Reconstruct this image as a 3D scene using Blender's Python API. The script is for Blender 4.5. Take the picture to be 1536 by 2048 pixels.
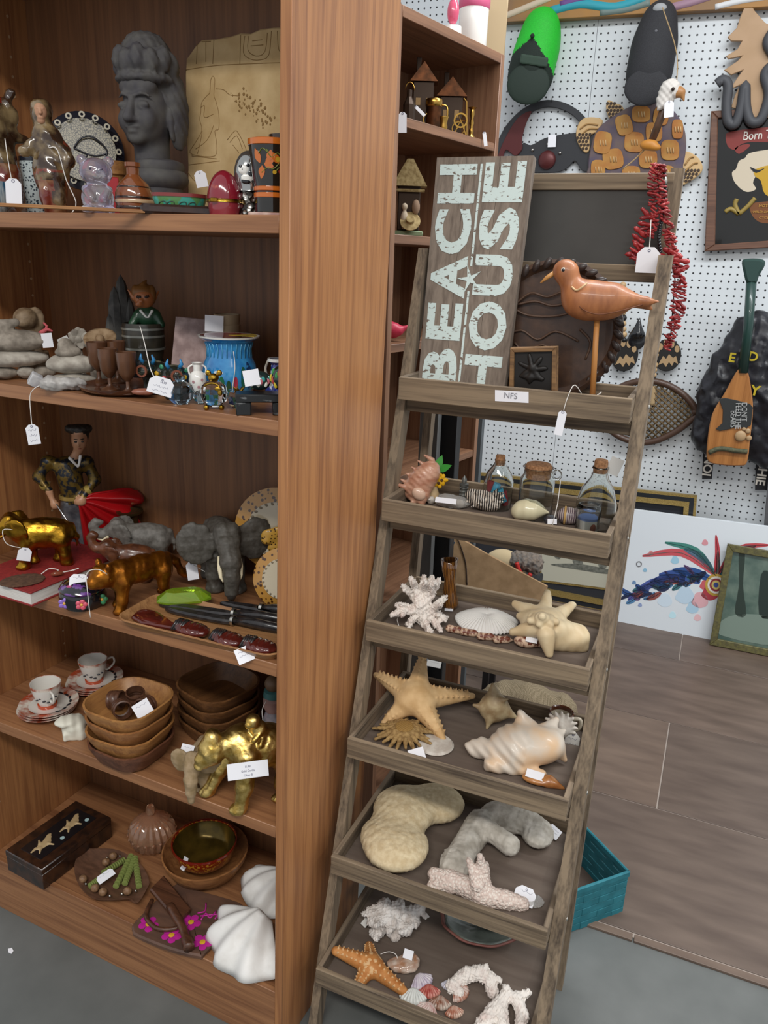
import bpy, bmesh, math, random
import numpy as np
from mathutils import Vector, Matrix, Euler
random.seed(7); np.random.seed(7)
pi=math.pi
sc=bpy.context.scene
for o in list(bpy.data.objects): bpy.data.objects.remove(o)
COL=sc.collection
# ---------------------------------------------------------------- camera
CAMZ=1.40
F=1562.296; CX,CY=768.,1024.
RC=np.array([[0.9172611,0.39694265,0.0326895],[0.15158998,-0.27203854,-0.95027128],[-0.36831039,0.87660229,-0.3097029]])
cd=bpy.data.cameras.new('camera'); cam=bpy.data.objects.new('camera',cd); COL.objects.link(cam)
cd.sensor_fit='VERTICAL'; cd.sensor_height=36; cd.lens=F/2048*36; cd.clip_start=.02
mw=Matrix.Identity(4)
for i in range(3): mw[i][0]=RC[0][i]; mw[i][1]=-RC[1][i]; mw[i][2]=-RC[2][i]
mw[2][3]=CAMZ
cam.matrix_world=mw; sc.camera=cam
# ---------------------------------------------------------------- light
sc.view_settings.view_transform='Standard'; sc.view_settings.look='None'; sc.view_settings.gamma=1
sc.view_settings.use_curve_mapping=False
sc.view_settings.exposure=0.30
w=bpy.data.worlds.new('world'); sc.world=w; w.use_nodes=True
w.node_tree.nodes['Background'].inputs[0].default_value=(.93,.96,1,1)
w.node_tree.nodes['Background'].inputs[1].default_value=.56
def area(name,loc,sx,sy,power,col=(1,.97,.92)):
    l=bpy.data.lights.new(name,'AREA'); l.shape='RECTANGLE'; l.size=sx; l.size_y=sy; l.energy=power; l.color=col
    o=bpy.data.objects.new(name,l); o.location=loc; COL.objects.link(o); return o
area('ceiling_tube_light',(.25,-.95,2.95),2.4,.3,62)
area('ceiling_tube_light.001',(.6,1.75,2.95),2.4,.3,50,(.95,.98,1))
area('ceiling_tube_light.002',(2.2,.4,2.95),.3,2.4,22)
# ---------------------------------------------------------------- pixel helpers (1536x2048 frame)
def ray(x,y): return RC.T@np.array([(x-CX)/F,(y-CY)/F,1.])
CP=np.array([0,0,CAMZ])
def PZ(x,y,z): v=ray(x,y); return CP+v*((z-CAMZ)/v[2])
def PY(x,y,Y): v=ray(x,y); return CP+v*(Y/v[1])
def PX(x,y,X): v=ray(x,y); return CP+v*(X/v[0])
def mpp(p): return float(np.dot(RC[2],np.array(p)-CP))/F
def yawcam(p): # local +x = to the right as seen by the camera, local +y = away
    return math.atan2(-p[0],p[1])
# ---------------------------------------------------------------- mesh helpers
class M:
    def __init__(s,v=None,f=None,m=None):
        s.v=np.zeros((0,3)) if v is None else np.array(v,float).reshape(-1,3); s.f=[] if f is None else [tuple(int(k) for k in q) for q in f]
        s.m=[0]*len(s.f) if m is None else list(m)
    def __add__(s,o):
        n=len(s.v); return M(np.vstack([s.v,o.v]),s.f+[tuple(i+n for i in q) for q in o.f],s.m+o.m)
    def t(s,x=0,y=0,z=0): return M(s.v+np.array([x,y,z]),s.f,s.m)
    def s(s,a,b=None,c=None):
        b=a if b is None else b; c=a if c is None else c
        return M(s.v*np.array([a,b,c]),s.f if a*b*c>0 else [q[::-1] for q in s.f],s.m)
    def r(s,ax,deg):
        R=np.array(Matrix.Rotation(math.radians(deg),3,ax)); return M(s.v@R.T,s.f,s.m)
    def mi(s,k): return M(s.v,s.f,[k]*len(s.f))
    def fn(s,g): return M(np.array([g(*p) for p in s.v]),s.f,s.m)
def box(x,y,z,bev=0,seg=1,c=False):
    if bev<=0:
        v=[(a*x/2,b*y/2,(k+(-.5 if c else 0))*z) for k in(0,1) for a,b in((-1,-1),(1,-1),(1,1),(-1,1))]
        return M(v,[(3,2,1,0),(4,5,6,7),(0,1,5,4),(1,2,6,5),(2,3,7,6),(3,0,4,7)])
    bm=bmesh.new(); bmesh.ops.create_cube(bm,size=1)
    for q in bm.verts: q.co=Vector((q.co.x*x,q.co.y*y,(q.co.z+(0 if c else .5))*z))
    bmesh.ops.bevel(bm,geom=bm.edges[:],offset=bev,segments=seg,affect='EDGES',profile=.5)
    return frombm(bm)
def frombm(bm):
    bm.verts.index_update(); r=M([q.co for q in bm.verts],[[q.index for q in f.verts] for f in bm.faces]); bm.free(); return r
def lathe(prof,n=24,sx=1,sy=1,cap=True):
    v=[];f=[];k=len(prof)
    for r,z in prof:
        for i in range(n): a=2*pi*i/n; v.append((r*math.cos(a)*sx,r*math.sin(a)*sy,z))
    for j in range(k-1):
        for i in range(n): a=j*n+i;b=j*n+(i+1)%n; f.append((a,b,b+n,a+n))
    if cap:
        if prof[0][0]>1e-6: f.append(tuple(range(n))[::-1])
        if prof[-1][0]>1e-6: f.append(tuple((k-1)*n+i for i in range(n)))
    return M(v,f)
def prism(out,h,bev=0,z0=0):
    n=len(out); a=sum(out[i][0]*out[(i+1)%n][1]-out[(i+1)%n][0]*out[i][1] for i in range(n))
    if a<0: out=out[::-1]
    bm=bmesh.new(); vs=[bm.verts.new((p[0],p[1],z0)) for p in out]; fc=bm.faces.new(vs)
    ex=bmesh.ops.extrude_face_region(bm,geom=[fc]); nv=[g for g in ex['geom'] if isinstance(g,bmesh.types.BMVert)]
    bmesh.ops.translate(bm,verts=nv,vec=(0,0,h))
    if bev>0:
        top=[e for e in bm.edges if abs(e.verts[0].co.z-e.verts[1].co.z)<1e-9]
        bmesh.ops.bevel(bm,geom=top,offset=bev,segments=1,affect='EDGES')
    bmesh.ops.recalc_face_normals(bm,faces=bm.faces[:])
    return frombm(bm)
def tube(pts,r,n=6,close=False):
    P=[np.array(p,float) for p in pts]; k=len(P); rr=r if isinstance(r,(list,tuple)) else [r]*k
    v=[];f=[];nrm=None
    for i in range(k):
        if close: t=P[(i+1)%k]-P[i-1]
        else: t=P[min(i+1,k-1)]-P[max(i-1,0)]
        t=t/(np.linalg.norm(t)+1e-12)
        if nrm is None: nrm=np.cross(t,[0,0,1.] if abs(t[2])<.9 else [1.,0,0])
        nrm=nrm-t*np.dot(nrm,t); nrm/=np.linalg.norm(nrm)+1e-12; b=np.cross(t,nrm)
        for j in range(n): a=2*pi*j/n; v.append(P[i]+rr[i]*(nrm*math.cos(a)+b*math.sin(a)))
    for i in range(k if close else k-1):
        for j in range(n):
            a=i*n+j;b=i*n+(j+1)%n;c=((i+1)%k)*n; f.append((a,b,c+(j+1)%n,c+j))
    if not close: f.append(tuple(range(n))[::-1]); f.append(tuple((k-1)*n+j for j in range(n)))
    return M(v,f)
def sph(r=1,n=12,sx=1,sy=1,sz=1): 
    k=max(5,n//2); return lathe([(max(1e-7,r*math.sin(pi*i/k)),-r*math.cos(pi*i/k)) for i in range(k+1)],n,cap=False).s(sx,sy,sz)
def arc(cx,cy,r,a0,a1,n=12,ry=None):
    ry=r if ry is None else ry
    return [(cx+r*math.cos(math.radians(a0+(a1-a0)*i/n)),cy+ry*math.sin(math.radians(a0+(a1-a0)*i/n))) for i in range(n+1)]
def ribbon(pts,wd): # flat strip outline (2D polyline widened)
    L=[];Rr=[];k=len(pts)
    for i in range(k):
        a=np.array(pts[max(i-1,0)]);b=np.array(pts[min(i+1,k-1)]);t=b-a;t=t/(np.linalg.norm(t)+1e-9);n=np.array([-t[1],t[0]])
        ww=wd[i] if isinstance(wd,(list,tuple)) else wd
        L.append(tuple(np.array(pts[i])+n*ww/2));Rr.append(tuple(np.array(pts[i])-n*ww/2))
    return L+Rr[::-1]
def smoothpts(pts,k=4,close=False):
    P=np.array(pts,float);n=len(P);out=[]
    rng=range(n) if close else range(n-1)
    for i in rng:
        if close: p0,p1,p2,p3=P[i-1],P[i],P[(i+1)%n],P[(i+2)%n]
        else: p0,p1,p2,p3=P[max(i-1,0)],P[i],P[i+1],P[min(i+2,n-1)]
        for j in range(k):
            t=j/k; out.append(tuple(.5*((2*p1)+(-p0+p2)*t+(2*p0-5*p1+4*p2-p3)*t*t+(-p0+3*p1-3*p2+p3)*t**3)))
    if not close: out.append(tuple(P[-1]))
    return out
def text(s,size,d=0.0005,sx=1,bold=0):
    c=bpy.data.curves.new('t','FONT'); c.body=s; c.size=size; c.extrude=d; c.align_x='CENTER'; c.align_y='CENTER'; c.resolution_u=3; c.offset=bold
    o=bpy.data.objects.new('t',c); COL.objects.link(o)
    dg=bpy.context.evaluated_depsgraph_get(); me=bpy.data.meshes.new_from_object(o.evaluated_get(dg))
    r=M([q.co for q in me.vertices],[tuple(p.vertices) for p in me.polygons]).s(sx,1,1)
    bpy.data.objects.remove(o); bpy.data.curves.remove(c); bpy.data.meshes.remove(me); return r
# ---- signed distance modelling -> surface nets (organic shapes, one continuous surface)
def E(x,y,z,rx,ry=None,rz=None,m=0,rot=None,k=None): return ('e',(x,y,z),(rx,ry or rx,rz or rx),m,rot,k)
def C(a,b,ra,rb=None,m=0,k=None): return ('c',a,b,(ra,ra if rb is None else rb),m,k)
def Bx(x,y,z,a,b,c,m=0,rot=None,k=None,rd=.1): return ('b',(x,y,z),(a,b,c),m,rot,k,rd)
def Neg(p): return ('n',p)
def chain(pts,rad,m=0,k=None):
    return [C(pts[i],pts[i+1],rad[i],rad[i+1],m,k) for i in range(len(pts)-1)]
def _d(p,X,Y,Z):
    if p[0]=='c':
        a=np.array(p[1],float);b=np.array(p[2],float);ba=b-a;L=max(ba@ba,1e-12)
        t=np.clip(((X-a[0])*ba[0]+(Y-a[1])*ba[1]+(Z-a[2])*ba[2])/L,0,1)
        return np.sqrt((X-a[0]-t*ba[0])**2+(Y-a[1]-t*ba[1])**2+(Z-a[2]-t*ba[2])**2)-(p[3][0]+t*(p[3][1]-p[3][0])),p[4],p[5]
    c=p[1];r=p[2];x,y,z=X-c[0],Y-c[1],Z-c[2]
    if p[4] is not None:
        R=np.array(Euler([math.radians(q) for q in p[4]]).to_matrix()); x,y,z=(R[0,0]*x+R[1,0]*y+R[2,0]*z,R[0,1]*x+R[1,1]*y+R[2,1]*z,R[0,2]*x+R[1,2]*y+R[2,2]*z)
    if p[0]=='e':
        k0=np.sqrt((x/r[0])**2+(y/r[1])**2+(z/r[2])**2); k1=np.sqrt((x/r[0]**2)**2+(y/r[1]**2)**2+(z/r[2]**2)**2)+1e-9
        return k0*(k0-1)/k1,p[3],p[5]
    rd=p[6]; qx,qy,qz=np.abs(x)-r[0]+rd,np.abs(y)-r[1]+rd,np.abs(z)-r[2]+rd
    return np.sqrt(np.maximum(qx,0)**2+np.maximum(qy,0)**2+np.maximum(qz,0)**2)+np.minimum(np.maximum(qx,np.maximum(qy,qz)),0)-rd,p[3],p[5]
def sdf(prims,n=44,k=.08,disp=None,floor=None):
    lo=np.array([1e9]*3);hi=-lo; mxr=0
    for p in prims:
        if p[0]=='n': continue
        if p[0]=='c':
            for q,r in((p[1],p[3][0]),(p[2],p[3][1])): lo=np.minimum(lo,np.array(q)-r);hi=np.maximum(hi,np.array(q)+r)
        else:
            r=np.array(p[2]) if p[4] is None else np.array([max(p[2])]*3); lo=np.minimum(lo,np.array(p[1])-r);hi=np.maximum(hi,np.array(p[1])+r)
    h=(hi-lo).max()/n; lo=lo-2.5*h-k*.4;hi=hi+2.5*h+k*.4
    N=np.ceil((hi-lo)/h).astype(int)+1
    X,Y,Z=np.meshgrid(*[lo[i]+h*np.arange(N[i]) for i in range(3)],indexing='ij')
    D=None;ID=np.zeros(X.shape,int)
    for p in prims:
        if p[0]=='n':
            d,_,_=_d(p[1],X,Y,Z); D=np.maximum(D,-d); continue
        d,m,kk=_d(p,X,Y,Z); kk=k if kk is None else kk
        if D is None: D=d;ID[:]=m;B=d.copy()
        else:
            ID[d<B]=m;B=np.minimum(B,d)
            hh=np.clip(.5+.5*(D-d)/max(kk,1e-6),0,1); D=D*(1-hh)+d*hh-kk*hh*(1-hh)
    if disp is not None: D=D+disp(X,Y,Z)
    if floor is not None: D=np.maximum(D,floor-Z)
    return nets(D,ID,lo,h)
def nets(D,ID,lo,h):
    ins=D<0; nx,ny,nz=D.shape
    cnt=np.zeros((nx-1,ny-1,nz-1),int)
    off=[(a,b,c) for a in(0,1) for b in(0,1) for c in(0,1)]
    sl=lambda A,o:A[o[0]:o[0]+nx-1,o[1]:o[1]+ny-1,o[2]:o[2]+nz-1]
    for o in off: cnt+=sl(ins,o)
    act=(cnt>0)&(cnt<8)
    pos=np.zeros((nx-1,ny-1,nz-1,3));num=np.zeros((nx-1,ny-1,nz-1))
    for o in off:
        for ax in range(3):
            if o[ax]==0:
                o2=list(o);o2[ax]=1;d0=sl(D,o);d1=sl(D,o2);cr=(d0<0)!=(d1<0)
                t=np.where(cr,d0/np.where(np.abs(d0-d1)<1e-12,1,d0-d1),0)
                for a in range(3): pos[...,a]+=np.where(cr,o[a]+(t if a==ax else 0),0)
                num+=cr
    idx=-np.ones(act.shape,int); I=np.argwhere(act); idx[act]=np.arange(len(I))
    v=lo+h*(I+pos[act]/np.maximum(num[act],1)[:,None])
    f=[];m=[]
    for ax in range(3):
        a,b=[(1,2),(2,0),(0,1)][ax]
        s0=[slice(None)]*3;s1=[slice(None)]*3;s0[ax]=slice(0,-1);s1[ax]=slice(1,None)
        e0=ins[tuple(s0)];e1=ins[tuple(s1)];ed=np.argwhere(e0!=e1)
        if len(ed)==0: continue
        ok=(ed[:,a]>0)&(ed[:,b]>0)&(ed[:,a]<D.shape[a]-1)&(ed[:,b]<D.shape[b]-1);ed=ed[ok]
        da=np.zeros(3,int);da[a]=1;db=np.zeros(3,int);db[b]=1
        q=[idx[tuple((ed-da*i-db*j).T)] for i,j in((0,0),(1,0),(1,1),(0,1))]
        fl=e0[tuple(ed.T)]
        Q=np.stack(q,1);Q[~fl]=Q[~fl][:,::-1]
        f+=Q.tolist();m+=ID[tuple(ed.T)].tolist()
    return M(v,f,m)
def noise3(sc,seed=0,oct=2):
    rs=np.random.RandomState(seed);K=[(rs.randn(3)*sc*(1.9**o),rs.rand()*6.28,1/(1.6**o)) for o in range(oct) for _ in range(7)]
    return lambda X,Y,Z:sum(a*np.sin(k[0]*X+k[1]*Y+k[2]*Z+p) for k,p,a in K)/4
# ---------------------------------------------------------------- materials
def lin(h):
    if not isinstance(h,str): return tuple(h)
    h=h.lstrip('#'); c=[int(h[i:i+2],16)/255 for i in(0,2,4)]
    return tuple(x/12.92 if x<=.04045 else ((x+.055)/1.055)**2.4 for x in c)
MT={}
def mt(name,col,rough=.5,metal=0,col2=None,scale=30,stretch=(1,1,1),bump=0,trans=0,coat=0,pat='noise',det=3,lo=.35,hi=.65,ior=1.45,emit=0,rot=None,sss=0):
    if name in MT: return MT[name]
    m=bpy.data.materials.new(name); MT[name]=m; m.use_nodes=True; nt=m.node_tree; b=nt.nodes['Principled BSDF']
    b.inputs['Base Color'].default_value=(*lin(col),1); b.inputs['Roughness'].default_value=rough; b.inputs['Metallic'].default_value=metal
    b.inputs['Transmission Weight'].default_value=trans; b.inputs['Coat Weight'].default_value=coat; b.inputs['IOR'].default_value=ior
    if col2 or bump:
        tc=nt.nodes.new('ShaderNodeTexCoord'); mp=nt.nodes.new('ShaderNodeMapping'); mp.inputs['Scale'].default_value=tuple(scale*q for q in stretch)
        if rot: mp.inputs['Rotation'].default_value=tuple(math.radians(q) for q in rot)
        nt.links.new(tc.outputs['Object'],mp.inputs[0])
        if pat=='noise': t=nt.nodes.new('ShaderNodeTexNoise'); t.inputs['Scale'].default_value=1; t.inputs['Detail'].default_value=det; out=t.outputs['Fac']
        elif pat=='voro': t=nt.nodes.new('ShaderNodeTexVoronoi'); t.inputs['Scale'].default_value=1; out=t.outputs['Distance']
        elif pat=='crack': t=nt.nodes.new('ShaderNodeTexVoronoi'); t.feature='DISTANCE_TO_EDGE'; t.inputs['Scale'].default_value=1; out=t.outputs['Distance']
        elif pat=='wave':
            t=nt.nodes.new('ShaderNodeTexWave'); t.inputs['Scale'].default_value=1; t.inputs['Distortion'].default_value=2.5; t.inputs['Detail'].default_value=2; out=t.outputs['Fac']
        elif pat=='bands':
            t=nt.nodes.new('ShaderNodeTexWave'); t.bands_direction='Z'; t.inputs['Scale'].default_value=1; out=t.outputs['Fac']
        elif pat=='check': t=nt.nodes.new('ShaderNodeTexChecker'); t.inputs['Scale'].default_value=1; out=t.outputs['Fac']
        nt.links.new(mp.outputs[0],t.inputs['Vector'])
        if col2:
            r=nt.nodes.new('ShaderNodeValToRGB'); e=r.color_ramp.elements; e[0].position=lo;e[0].color=(*lin(col),1);e[1].position=hi;e[1].color=(*lin(col2),1)
            nt.links.new(out,r.inputs[0]); nt.links.new(r.outputs[0],b.inputs['Base Color'])
        if bump:
            bp=nt.nodes.new('ShaderNodeBump'); bp.inputs['Strength'].default_value=bump; bp.inputs['Distance'].default_value=.002
            nt.links.new(out,bp.inputs['Height']); nt.links.new(bp.outputs[0],b.inputs['Normal'])
    return m
def glass(name,col,rough=.02,ior=1.45): return mt(name,col,rough,trans=1,ior=ior)
def woodmat(name,dark,light,axis='z',sc=1,rough=.45,bump=.05):
    if name in MT: return MT[name]
    m=bpy.data.materials.new(name); MT[name]=m; m.use_nodes=True; nt=m.node_tree; b=nt.nodes['Principled BSDF']; b.inputs['Roughness'].default_value=rough
    tc=nt.nodes.new('ShaderNodeTexCoord'); cols=[]
    def nz(s,st,det,dist=0):
        mp=nt.nodes.new('ShaderNodeMapping'); v=[s,s,s]; v['xyz'.index(axis)]=s*st; mp.inputs['Scale'].default_value=v
        t=nt.nodes.new('ShaderNodeTexNoise'); t.inputs['Scale'].default_value=1; t.inputs['Detail'].default_value=det; t.inputs['Distortion'].default_value=dist
        nt.links.new(tc.outputs['Object'],mp.inputs[0]); nt.links.new(mp.outputs[0],t.inputs['Vector']); return t.outputs['Fac']
    a=nz(60*sc,.035,5,.6); c=nz(260*sc,.03,2)
    mx=nt.nodes.new('ShaderNodeMath'); mx.operation='MULTIPLY_ADD'; mx.inputs[1].default_value=.45; nt.links.new(c,mx.inputs[0]); nt.links.new(a,mx.inputs[2])
    r=nt.nodes.new('ShaderNodeValToRGB'); e=r.color_ramp.elements; e[0].position=.48;e[0].color=(*lin(dark),1);e[1].position=.86;e[1].color=(*lin(light),1)
    nt.links.new(mx.outputs[0],r.inputs[0]); nt.links.new(r.outputs[0],b.inputs['Base Color'])
    if bump:
        bp=nt.nodes.new('ShaderNodeBump'); bp.inputs['Strength'].default_value=bump; bp.inputs['Distance'].default_value=.001
        nt.links.new(mx.outputs[0],bp.inputs['Height']); nt.links.new(bp.outputs[0],b.inputs['Normal'])
    return m
# ---------------------------------------------------------------- object helpers
INFO={}
def thing(name,label,cat,loc,yaw=0,s=1,group=None,rot=None):
    o=bpy.data.objects.new(name,None); o.empty_display_size=.02; COL.objects.link(o); o.location=tuple(float(q) for q in loc)
    o.rotation_euler=(0,0,yaw) if rot is None else rot
    o['label']=label; o['category']=cat
    if group: o['group']=group
    INFO[o.name]=(s,Matrix.Translation(o.location)@o.rotation_euler.to_matrix().to_4x4()); return o
def meshof(name,g,mats,smooth):
    me=bpy.data.meshes.new(name); me.from_pydata([tuple(p) for p in g.v],[],g.f)
    for m in (mats if isinstance(mats,(list,tuple)) else [mats]): me.materials.append(m)
    if isinstance(mats,(list,tuple)) and len(mats)>1: me.polygons.foreach_set('material_index',g.m)
    me.validate()
    if smooth:
        me.polygons.foreach_set('use_smooth',[True]*len(me.polygons))
        if smooth is not True: me.set_sharp_from_angle(angle=math.radians(smooth))
    me.update(); return me
def part(T,name,g,mats,smooth=40,world=False,label=None,sub=None,kind=None):
    """mesh g (local units of T, or world coordinates) becomes a child of T (or of part sub)"""
    s,mw=INFO[T.name]
    if world: inv=np.array(mw.inverted()); v=g.v@inv[:3,:3].T+inv[:3,3]
    else: v=g.v*np.array(s)
    o=bpy.data.objects.new(name,meshof(name,M(v,g.f,g.m),mats,smooth)); COL.objects.link(o); o.parent=sub or T
    if label: o['label']=label
    if kind: o['kind']=kind
    return o
def single(name,label,cat,g,mats,loc=(0,0,0),yaw=0,s=1,smooth=40,group=None,rot=None):
    o=bpy.data.objects.new(name,meshof(name,M(g.v*np.array(s),g.f,g.m),mats,smooth)); COL.objects.link(o)
    o.location=tuple(float(q) for q in loc); o.rotation_euler=(0,0,yaw) if rot is None else rot
    o['label']=label; o['category']=cat
    if group: o['group']=group
    INFO[o.name]=(1,Matrix.Translation(o.location)@o.rotation_euler.to_matrix().to_4x4())
    return o
def struct(name,g,mats,smooth=False,loc=(0,0,0),parent=None):
    o=bpy.data.objects.new(name,meshof(name,g,mats,smooth)); COL.objects.link(o); o.location=loc
    if parent: o.parent=parent
    else: o['kind']='structure'
    return o
def stand(px,py,z,dyaw=0):
    """contact point on the plane z under a pixel; local frame faces the camera; unit = one pixel there"""
    p=PZ(px,py,z); return dict(loc=p,yaw=yawcam(p)+math.radians(dyaw),s=mpp(p))
def copytree(o,loc,yaw,label=None):
    c=o.copy(); COL.objects.link(c); c.location=tuple(float(q) for q in loc); c.rotation_euler=(0,0,yaw)
    if label: c['label']=label
    for ch in list(o.children):
        d=ch.copy(); COL.objects.link(d); d.parent=c
        for g in list(ch.children): e=g.copy(); COL.objects.link(e); e.parent=d
    INFO[c.name]=(INFO[o.name][0],Matrix.Translation(c.location)@c.rotation_euler.to_matrix().to_4x4()); return c
# price tags: a paper card with a string and pen strokes, a part of the thing it is tied to
def price_tag(T,c,w,h,roll=0,string=None,tilt=0,lines=(),clip=True,yaw=None,mcol='paper',lines_size=.2,dx=0):
    """c: world centre; w,h metres; the card faces the camera side, roll in its plane, tilt back from upright"""
    y=yawcam(c) if yaw is None else yaw
    k=min(w,h)*.28 if clip else .0001
    out=[(-w/2,-h/2),(w/2,-h/2),(w/2,h/2-k),(w/2-k,h/2),(-w/2+k,h/2),(-w/2,h/2-k)]
    R=Matrix.Translation(Vector(c))@Matrix.Rotation(y,4,'Z')@Matrix.Rotation(math.radians(90-tilt),4,'X')@Matrix.Rotation(math.radians(roll),4,'Z')
    A=np.array(R); tf=lambda g:M(g.v@A[:3,:3].T+A[:3,3],g.f,g.m)
    o=part(T,'price_tag',tf(prism(out,.0006)),MT[mcol],smooth=False,world=True)
    g=None
    for i,t in enumerate(lines):
        if t is None: continue
        if t[0]=='~':
            nn_=max(3,len(t)*3); q=tf(tube([((k/nn_-.5)*w*.62,h*(.22-.26*i)+h*.06*math.sin(k*2.3+i)*(1 if k%4 else .2),.0007) for k in range(nn_+1)],h*.008,4)); g=q if g is None else g+q; continue
        q=tf(text(t,h*lines_size,.00005).s(.8,1,1).t(dx*w,h*(.22-.26*i),.0008)); g=q if g is None else g+q
    if g is not None: part(T,'handwriting',g,MT['ink'],smooth=False,world=True,sub=o)
    if clip: part(T,'eyelet',tf(lathe([(h*.035,0),(h*.06,0),(h*.06,.0004),(h*.035,.0004)],8,cap=False).t(0,h/2-k*.55,.0006)),MT['ink'],world=True,sub=o)
    if string: part(T,'string',tube(smoothpts([tuple(p) for p in string],4),.0007,5),MT['thread'],world=True,smooth=True,sub=o)
    return o
mt('paper','#e9e9ee',.7); mt('ink','#5a5a72',.7); mt('thread','#e4e0da',.8); mt('oldpaper','#cfcdc8',.7)
# ================================================================ setting
m_conc=mt('concrete','#535654',.5,col2='#6c6e6c',scale=5,bump=.15,det=8,lo=.3,hi=.7)
struct('floor',box(8,8,.05).t(0,1.2,-.05),m_conc)
def tilemat(i):
    return mt('floor_tile_%d'%i,['#594a41','#5e4e44','#55473f'][i],.42,col2=['#705f54','#756356','#6a5b51'][i],scale=9,stretch=(.5,2.2,1),det=6,lo=.35,hi=.7)
Y0=1.472; TD=.4575; TL=.9144
tf_=struct('floor.001',box(5,1.82,.004).t(.3,Y0+.90,0),mt('grout','#9c9087',.8))
tme=[meshof('tile',box(TL-.004,TD-.004,.0065,.0008),tilemat(i),False) for i in range(3)]
for r in range(4):
    for c in range(-3,3):
        o=bpy.data.objects.new('tile',tme[(r*2+c)%3]); COL.objects.link(o); o.parent=tf_
        o.location=(.02+(c+.5)*TL+(TL/2 if r%2==0 else 0),Y0+TD*(r+.5),0)
for c in range(-3,3):
    o=bpy.data.objects.new('tile',meshof('tile',box(TL-.004,.019,.0065,.0008),tilemat(1),False)); COL.objects.link(o); o.parent=tf_; o.location=(.012+(c+.5)*TL,Y0-.0115,0)
# pegboard wall in panels
WY=3.2582
def pegmat():
    m=bpy.data.materials.new('pegboard'); m.use_nodes=True; nt=m.node_tree; b=nt.nodes['Principled BSDF']; b.inputs['Roughness'].default_value=.4
    tc=nt.nodes.new('ShaderNodeTexCoord'); a=nt.nodes.new('ShaderNodeVectorMath'); a.operation='MULTIPLY_ADD'
    a.inputs[1].default_value=(1/.0254,0,1/.0254); a.inputs[2].default_value=(.5,.5,.5)
    f=nt.nodes.new('ShaderNodeVectorMath'); f.operation='FRACTION'; s=nt.nodes.new('ShaderNodeVectorMath'); s.operation='SUBTRACT'; s.inputs[1].default_value=(.5,.5,.5)
    l=nt.nodes.new('ShaderNodeVectorMath'); l.operation='LENGTH'
    nt.links.new(tc.outputs['Object'],a.inputs[0]); nt.links.new(a.outputs[0],f.inputs[0]); nt.links.new(f.outputs[0],s.inputs[0]); nt.links.new(s.outputs[0],l.inputs[0])
    r=nt.nodes.new('ShaderNodeValToRGB'); e=r.color_ramp.elements; e[0].position=.12;e[0].color=(.02,.02,.022,1);e[1].position=.15;e[1].color=(*lin('#d2d7da'),1)
    nt.links.new(l.outputs['Value'],r.inputs[0]); nt.links.new(r.outputs[0],b.inputs['Base Color'])
    bp=nt.nodes.new('ShaderNodeBump'); bp.inputs['Strength'].default_value=.6; bp.inputs['Distance'].default_value=.003; nt.links.new(r.outputs[0],bp.inputs['Height']); nt.links.new(bp.outputs[0],b.inputs['Normal'])
    return m
pm=pegmat()
xs=PY(1189,115,WY)[0]
wall=struct('wall_back',box(6,.1,3.2).t(.3,WY+.06,0),mt('wall_white','#d8dcdc',.7))
LO=(-.9667,.7473+CAMZ); RO=(-.5826,.7691+CAMZ)
for n,(x0,x1,o_) in enumerate([(xs-1.22,xs-.0008,LO),(xs+.0008,xs+1.22,RO),(xs-2.44,xs-1.2216,LO),(xs+1.2216,xs+2.44,RO)]):
    g=box(x1-x0,.006,2.44).t((x0+x1)/2-o_[0],0,.02-o_[1])
    ob=bpy.data.objects.new('pegboard_panel',meshof('pegboard_panel',g,pm,False)); COL.objects.link(ob); ob.location=(o_[0],WY+.003,o_[1]); ob.parent=wall
# ================================================================ bookcase A
YA=.918; ZS=[]
m_side=woodmat('teak_upright','#7d4f31','#a87448','z',1,.42)
m_shelf=woodmat('teak_shelf','#734a30','#9b6d49','x',1,.42)
m_back=woodmat('teak_back','#62402a','#845a3a','z',.8,.5)
def shz(px,py): return float(PY(px,py,YA)[2])
ZS=[shz(586,430),shz(586,846),shz(582,1338),shz(578,1666),shz(573,1999)]
BK=thing('bookcase','wide brown wood-grain bookcase full of carved and painted figurines','bookcase',(-.553,YA,0),math.radians(-2.0))
AW=.765; AD=.30; ATOP=1.84; TH=.0165
shx=lambda z:.028*z/1.6
def shear(g): return g.fn(lambda x,y,z:(x+shx(z),y,z))
def bbox(x0,x1,y0,y1,z0,z1,bev=.001): return box(x1-x0,y1-y0,z1-z0,bev).t((x0+x1)/2,(y0+y1)/2,z0)
part(BK,'side_panel',shear(bbox(-TH,0,0,AD,0,ATOP)),m_side)
part(BK,'side_panel',shear(bbox(-AW,-AW+TH,0,AD,0,ATOP)),m_side)
part(BK,'back_panel',shear(bbox(-AW+TH,-TH,AD-.008,AD,0,ATOP,0)),m_back)
part(BK,'top_board',shear(bbox(-AW+TH,-TH,0,AD-.008,ATOP-.02,ATOP)),m_shelf)
for z in ZS[:4]: part(BK,'shelf',shear(bbox(-AW+TH+.0005,-TH-.0005,.002,AD-.008,z-.0225,z)),m_shelf)
part(BK,'shelf',shear(bbox(-AW+TH+.0005,-TH-.0005,.012,AD-.008,ZS[4]-.02,ZS[4]-.0005)),m_shelf,label='bottom shelf')
part(BK,'plinth_board',shear(bbox(-AW+TH,-TH,.001,.012,0,ZS[4]+.002)),m_shelf)
g=None
for x in (-AW+TH,):
    for y in (.04,.25):
        for z in np.arange(.25,1.95,.032):
            q=lathe([(.0025,0),(.0025,.0006)],8).r('Y',90).t(x+shx(z),y,z); g=q if g is None else g+q
part(BK,'shelf_pin_holes',g,mt('pinhole','#b79a78',.6),kind='stuff')
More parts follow.
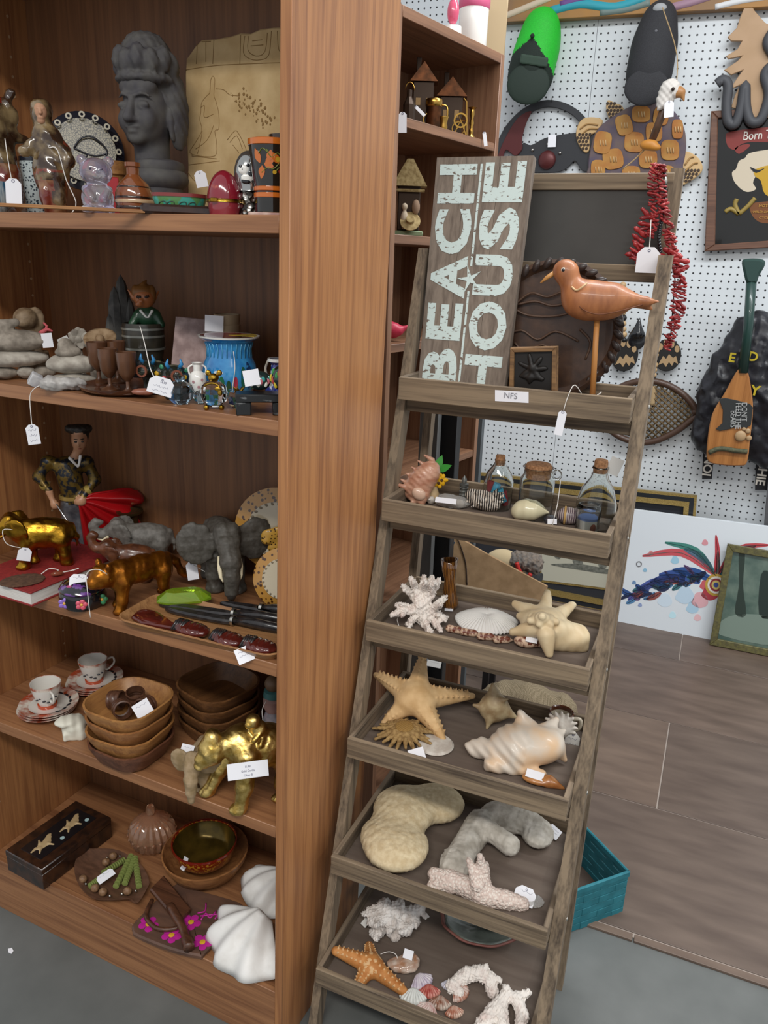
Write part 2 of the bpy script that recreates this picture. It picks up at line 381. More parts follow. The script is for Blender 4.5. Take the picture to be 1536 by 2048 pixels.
# ================================================================ bookcase B behind it, turned sideways
bx0=np.array([-.522,1.25])*1.235; bx1=np.array([-.455,1.585])*1.235; bx0=bx0-(bx1-bx0)*.04
u=(bx1-bx0); BL=float(np.linalg.norm(u)); ang=math.atan2(u[1],u[0])
m_b=woodmat('teak_b_long','#63432f','#886248','x',1,.5); m_bv=woodmat('teak_b_upright','#6f4b36','#916b50','z',1,.5)
BB=thing('bookcase','narrow brown bookcase with brass miniatures standing behind the wide bookcase','bookcase',(bx0[0],bx0[1],0),ang)
def zB(px,py):   # height of a pixel on B's front plane
    v=ray(px,py); n=np.array([-u[1],u[0],0]); t=np.dot(np.array([bx0[0],bx0[1],0])-CP,n)/np.dot(v,n); return float((CP+v*t)[2])
ZB=[zB(973,281),zB(812,470),zB(780,690)]; ZBT=zB(991,101)
part(BB,'side_panel',bbox(0,.016,0,.26,0,ZBT),m_bv); part(BB,'side_panel',bbox(BL-.016,BL,0,.26,0,ZBT),m_bv)
part(BB,'back_panel',bbox(.016,BL-.016,.252,.26,0,ZBT,0),m_bv); part(BB,'top_board',bbox(.016,BL-.016,0,.252,ZBT-.02,ZBT),m_b)
for z in ZB+[ZB[2]-.3,ZB[2]-.6,.08]: part(BB,'shelf',bbox(.0165,BL-.0165,.002,.251,z-.018,z),m_b)
# ================================================================ ladder shelf
m_gw=woodmat('grey_wood_x','#493c30','#88765f','x',1.2,.75,.25); m_gz=woodmat('grey_wood_z','#4b3f33','#8a7862','z',1.2,.75,.25); m_gy=woodmat('grey_wood_y','#4b3f33','#84735f','y',1.2,.75,.25)
m_board=mt('tray_board','#5c4f46',.8,col2='#6c5f55',scale=14,stretch=(.4,3,1))
XL,XR=-.509,-.119
TR=[(1.205,1.256,1.40),(.999,1.199,1.392),(.789,1.146,1.38),(.589,1.078,1.345),(.380,1.020,1.31),(.174,.965,1.28)]
LD=thing('ladder_shelf','grey-brown wooden ladder shelf with six tray shelves and a chalkboard top','shelf',(0,0,0))
fy=lambda z:1.306-.286*(1.205-z)      # front leg face
ry_=lambda z:1.265+.135*z             # rear frame face
for x0,x1 in((XL-.0165,XL-.0005),(XR+.0005,XR+.0215)):
    g=box(1,1,1).fn(lambda x,y,z:(x0+(x+.5)*(x1-x0),0,z)); zt=1.418
    v=[(x,fy(z)+d,z) for z in(0,zt) for x,d in((x0,0),(x1,0),(x1,.032),(x0,.032))]
    part(LD,'leg',M(v,box(1,1,1).f),m_gz,smooth=False)
    zt=1.556; e=.008 if x1<-.3 else -.008
    v=[(x,ry_(z)+d,z) for z in(.0,zt) for x,d in((x0+e,0),(x1+e,0),(x1+e,.022),(x0+e,.022))]
    v=[(x+(1 if x1<-.3 else -1)*.012*0,y,z) for x,y,z in v]
    part(LD,'rear_leg',M(v,box(1,1,1).f),m_gz,smooth=False)
for i,(z,y0,y1) in enumerate(TR):
    h=.0395; t=.009
    tr=part(LD,'tray',bbox(XL+t,XR-t,y0+t,y1-t,z-h+.004,z-h+.0095,0),m_board,smooth=False)
    part(LD,'tray_rail',bbox(XL,XR,y0,y0+t,z-h,z,.0012),m_gw,sub=tr,smooth=False); part(LD,'tray_rail',bbox(XL+.0,XR,y1-t,y1,z-h,z,.0012),m_gw,sub=tr,smooth=False)
    part(LD,'tray_rail',bbox(XL,XL+t,y0+t,y1-t,z-h,z,.001),m_gy,sub=tr,smooth=False); part(LD,'tray_rail',bbox(XR-t,XR,y0+t,y1-t,z-h,z,.001),m_gy,sub=tr,smooth=False)
    if i<5:
        zc=z-h-.0005; yy=fy(zc)
        part(LD,'crossbar',bbox(XL,XR,yy+.004,yy+.018,zc-.026,zc,.001),m_gw,smooth=False)
        for sx in (XR+.0215,):
            part(LD,'screw',sph(.0035,8).s(.6,1,1).t(sx,fy(z-.02)+.016,z-.02),mt('steel','#b9b7b0',.3,1))
TZ=[t[0]-.030 for t in TR]   # floor height of each tray
zc0,zc1=1.352,1.548
part(LD,'chalkboard_frame',bbox(XL,XR,ry_(1.53),ry_(1.53)+.018,1.522,1.549,.0015),m_gw,smooth=False)
part(LD,'chalkboard_frame',bbox(XL,XR,ry_(1.38),ry_(1.38)+.018,1.374,1.402,.0015),m_gw,smooth=False)
v=[(x,ry_(z)+d,z) for z in(1.395,1.53) for x,d in((XL+.004,.006),(XR-.004,.006),(XR-.004,.012),(XL+.004,.012))]
part(LD,'chalkboard',M(v,box(1,1,1).f),mt('slate','#3f3d3a',.75,col2='#474542',scale=8),smooth=False)
# ================================================================ placing helpers
def proj(P):
    c=RC@(np.array(P,float)-CP); return (CX+F*c[0]/c[2],CY+F*c[1]/c[2])
def fr_(p,dyaw=0):
    y=yawcam(p); a=np.array(proj(p)); h_=np.linalg.norm(np.array(proj(p+.005*np.array([math.cos(y),math.sin(y),0])))-a)/.005; v_=np.linalg.norm(np.array(proj(p+np.array([0,0,.005])))-a)/.005
    k=h_/v_ if p[2]>1.1 and p[1]<1.25 and p[0]<-.5 else 1
    return dict(loc=p,yaw=y+math.radians(dyaw),s=np.array([1/h_,1/h_,k/h_]))
def sz_(px,py,z,dyaw=0): return fr_(PZ(px,py,z),dyaw)
def st(px,Y,z,dyaw=0):
    """point at depth Y and height z seen under column px; local frame faces the camera, unit = 1 px there"""
    k=(px-CX)/F; a=RC[0]-k*RC[2]; X=-(a[1]*Y+a[2]*(z-CAMZ))/a[0]; p=np.array([X,Y,z]); return fr_(p,dyaw)
def TH_(name,label,cat,fr,group=None): return thing(name,label,cat,fr['loc'],fr['yaw'],fr['s'],group)
def SG(name,label,cat,g,mats,fr,smooth=40,group=None): return single(name,label,cat,g,mats,fr['loc'],fr['yaw'],fr['s'],smooth,group)
def hit(px,py,p0,n): v=ray(px,py); t=np.dot(np.array(p0)-CP,n)/np.dot(v,n); return CP+v*t
def flat(pts,p0,n,th,bev=0):
    """outline in photo pixels laid on the plane (p0,n); thickness goes away from the camera"""
    n=np.array(n,float); n/=np.linalg.norm(n); ux=np.cross([0,0,1.],n); ux/=np.linalg.norm(ux); uz=np.cross(n,ux); p0=np.array(p0,float)
    if np.dot(n,CP-p0)<0: n=-n
    q=[hit(x,y,p0,n)-p0 for x,y in pts]; g=prism([(a@ux,a@uz) for a in q],th,bev)
    return M(np.array([p0+v[0]*ux+v[1]*uz+(v[2]-th)*n for v in g.v]),g.f if np.dot(np.cross(ux,uz),n)>0 else [f[::-1] for f in g.f],g.m)
def lineP(pts,p0,n,r,k=4,nn=5,sm=True,close=False,lift=0):
    n=np.array(n,float); n/=np.linalg.norm(n)
    if np.dot(n,CP-np.array(p0))<0: n=-n
    q=[hit(x,y,p0,n)+n*lift for x,y in pts]; return tube(smoothpts([tuple(a) for a in q],k,close) if sm else q,r,nn,close)
def wsingle(name,label,cat,g,mats,smooth=40,group=None):
    b=np.array([g.v[:,0].mean(),g.v[:,1].mean(),g.v[:,2].min()]); return single(name,label,cat,M(g.v-b,g.f,g.m),mats,b,0,1,smooth,group)
def wthing(name,label,cat,base,group=None): return thing(name,label,cat,base,0,1,group)
def W(T,x,y,z): # local units -> world
    s,m=INFO[T.name]; return np.array(m@Vector(np.array([x,y,z])*np.array(s)))
NY=(0,-1,0)
# common materials
gold=mt('gold','#b8923a',.28,1,col2='#8a6a22',scale=90,bump=.5)
brass=mt('brass','#b08a45',.25,1); dkwood=woodmat('dark_wood','#3a2318','#5c3a28','x',2,.35); midwood=woodmat('mid_wood','#6e4528','#a0703f','x',2,.4)
white_g=mt('white_glaze','#e4e2dc',.15,coat=.6); black_g=mt('black_glaze','#15161a',.15,coat=.6); stone=mt('grey_stone','#8b8378',.85,col2='#5f584f',scale=120,bump=.4,det=5)
clear=glass('clear_glass','#f7faf8',.0,1.38); crystal=glass('blue_crystal','#bcd6e6',.0,1.5); cork=mt('cork','#a57a55',.9,col2='#7d5638',scale=250,bump=.4)
# ================================================================ top shelf of the bookcase
z=ZS[0]
# --- stone goddess head
H=TH_('stone_head_bust','dark grey stone head of a serene deity wearing a tall crown on stepped base','bust',st(325,1.10,z))
hd=[E(0,5,205,47,56,66),E(0,-16,180,41,40,42),E(0,-42,152,17,13,13),C((0,-50,224),(0,-67,186),5,10,k=6),E(-7,-58,183,7,7,5,k=5),E(7,-58,183,7,7,5,k=5),E(0,-53,170,15,8,4.5,k=3),E(0,-52,162,12,8,4.5,k=3),
 E(-21,-38,186,19,16,20),E(21,-38,186,19,16,20),E(-21,-47,211,14,7,7,k=4),E(21,-47,211,14,7,7,k=4),C((-33,-44,206),(-21,-53,204),1.5,1.8,k=1),C((-21,-53,204),(-9,-50,207),1.8,1.5,k=1),C((33,-44,206),(21,-53,204),1.5,1.8,k=1),C((21,-53,204),(9,-50,207),1.8,1.5,k=1),C((-36,-40,226),(-20,-50,231),2,3,k=5),C((-20,-50,231),(-5,-53,226),3,3,k=5),C((36,-40,226),(20,-50,231),2,3,k=5),C((20,-50,231),(5,-53,226),3,3,k=5),E(0,-28,246,40,24,22),
 E(-51,8,185,7,13,36,k=5),E(51,8,185,7,13,36,k=5),C((0,10,95),(0,8,165),35,35,k=10)]
crown=[E(0,0,262,58,58,17,k=6),E(0,12,290,58,60,38,k=8),E(-6,15,312,47,48,42,k=10),E(0,30,225,60,52,52,k=8),E(-52,28,200,15,26,58,k=8),E(52,28,205,17,28,70,k=8)]
crown+=[E(50*math.cos(a),5+50*math.sin(a),290+8*(i%2),15,15,24,k=5) for i,a in enumerate(np.arange(-2.8,.4,.5))]+[E(24*math.cos(a)-4,12+26*math.sin(a),312,18,18,34,k=5) for a in np.arange(-2.8,.4,.7)]
m_bud=mt('basalt','#555350',.75,col2='#424044',scale=40,bump=.3)
part(H,'head',sdf(hd,64,9).r('Z',-33).t(-18,0,0),m_bud,True)
part(H,'crown',sdf(crown,52,7,disp=lambda X,Y,Z:2.2*np.sin(X*.3)*np.sin(Z*.22+Y*.3)).r('Z',-33).t(-18,0,0),m_bud,True)
part(H,'stepped_base',lathe([(52,0),(52,40),(44,48),(44,60),(55,70),(57,80),(54,90),(48,95),(50,104),(46,112),(34,116)],32),m_bud)
# --- egyptian relief slab
p0=(0,1.165,z)
out=[(375,440),(375,330),(371,250),(370,150),(372,118),(390,92),(402,80),(430,78),(462,72),(480,66),(500,67),(520,58),(545,55),(600,53),(640,50),(640,440)]
SL=wthing('relief_tablet','tan stone relief slab carved with a seated figure and cartouche symbols','stone relief',(*PY(500,430,1.17)[:2],z))
g=flat([(x,min(y,proj((*PY(x,430,1.165)[:2],z))[1])) for x,y in out],p0,NY,.012,.002)
part(SL,'slab',g,mt('sandstone','#cbb083',.9,col2='#b39668',scale=22,bump=.3,det=6),world=True,smooth=30)
inc=mt('incised_line','#86693f',.95)
cv=[[(372,140),(410,134),(450,130),(520,127),(600,124)],[(395,88),(393,128)],[(428,80),(426,128)],[(404,84),(422,83)],[(412,85),(412,124)],[(482,70),(480,128)],[(490,72),(487,105),(500,118),(520,120),(538,110),(543,62)],[(498,72),(496,100),(512,112),(530,104),(535,66)],[(505,82),(525,80)],[(502,92),(527,90)],[(555,62),(558,100),(575,114),(600,112)],[(565,72),(590,70)],[(566,86),(592,84)],
 [(426,152),(422,160),(420,185),(416,190),(404,205),(402,225),(400,240),(404,262),(388,290),(380,305),(398,312),(430,312),(434,290),(430,262),(438,258),(438,228),(432,202),(428,190),(430,160),(426,152)],[(402,215),(410,212),(408,232),(414,235)],[(414,235),(428,228)],[(405,262),(400,290),(395,308)],[(428,250),(415,280),(392,298)],[(384,312),(434,318)],[(378,330),(440,322)],
 [(455,280),(470,262),(478,268),(490,292),(495,310)],[(460,285),(474,272),(485,298)],[(466,290),(478,305)],[(578,135),(584,150),(574,170),(586,195)],[(432,178),(448,180),(460,190),(480,192)],[(570,258),(580,230),(588,210)],[(376,345),(390,362),(410,372)]]
for c in cv: part(SL,'carved_line',lineP(c,(0,1.1655,z),NY,.0011,3,4),inc,world=True,smooth=True)
random.seed(3)
g=None
for i in range(70):
    t=random.random(); x=470+70*t+random.gauss(0,9); y=195+60*t**2+random.gauss(0,9)
    q=sph(.0012+.0016*random.random(),6).s(1,.4,1).t(*PY(x,y,1.1652)); g=q if g is None else g+q
part(SL,'pitting',g,inc,world=True,kind='stuff')
price_tag(SL,PY(402,358,1.10),.018,.024,12,clip=True)
# --- burl root figures
m_root=mt('root_lacquer','#38261a',.16,col2='#84704f',scale=38,coat=.7,bump=.3,det=4,lo=.45,hi=.64); m_rootred=mt('root_red','#6a2419',.15,coat=.8,col2='#8f6a48',scale=45,lo=.45,hi=.7)
m_face=mt('carved_face','#b08468',.5)
T=TH_('root_carving','glossy twisted root carving of a hooded old man with open arms','figurine',st(108,1.00,z))
pr=[C((4,0,8),(2,0,80),22,34,1),C((2,0,80),(0,4,150),34,30,0),C((-2,2,150),(-10,0,185),26,14,0),C((-5,0,150),(-48,-10,120),16,12,0),C((8,0,150),(38,-12,108),18,14,0),C((38,-12,108),(28,-20,84),13,8,0),E(-6,4,200,22,22,26,0),E(14,-20,45,12,16,36,0),E(-14,-18,40,10,14,36,1),E(24,-4,128,20,16,18,1)]
part(T,'body',sdf(pr,46,8,disp=lambda X,Y,Z:2.2*np.sin(X*.16+Z*.07)*np.sin(Y*.2+Z*.12),floor=0),[m_root,m_rootred],True)
fc=[E(-8,-10,198,13,11,17,0),C((-8,-19,202),(-8,-23,194),2.5,3.5,k=3),E(-8,-18,186,6,4,3,k=2),E(-13,-18,203,3,3,2,k=2),E(-3,-18,203,3,3,2,k=2),E(-8,-12,180,8,8,7)]
part(T,'face',sdf(fc,30,4),m_face,True)
price_tag(T,W(T,-74,-30,38),.022,.040,-3,string=[W(T,-80,-20,140),W(T,-78,-30,100),W(T,-75,-30,60)])
part(T,'string',tube(smoothpts([tuple(W(T,*q)) for q in((2,-30,128),(18,-30,126),(30,-30,70),(46,-34,26),(36,-36,4))]),.0008,5),MT['thread'],world=True,smooth=True)
T=TH_('root_carving','large glossy twisted root carving with red streaks cut by the bookcase side','figurine',st(10,1.02,z))
pr=[C((10,0,5),(0,0,110),34,30,1),C((0,0,110),(-8,0,190),32,34,0),C((0,-5,190),(-22,-5,245),26,16,0),C((5,-5,180),(38,-5,240),16,9,0),C((12,0,110),(34,0,200),16,14,0),E(-4,-26,160,24,16,30,0),E(22,0,70,18,18,56,1),C((24,0,160),(62,8,150),12,8,0),E(-10,-12,215,24,20,24,1)]
part(T,'body',sdf(pr,46,9,disp=lambda X,Y,Z:3*np.sin(X*.13+Z*.06)*np.sin(Y*.17+Z*.11),floor=0),[m_root,m_rootred],True)
# --- round dark blue plate with cream pattern on its edge stand
def pcolor(name,c1,c2,sc): return mt(name,c1,.25,col2=c2,scale=sc,pat='voro',coat=.5,lo=.25,hi=.4)
fr=st(180,1.165,z); T=TH_('decorative_plate','round dark blue plate with cream net pattern leaning on the back','plate',fr)
pl=lathe([(0.01,8),(40,8),(70,2),(79,-2),(79,-5),(70,-3),(40,3),(0.01,3)],40,cap=False).r('X',80).t(0,0,150-15)
part(T,'rim',pl,mt('navy_glaze','#23252f',.2,coat=.5))
m_net=mt('net_pattern','#24241f',.3,col2='#9a927a',scale=260,pat='crack',lo=.06,hi=.12)
part(T,'pattern_disc',lathe([(0.01,0),(62,0),(62,1.5),(0.01,1.5)],40,cap=False).r('X',80).t(0,-10,136),m_net)
for i in range(16):
    a=i*2*pi/16; part(T,'scroll_motif',lathe([(3,0),(6.5,0),(6.5,1.6),(3,1.6)],10,cap=False).r('X',80).t(67*math.cos(a),-10-3,136+66*math.sin(a)),mt('cream_glaze','#a49c84',.3))
for pts in ([(-20,22),(-6,40),(14,46),(34,34),(44,18),(24,10),(4,12),(-20,22)],[(4,12),(0,-10),(6,-34)],[(44,18),(36,-10),(30,-40)]):
    part(T,'painted_leaf',tube(smoothpts([(x,-14,136+y-20) for x,y in pts],4),1.8,5).t(0,0,0),MT['navy_glaze'],True)
# --- small brown bowl
SG('wooden_bowl','small brown wooden bowl beside the stone head','bowl',lathe([(0.01,0),(22,0),(30,20),(33,52),(37,54),(37,70),(33,70),(31,56),(20,30),(.01,26)],28,cap=False).s(1,1,1.6),midwood,st(226,1.10,z))
# --- box behind roots, blue plate at the left end, red box
T=TH_('patterned_cup','small blue and white patterned cup between the root carvings','cup',st(76,1.07,z)); part(T,'cup',lathe([(.01,0),(22,0),(26,60),(28,112),(26,112),(24,60),(.01,10)],24,cap=False),mt('blue_lace','#2a3440',.3,col2='#b9c4c4',scale=220,pat='voro',lo=.3,hi=.42)); part(T,'rim',lathe([(26,108),(29,108),(29,116),(26,116)],24,cap=False),MT['navy_glaze'])
SG('blue_plate','blue streaked glass dish at the left end of the top shelf','dish',lathe([(.01,2),(20,2),(44,26),(56,62),(58,62),(47,24),(22,0),(.01,0)],36,cap=False),mt('blue_streak','#2d5f7d',.15,col2='#c9d8dc',scale=60,stretch=(3,1,.4),coat=.5),st(-12,.985,z))
SG('red_box','small red box standing behind the clear bear','box',box(26,14,78,2),mt('red_card','#a3232c',.45),st(229,1.03,z))
# --- iridescent bear
m_bear=mt('iridescent','#dfe3e6',.05,col2='#cfc4e4',scale=55,trans=.85,coat=1,ior=1.3)
bp=[E(0,0,30,33,26,34),E(0,-2,82,33,28,28),E(-26,2,104,11,8,11,k=4),E(26,2,104,11,8,11,k=4),C((-22,-16,46),(-12,-28,28),9,8,k=4),C((22,-16,46),(12,-28,28),9,8,k=4),E(-20,-14,8,15,18,9,k=5),E(20,-14,8,15,18,9,k=5),E(0,-26,74,10,7,8,k=4),E(0,-33,77,3.5,3,2.5,k=1)]
T=TH_('bear_figurine','small clear iridescent glass bear sitting upright','figurine',st(198,.945,z)); part(T,'body',sdf(bp,50,5,floor=0),m_bear,True)
for s_ in(-1,1): part(T,'eye',sph(2.6,8).t(s_*11,-29,86),mt('eye_grey','#5b5568',.2))
# --- striped vase
T=TH_('ceramic_vase','small squat brown vase with cream and dark stripes','vase',st(271,.985,z))
prf=[(.01,0),(30,0),(36,12),(39,28),(38,44),(30,62),(18,74),(13,80),(13,94),(16,96),(16,104),(12,104),(11,90),(.01,86)]
part(T,'body',lathe(prf,36,cap=False),mt('terracotta_glaze','#7a4526',.12,coat=.8))
for r,z0,z1,c in((37.8,13,18,'#2c1a12'),(39.5,24,31,'#b79a78'),(39.2,33,37,'#24140e'),(33.5,54,58,'#2c1a12'),(24,66,69,'#3a2114')): part(T,'stripe',lathe([(r,z0),(r+.6,(z0+z1)/2),(r-(.8 if z0<50 else 3.2),z1)],36,cap=False),mt('stripe'+c,c,.2,coat=.6),True)
# --- green oval dish
T=TH_('oval_dish','green painted oval dish with a red rim','dish',st(361,.985,z))
part(T,'body',lathe([(.01,0),(38,0),(46,8),(53,32),(55,40),(52,40),(48,30),(36,8),(.01,6)],40,1,.62,cap=False),mt('green_paint','#55864f',.3,col2='#3f9b8b',scale=50,coat=.4,lo=.5,hi=.55))
part(T,'rim',lathe([(51,37),(55.5,37),(55.5,44),(51,44)],40,1,.63,cap=False),mt('red_rim','#7c2f2d',.3,coat=.4))
for k,x in enumerate((-34,-18,6,24)):
    part(T,'painted_scroll',tube(smoothpts([(x-8,-.62*math.sqrt(max(50**2-(x-8)**2,1)),12),(x-6,-.62*math.sqrt(max(51**2-(x-6)**2,1))-.4,24),(x+6,-.62*math.sqrt(max(51**2-(x+6)**2,1))-.4,26),(x+6,-.62*math.sqrt(max(50**2-(x+6)**2,1)),14)],4),1.1,4),mt('scroll_dark','#38443a',.4),True)
# --- red egg
T=TH_('egg_box','red enamel egg-shaped trinket box with a gold band','trinket box',st(450,.985,z))
part(T,'lid',lathe([(35,32)]+[(35*math.cos(a)*(1-.10*a/1.57),34+58*math.sin(a)) for a in np.linspace(.1,1.5,9)]+[(.01,92)],32,cap=False),mt('red_enamel','#7d1a29',.15,coat=.8,col2='#a24a3a',scale=50,lo=.62,hi=.68))
part(T,'base',lathe([(.01,0),(30,0),(31,6),(34,26),(34,28),(.01,28)],32,cap=False),mt('red_enamel2','#8a2c36',.15,coat=.8)); part(T,'band',lathe([(34,27),(36.5,28),(35.5,31),(36.5,34),(34,35)],32,cap=False),gold); part(T,'clasp',box(14,6,8,1).t(-12,-36,27).r('Z',-14),gold)
# --- silver panda frame and painted cup
T=TH_('silver_trinket','silver filigree stand with a glass dome showing a panda','ornament',st(500,1.005,z))
part(T,'filigree_base',lathe([(.01,0),(24,0),(26,6),(22,28),(22,52),(.01,52)],28,cap=False),mt('filigree','#c9c7c0',.3,1,col2='#4a4743',scale=160,pat='voro',lo=.3,hi=.5,bump=1))
part(T,'dome',lathe([(26,52)]+[(30*math.cos(a),84+48*math.sin(a)) for a in np.linspace(-.6,1.5,10)]+[(.01,132)],28,cap=False),mt('pewter','#a9aaa8',.12,.9))
for x,zz,a,b,c in((-6,92,11,10,'w'),(0,76,12,9,'w'),(-2,70,10,6,'k'),(-12,97,4,4,'k'),(2,100,4,4,'k'),(6,84,6,9,'k'),(-9,92,3,3,'k')): part(T,'panda_motif',sph(1,10).s(a,2.5,b).t(x-4,-28,zz),white_g if c=='w' else black_g)
T=TH_('painted_cup','black lacquered wooden cup painted with orange leaves and gold bands','cup',st(544,.985,z))
part(T,'body',lathe([(.01,0),(34,0),(34,52),(38,70),(45,134),(45,138),(42,138),(36,70),(.01,60)],36,cap=False),mt('black_lacquer','#17140f',.12,coat=.8))
for r,z0,z1 in((35,28,38),(35.2,41,50),(45.5,128,141)): part(T,'orange_band',lathe([(r-1,z0),(r+.8,z0+1),(r+.8,z1-1),(r-1,z1)],36,cap=False),mt('orange_lacquer','#c0651c',.15,coat=.8))
def leafM(l,wd): 
    o=[(0,0)]+[(wd*math.sin(pi*t)*(1-.3*t),l*t) for t in np.linspace(.12,.9,6)]+[(0,l)]+[(-wd*math.sin(pi*t)*(1-.3*t),l*t) for t in np.linspace(.9,.12,6)]; return prism(o,1.2)
def oncyl(g,r,zc,ang): # wrap a flat motif on a cup wall
    return g.fn(lambda x,y,q:((r(zc+y)+q)*math.sin(ang+x/r(zc+y)),-(r(zc+y)+q)*math.cos(ang+x/r(zc+y)),zc+y))
rr=lambda zz:38+7*(zz-70)/64 if zz>70 else 36
for a,zc,rot,l in((-.55,92,20,30),(-.3,90,-50,26),(-.45,88,170,26),(-.1,96,-10,22),(-.35,92,-110,20),(.35,92,30,24)): part(T,'orange_leaf',oncyl(leafM(l,8).r('Z',rot),rr,zc,a),MT['orange_lacquer'])
for a,zc,rr0,c in((.3,100,5,'#c29a2e'),(.5,78,6,'#a02a1c'),(.15,76,4,'#c29a2e'),(.7,104,5,'#c29a2e')): part(T,'painted_berry',oncyl(prism(arc(0,0,rr0,0,330,9),1.3),rr,zc,a),mt('berry'+c,c,.2,coat=.6))
for pts in ([(-.5,75),(-.2,84),(.1,82),(.4,95)],[(-.2,118),(0,104),(.3,112),(.6,98)],[(-.6,110),(-.4,120),(-.15,112)],[(.1,70),(.35,84),(.7,86)]): part(T,'painted_vine',tube(smoothpts([((rr(b)+.6)*math.sin(a),-(rr(b)+.6)*math.cos(a),b) for a,b in pts]),1.1,4),mt('vine_green','#6f7a2e',.3),True)
SG('dark_round_bowl','dark round lacquer bowl standing behind the painted cup','bowl',lathe([(.01,0),(14,0),(18,30),(30,130),(36,150),(38,166),(36,166),(26,140),(.01,120)],28,cap=False),mt('dk_lacquer','#3b2a20',.2,coat=.5),st(577,1.10,z))
SG('stone_slice','thin pink and white polished stone slice under the painted cup','stone slice',prism(smoothpts([(-42,-18),(-10,-24),(30,-20),(44,-6),(40,14),(0,20),(-36,12)],4,True),8,2),mt('pink_agate','#c9b0a4',.3,col2='#a8807a',scale=60),st(540,.975,z))
# the cup stands on the slice
T.location.z+=.0062
# --- long paper knife along the shelf edge
T=TH_('paper_knife','long flat wooden paper knife with a dark handle along the shelf edge','paper knife',st(300,.930,z))
part(T,'blade',prism([(-330,-6),(-10,-9),(-10,9),(-330,9),(-345,2)],7,1).r('Z',1),midwood); part(T,'handle',prism(smoothpts([(-14,-10),(30,-14),(110,-12),(190,-16),(205,0),(190,12),(100,10),(30,12),(-14,10)],3,True),20,5).r('Z',1),mt('ebony','#2a1e1b',.25,col2='#3c2a24',scale=60,coat=.3))
price_tag(T,W(T,192,-20,12),.020,.014,-25,tilt=30,clip=False)
# ================================================================ second shelf
z=ZS[1]
soap=mt('soapstone','#9a9083',.8,col2='#6f665b',scale=70,bump=.3,det=6); soapl=mt('pale_stone','#b5aea2',.8,col2='#8d857a',scale=60,bump=.3)
def rock(rx,ry,rz,seed,amp=.12,n=26):
    nf=noise3(2.2/max(rx,1),seed); return sdf([E(0,0,rz,rx,ry,rz)],n,1,disp=lambda X,Y,Z:amp*min(rx,rz)*nf(X,Y,Z),floor=0)
def stack(name,label,fr,rocks,extra=None):
    T=TH_(name,label,'stone carving',fr)
    for x,y,zz,rx,ry,rz,sd in rocks: part(T,'stone',rock(rx,ry,rz,sd).t(x,y,zz),soap if sd%2 else soapl,True)
    return T
T=stack('stone_turtle','large grey stone turtle carving on stacked stones holding a tag','',[]) if False else None
T=TH_('stone_carving','large grey stone turtle carving resting on two layers of flat stones','stone carving',st(38,.99,z))
for x,y,zz,rx,ry,rz,sd in ((-30,0,0,30,26,13,1),(16,-6,0,20,18,13,2),(52,0,0,24,20,12,3),(0,0,24,66,34,17,4)): part(T,'stone',rock(rx,ry,rz,sd).t(x,y,zz),soap if sd%2 else soapl,True)
part(T,'carved_turtle',sdf([E(-2,0,76,66,32,22),E(-32,0,96,26,22,18),C((-30,-6,106),(6,-10,112),10,8),E(36,-8,76,34,24,12)],40,10,disp=lambda X,Y,Z:.8*np.sin(X*.6)*np.sin(Y*.6)),soap,True)
price_tag(T,W(T,64,-26,78),.017,.024,4,clip=False)
T=TH_('stone_carving','second smaller pale grey stone turtle carving beside wooden goblets','stone carving',st(150,.99,z))
for x,y,zz,rx,ry,rz,sd in ((-4,0,0,50,26,12,7),(0,0,22,54,28,20,8)): part(T,'stone',rock(rx,ry,rz,sd).t(x,y,zz),soapl,True)
part(T,'carved_head',sdf([E(-8,0,66,26,22,12),E(-12,-2,80,15,14,14),C((-12,-4,84),(12,-8,70),7,5)],30,6),soap,True)
SG('quartz_lump','rough lump of grey white quartz at the shelf edge','mineral',sdf([E(0,0,14,42,22,13),E(-26,-2,16,22,16,14),E(28,0,11,20,16,10)],34,8,disp=lambda X,Y,Z:2.6*noise3(.14,4)(X,Y,Z),floor=0),mt('quartz','#b4b0ab',.35,col2='#8f8b88',scale=60),st(128,.945,z),smooth=25)
SG('quartz_point','small clear quartz chip with a string and hanging price tag','mineral',sdf([Bx(0,0,14,12,9,13,rot=(20,30,10),rd=2)],20,2,floor=0),mt('quartz2','#c2c0c0',.25,col2='#9a9aa0',scale=70),st(72,.945,z),smooth=20)
T=bpy.data.objects['quartz_point']; e=lambda x,y:tuple(PY(x,y,.924))
price_tag(T,PY(66,869,.922),.019,.033,4,string=[PY(84,770,.93),e(70,776),e(60,792),e(62,832),e(64,850)],lines=('~a','~ab','~a'))
# foo dog
T=TH_('lion_carving','small tan soapstone guardian lion behind the stone turtle','figurine',st(70,1.06,z))
part(T,'body',sdf([E(0,0,66,24,22,26),E(-8,-10,106,24,22,22),E(-14,-28,100,13,8,9),E(-22,-24,112,5,4,4),E(-4,-24,112,5,4,4),C((-14,-14,66),(-18,-20,40),9,8),C((10,-12,60),(12,-18,40),9,8),E(10,6,96,20,18,30),Bx(0,0,22,32,26,20,rd=4)]+[E(12+12*math.cos(a),-2,104+18*math.sin(a),7,7,7) for a in np.arange(-1.5,2.2,.6)],44,4,floor=0),mt('soap_tan','#8f7a60',.6,col2='#6b563f',scale=90,bump=.3),True)
SG('coral_twig','small pink coral twig lying beside the guardian lion','coral',tube([(-14,0,3),(-4,-4,8),(4,0,12),(14,-6,9)],[4,5,4,2],7)+tube([(0,0,9),(4,4,18),(-2,8,24)],[3.5,3,2],7),mt('pink_coral','#c0565c',.6),st(100,1.03,z),smooth=True)
bpy.data.objects['coral_twig'].location.z+=.072
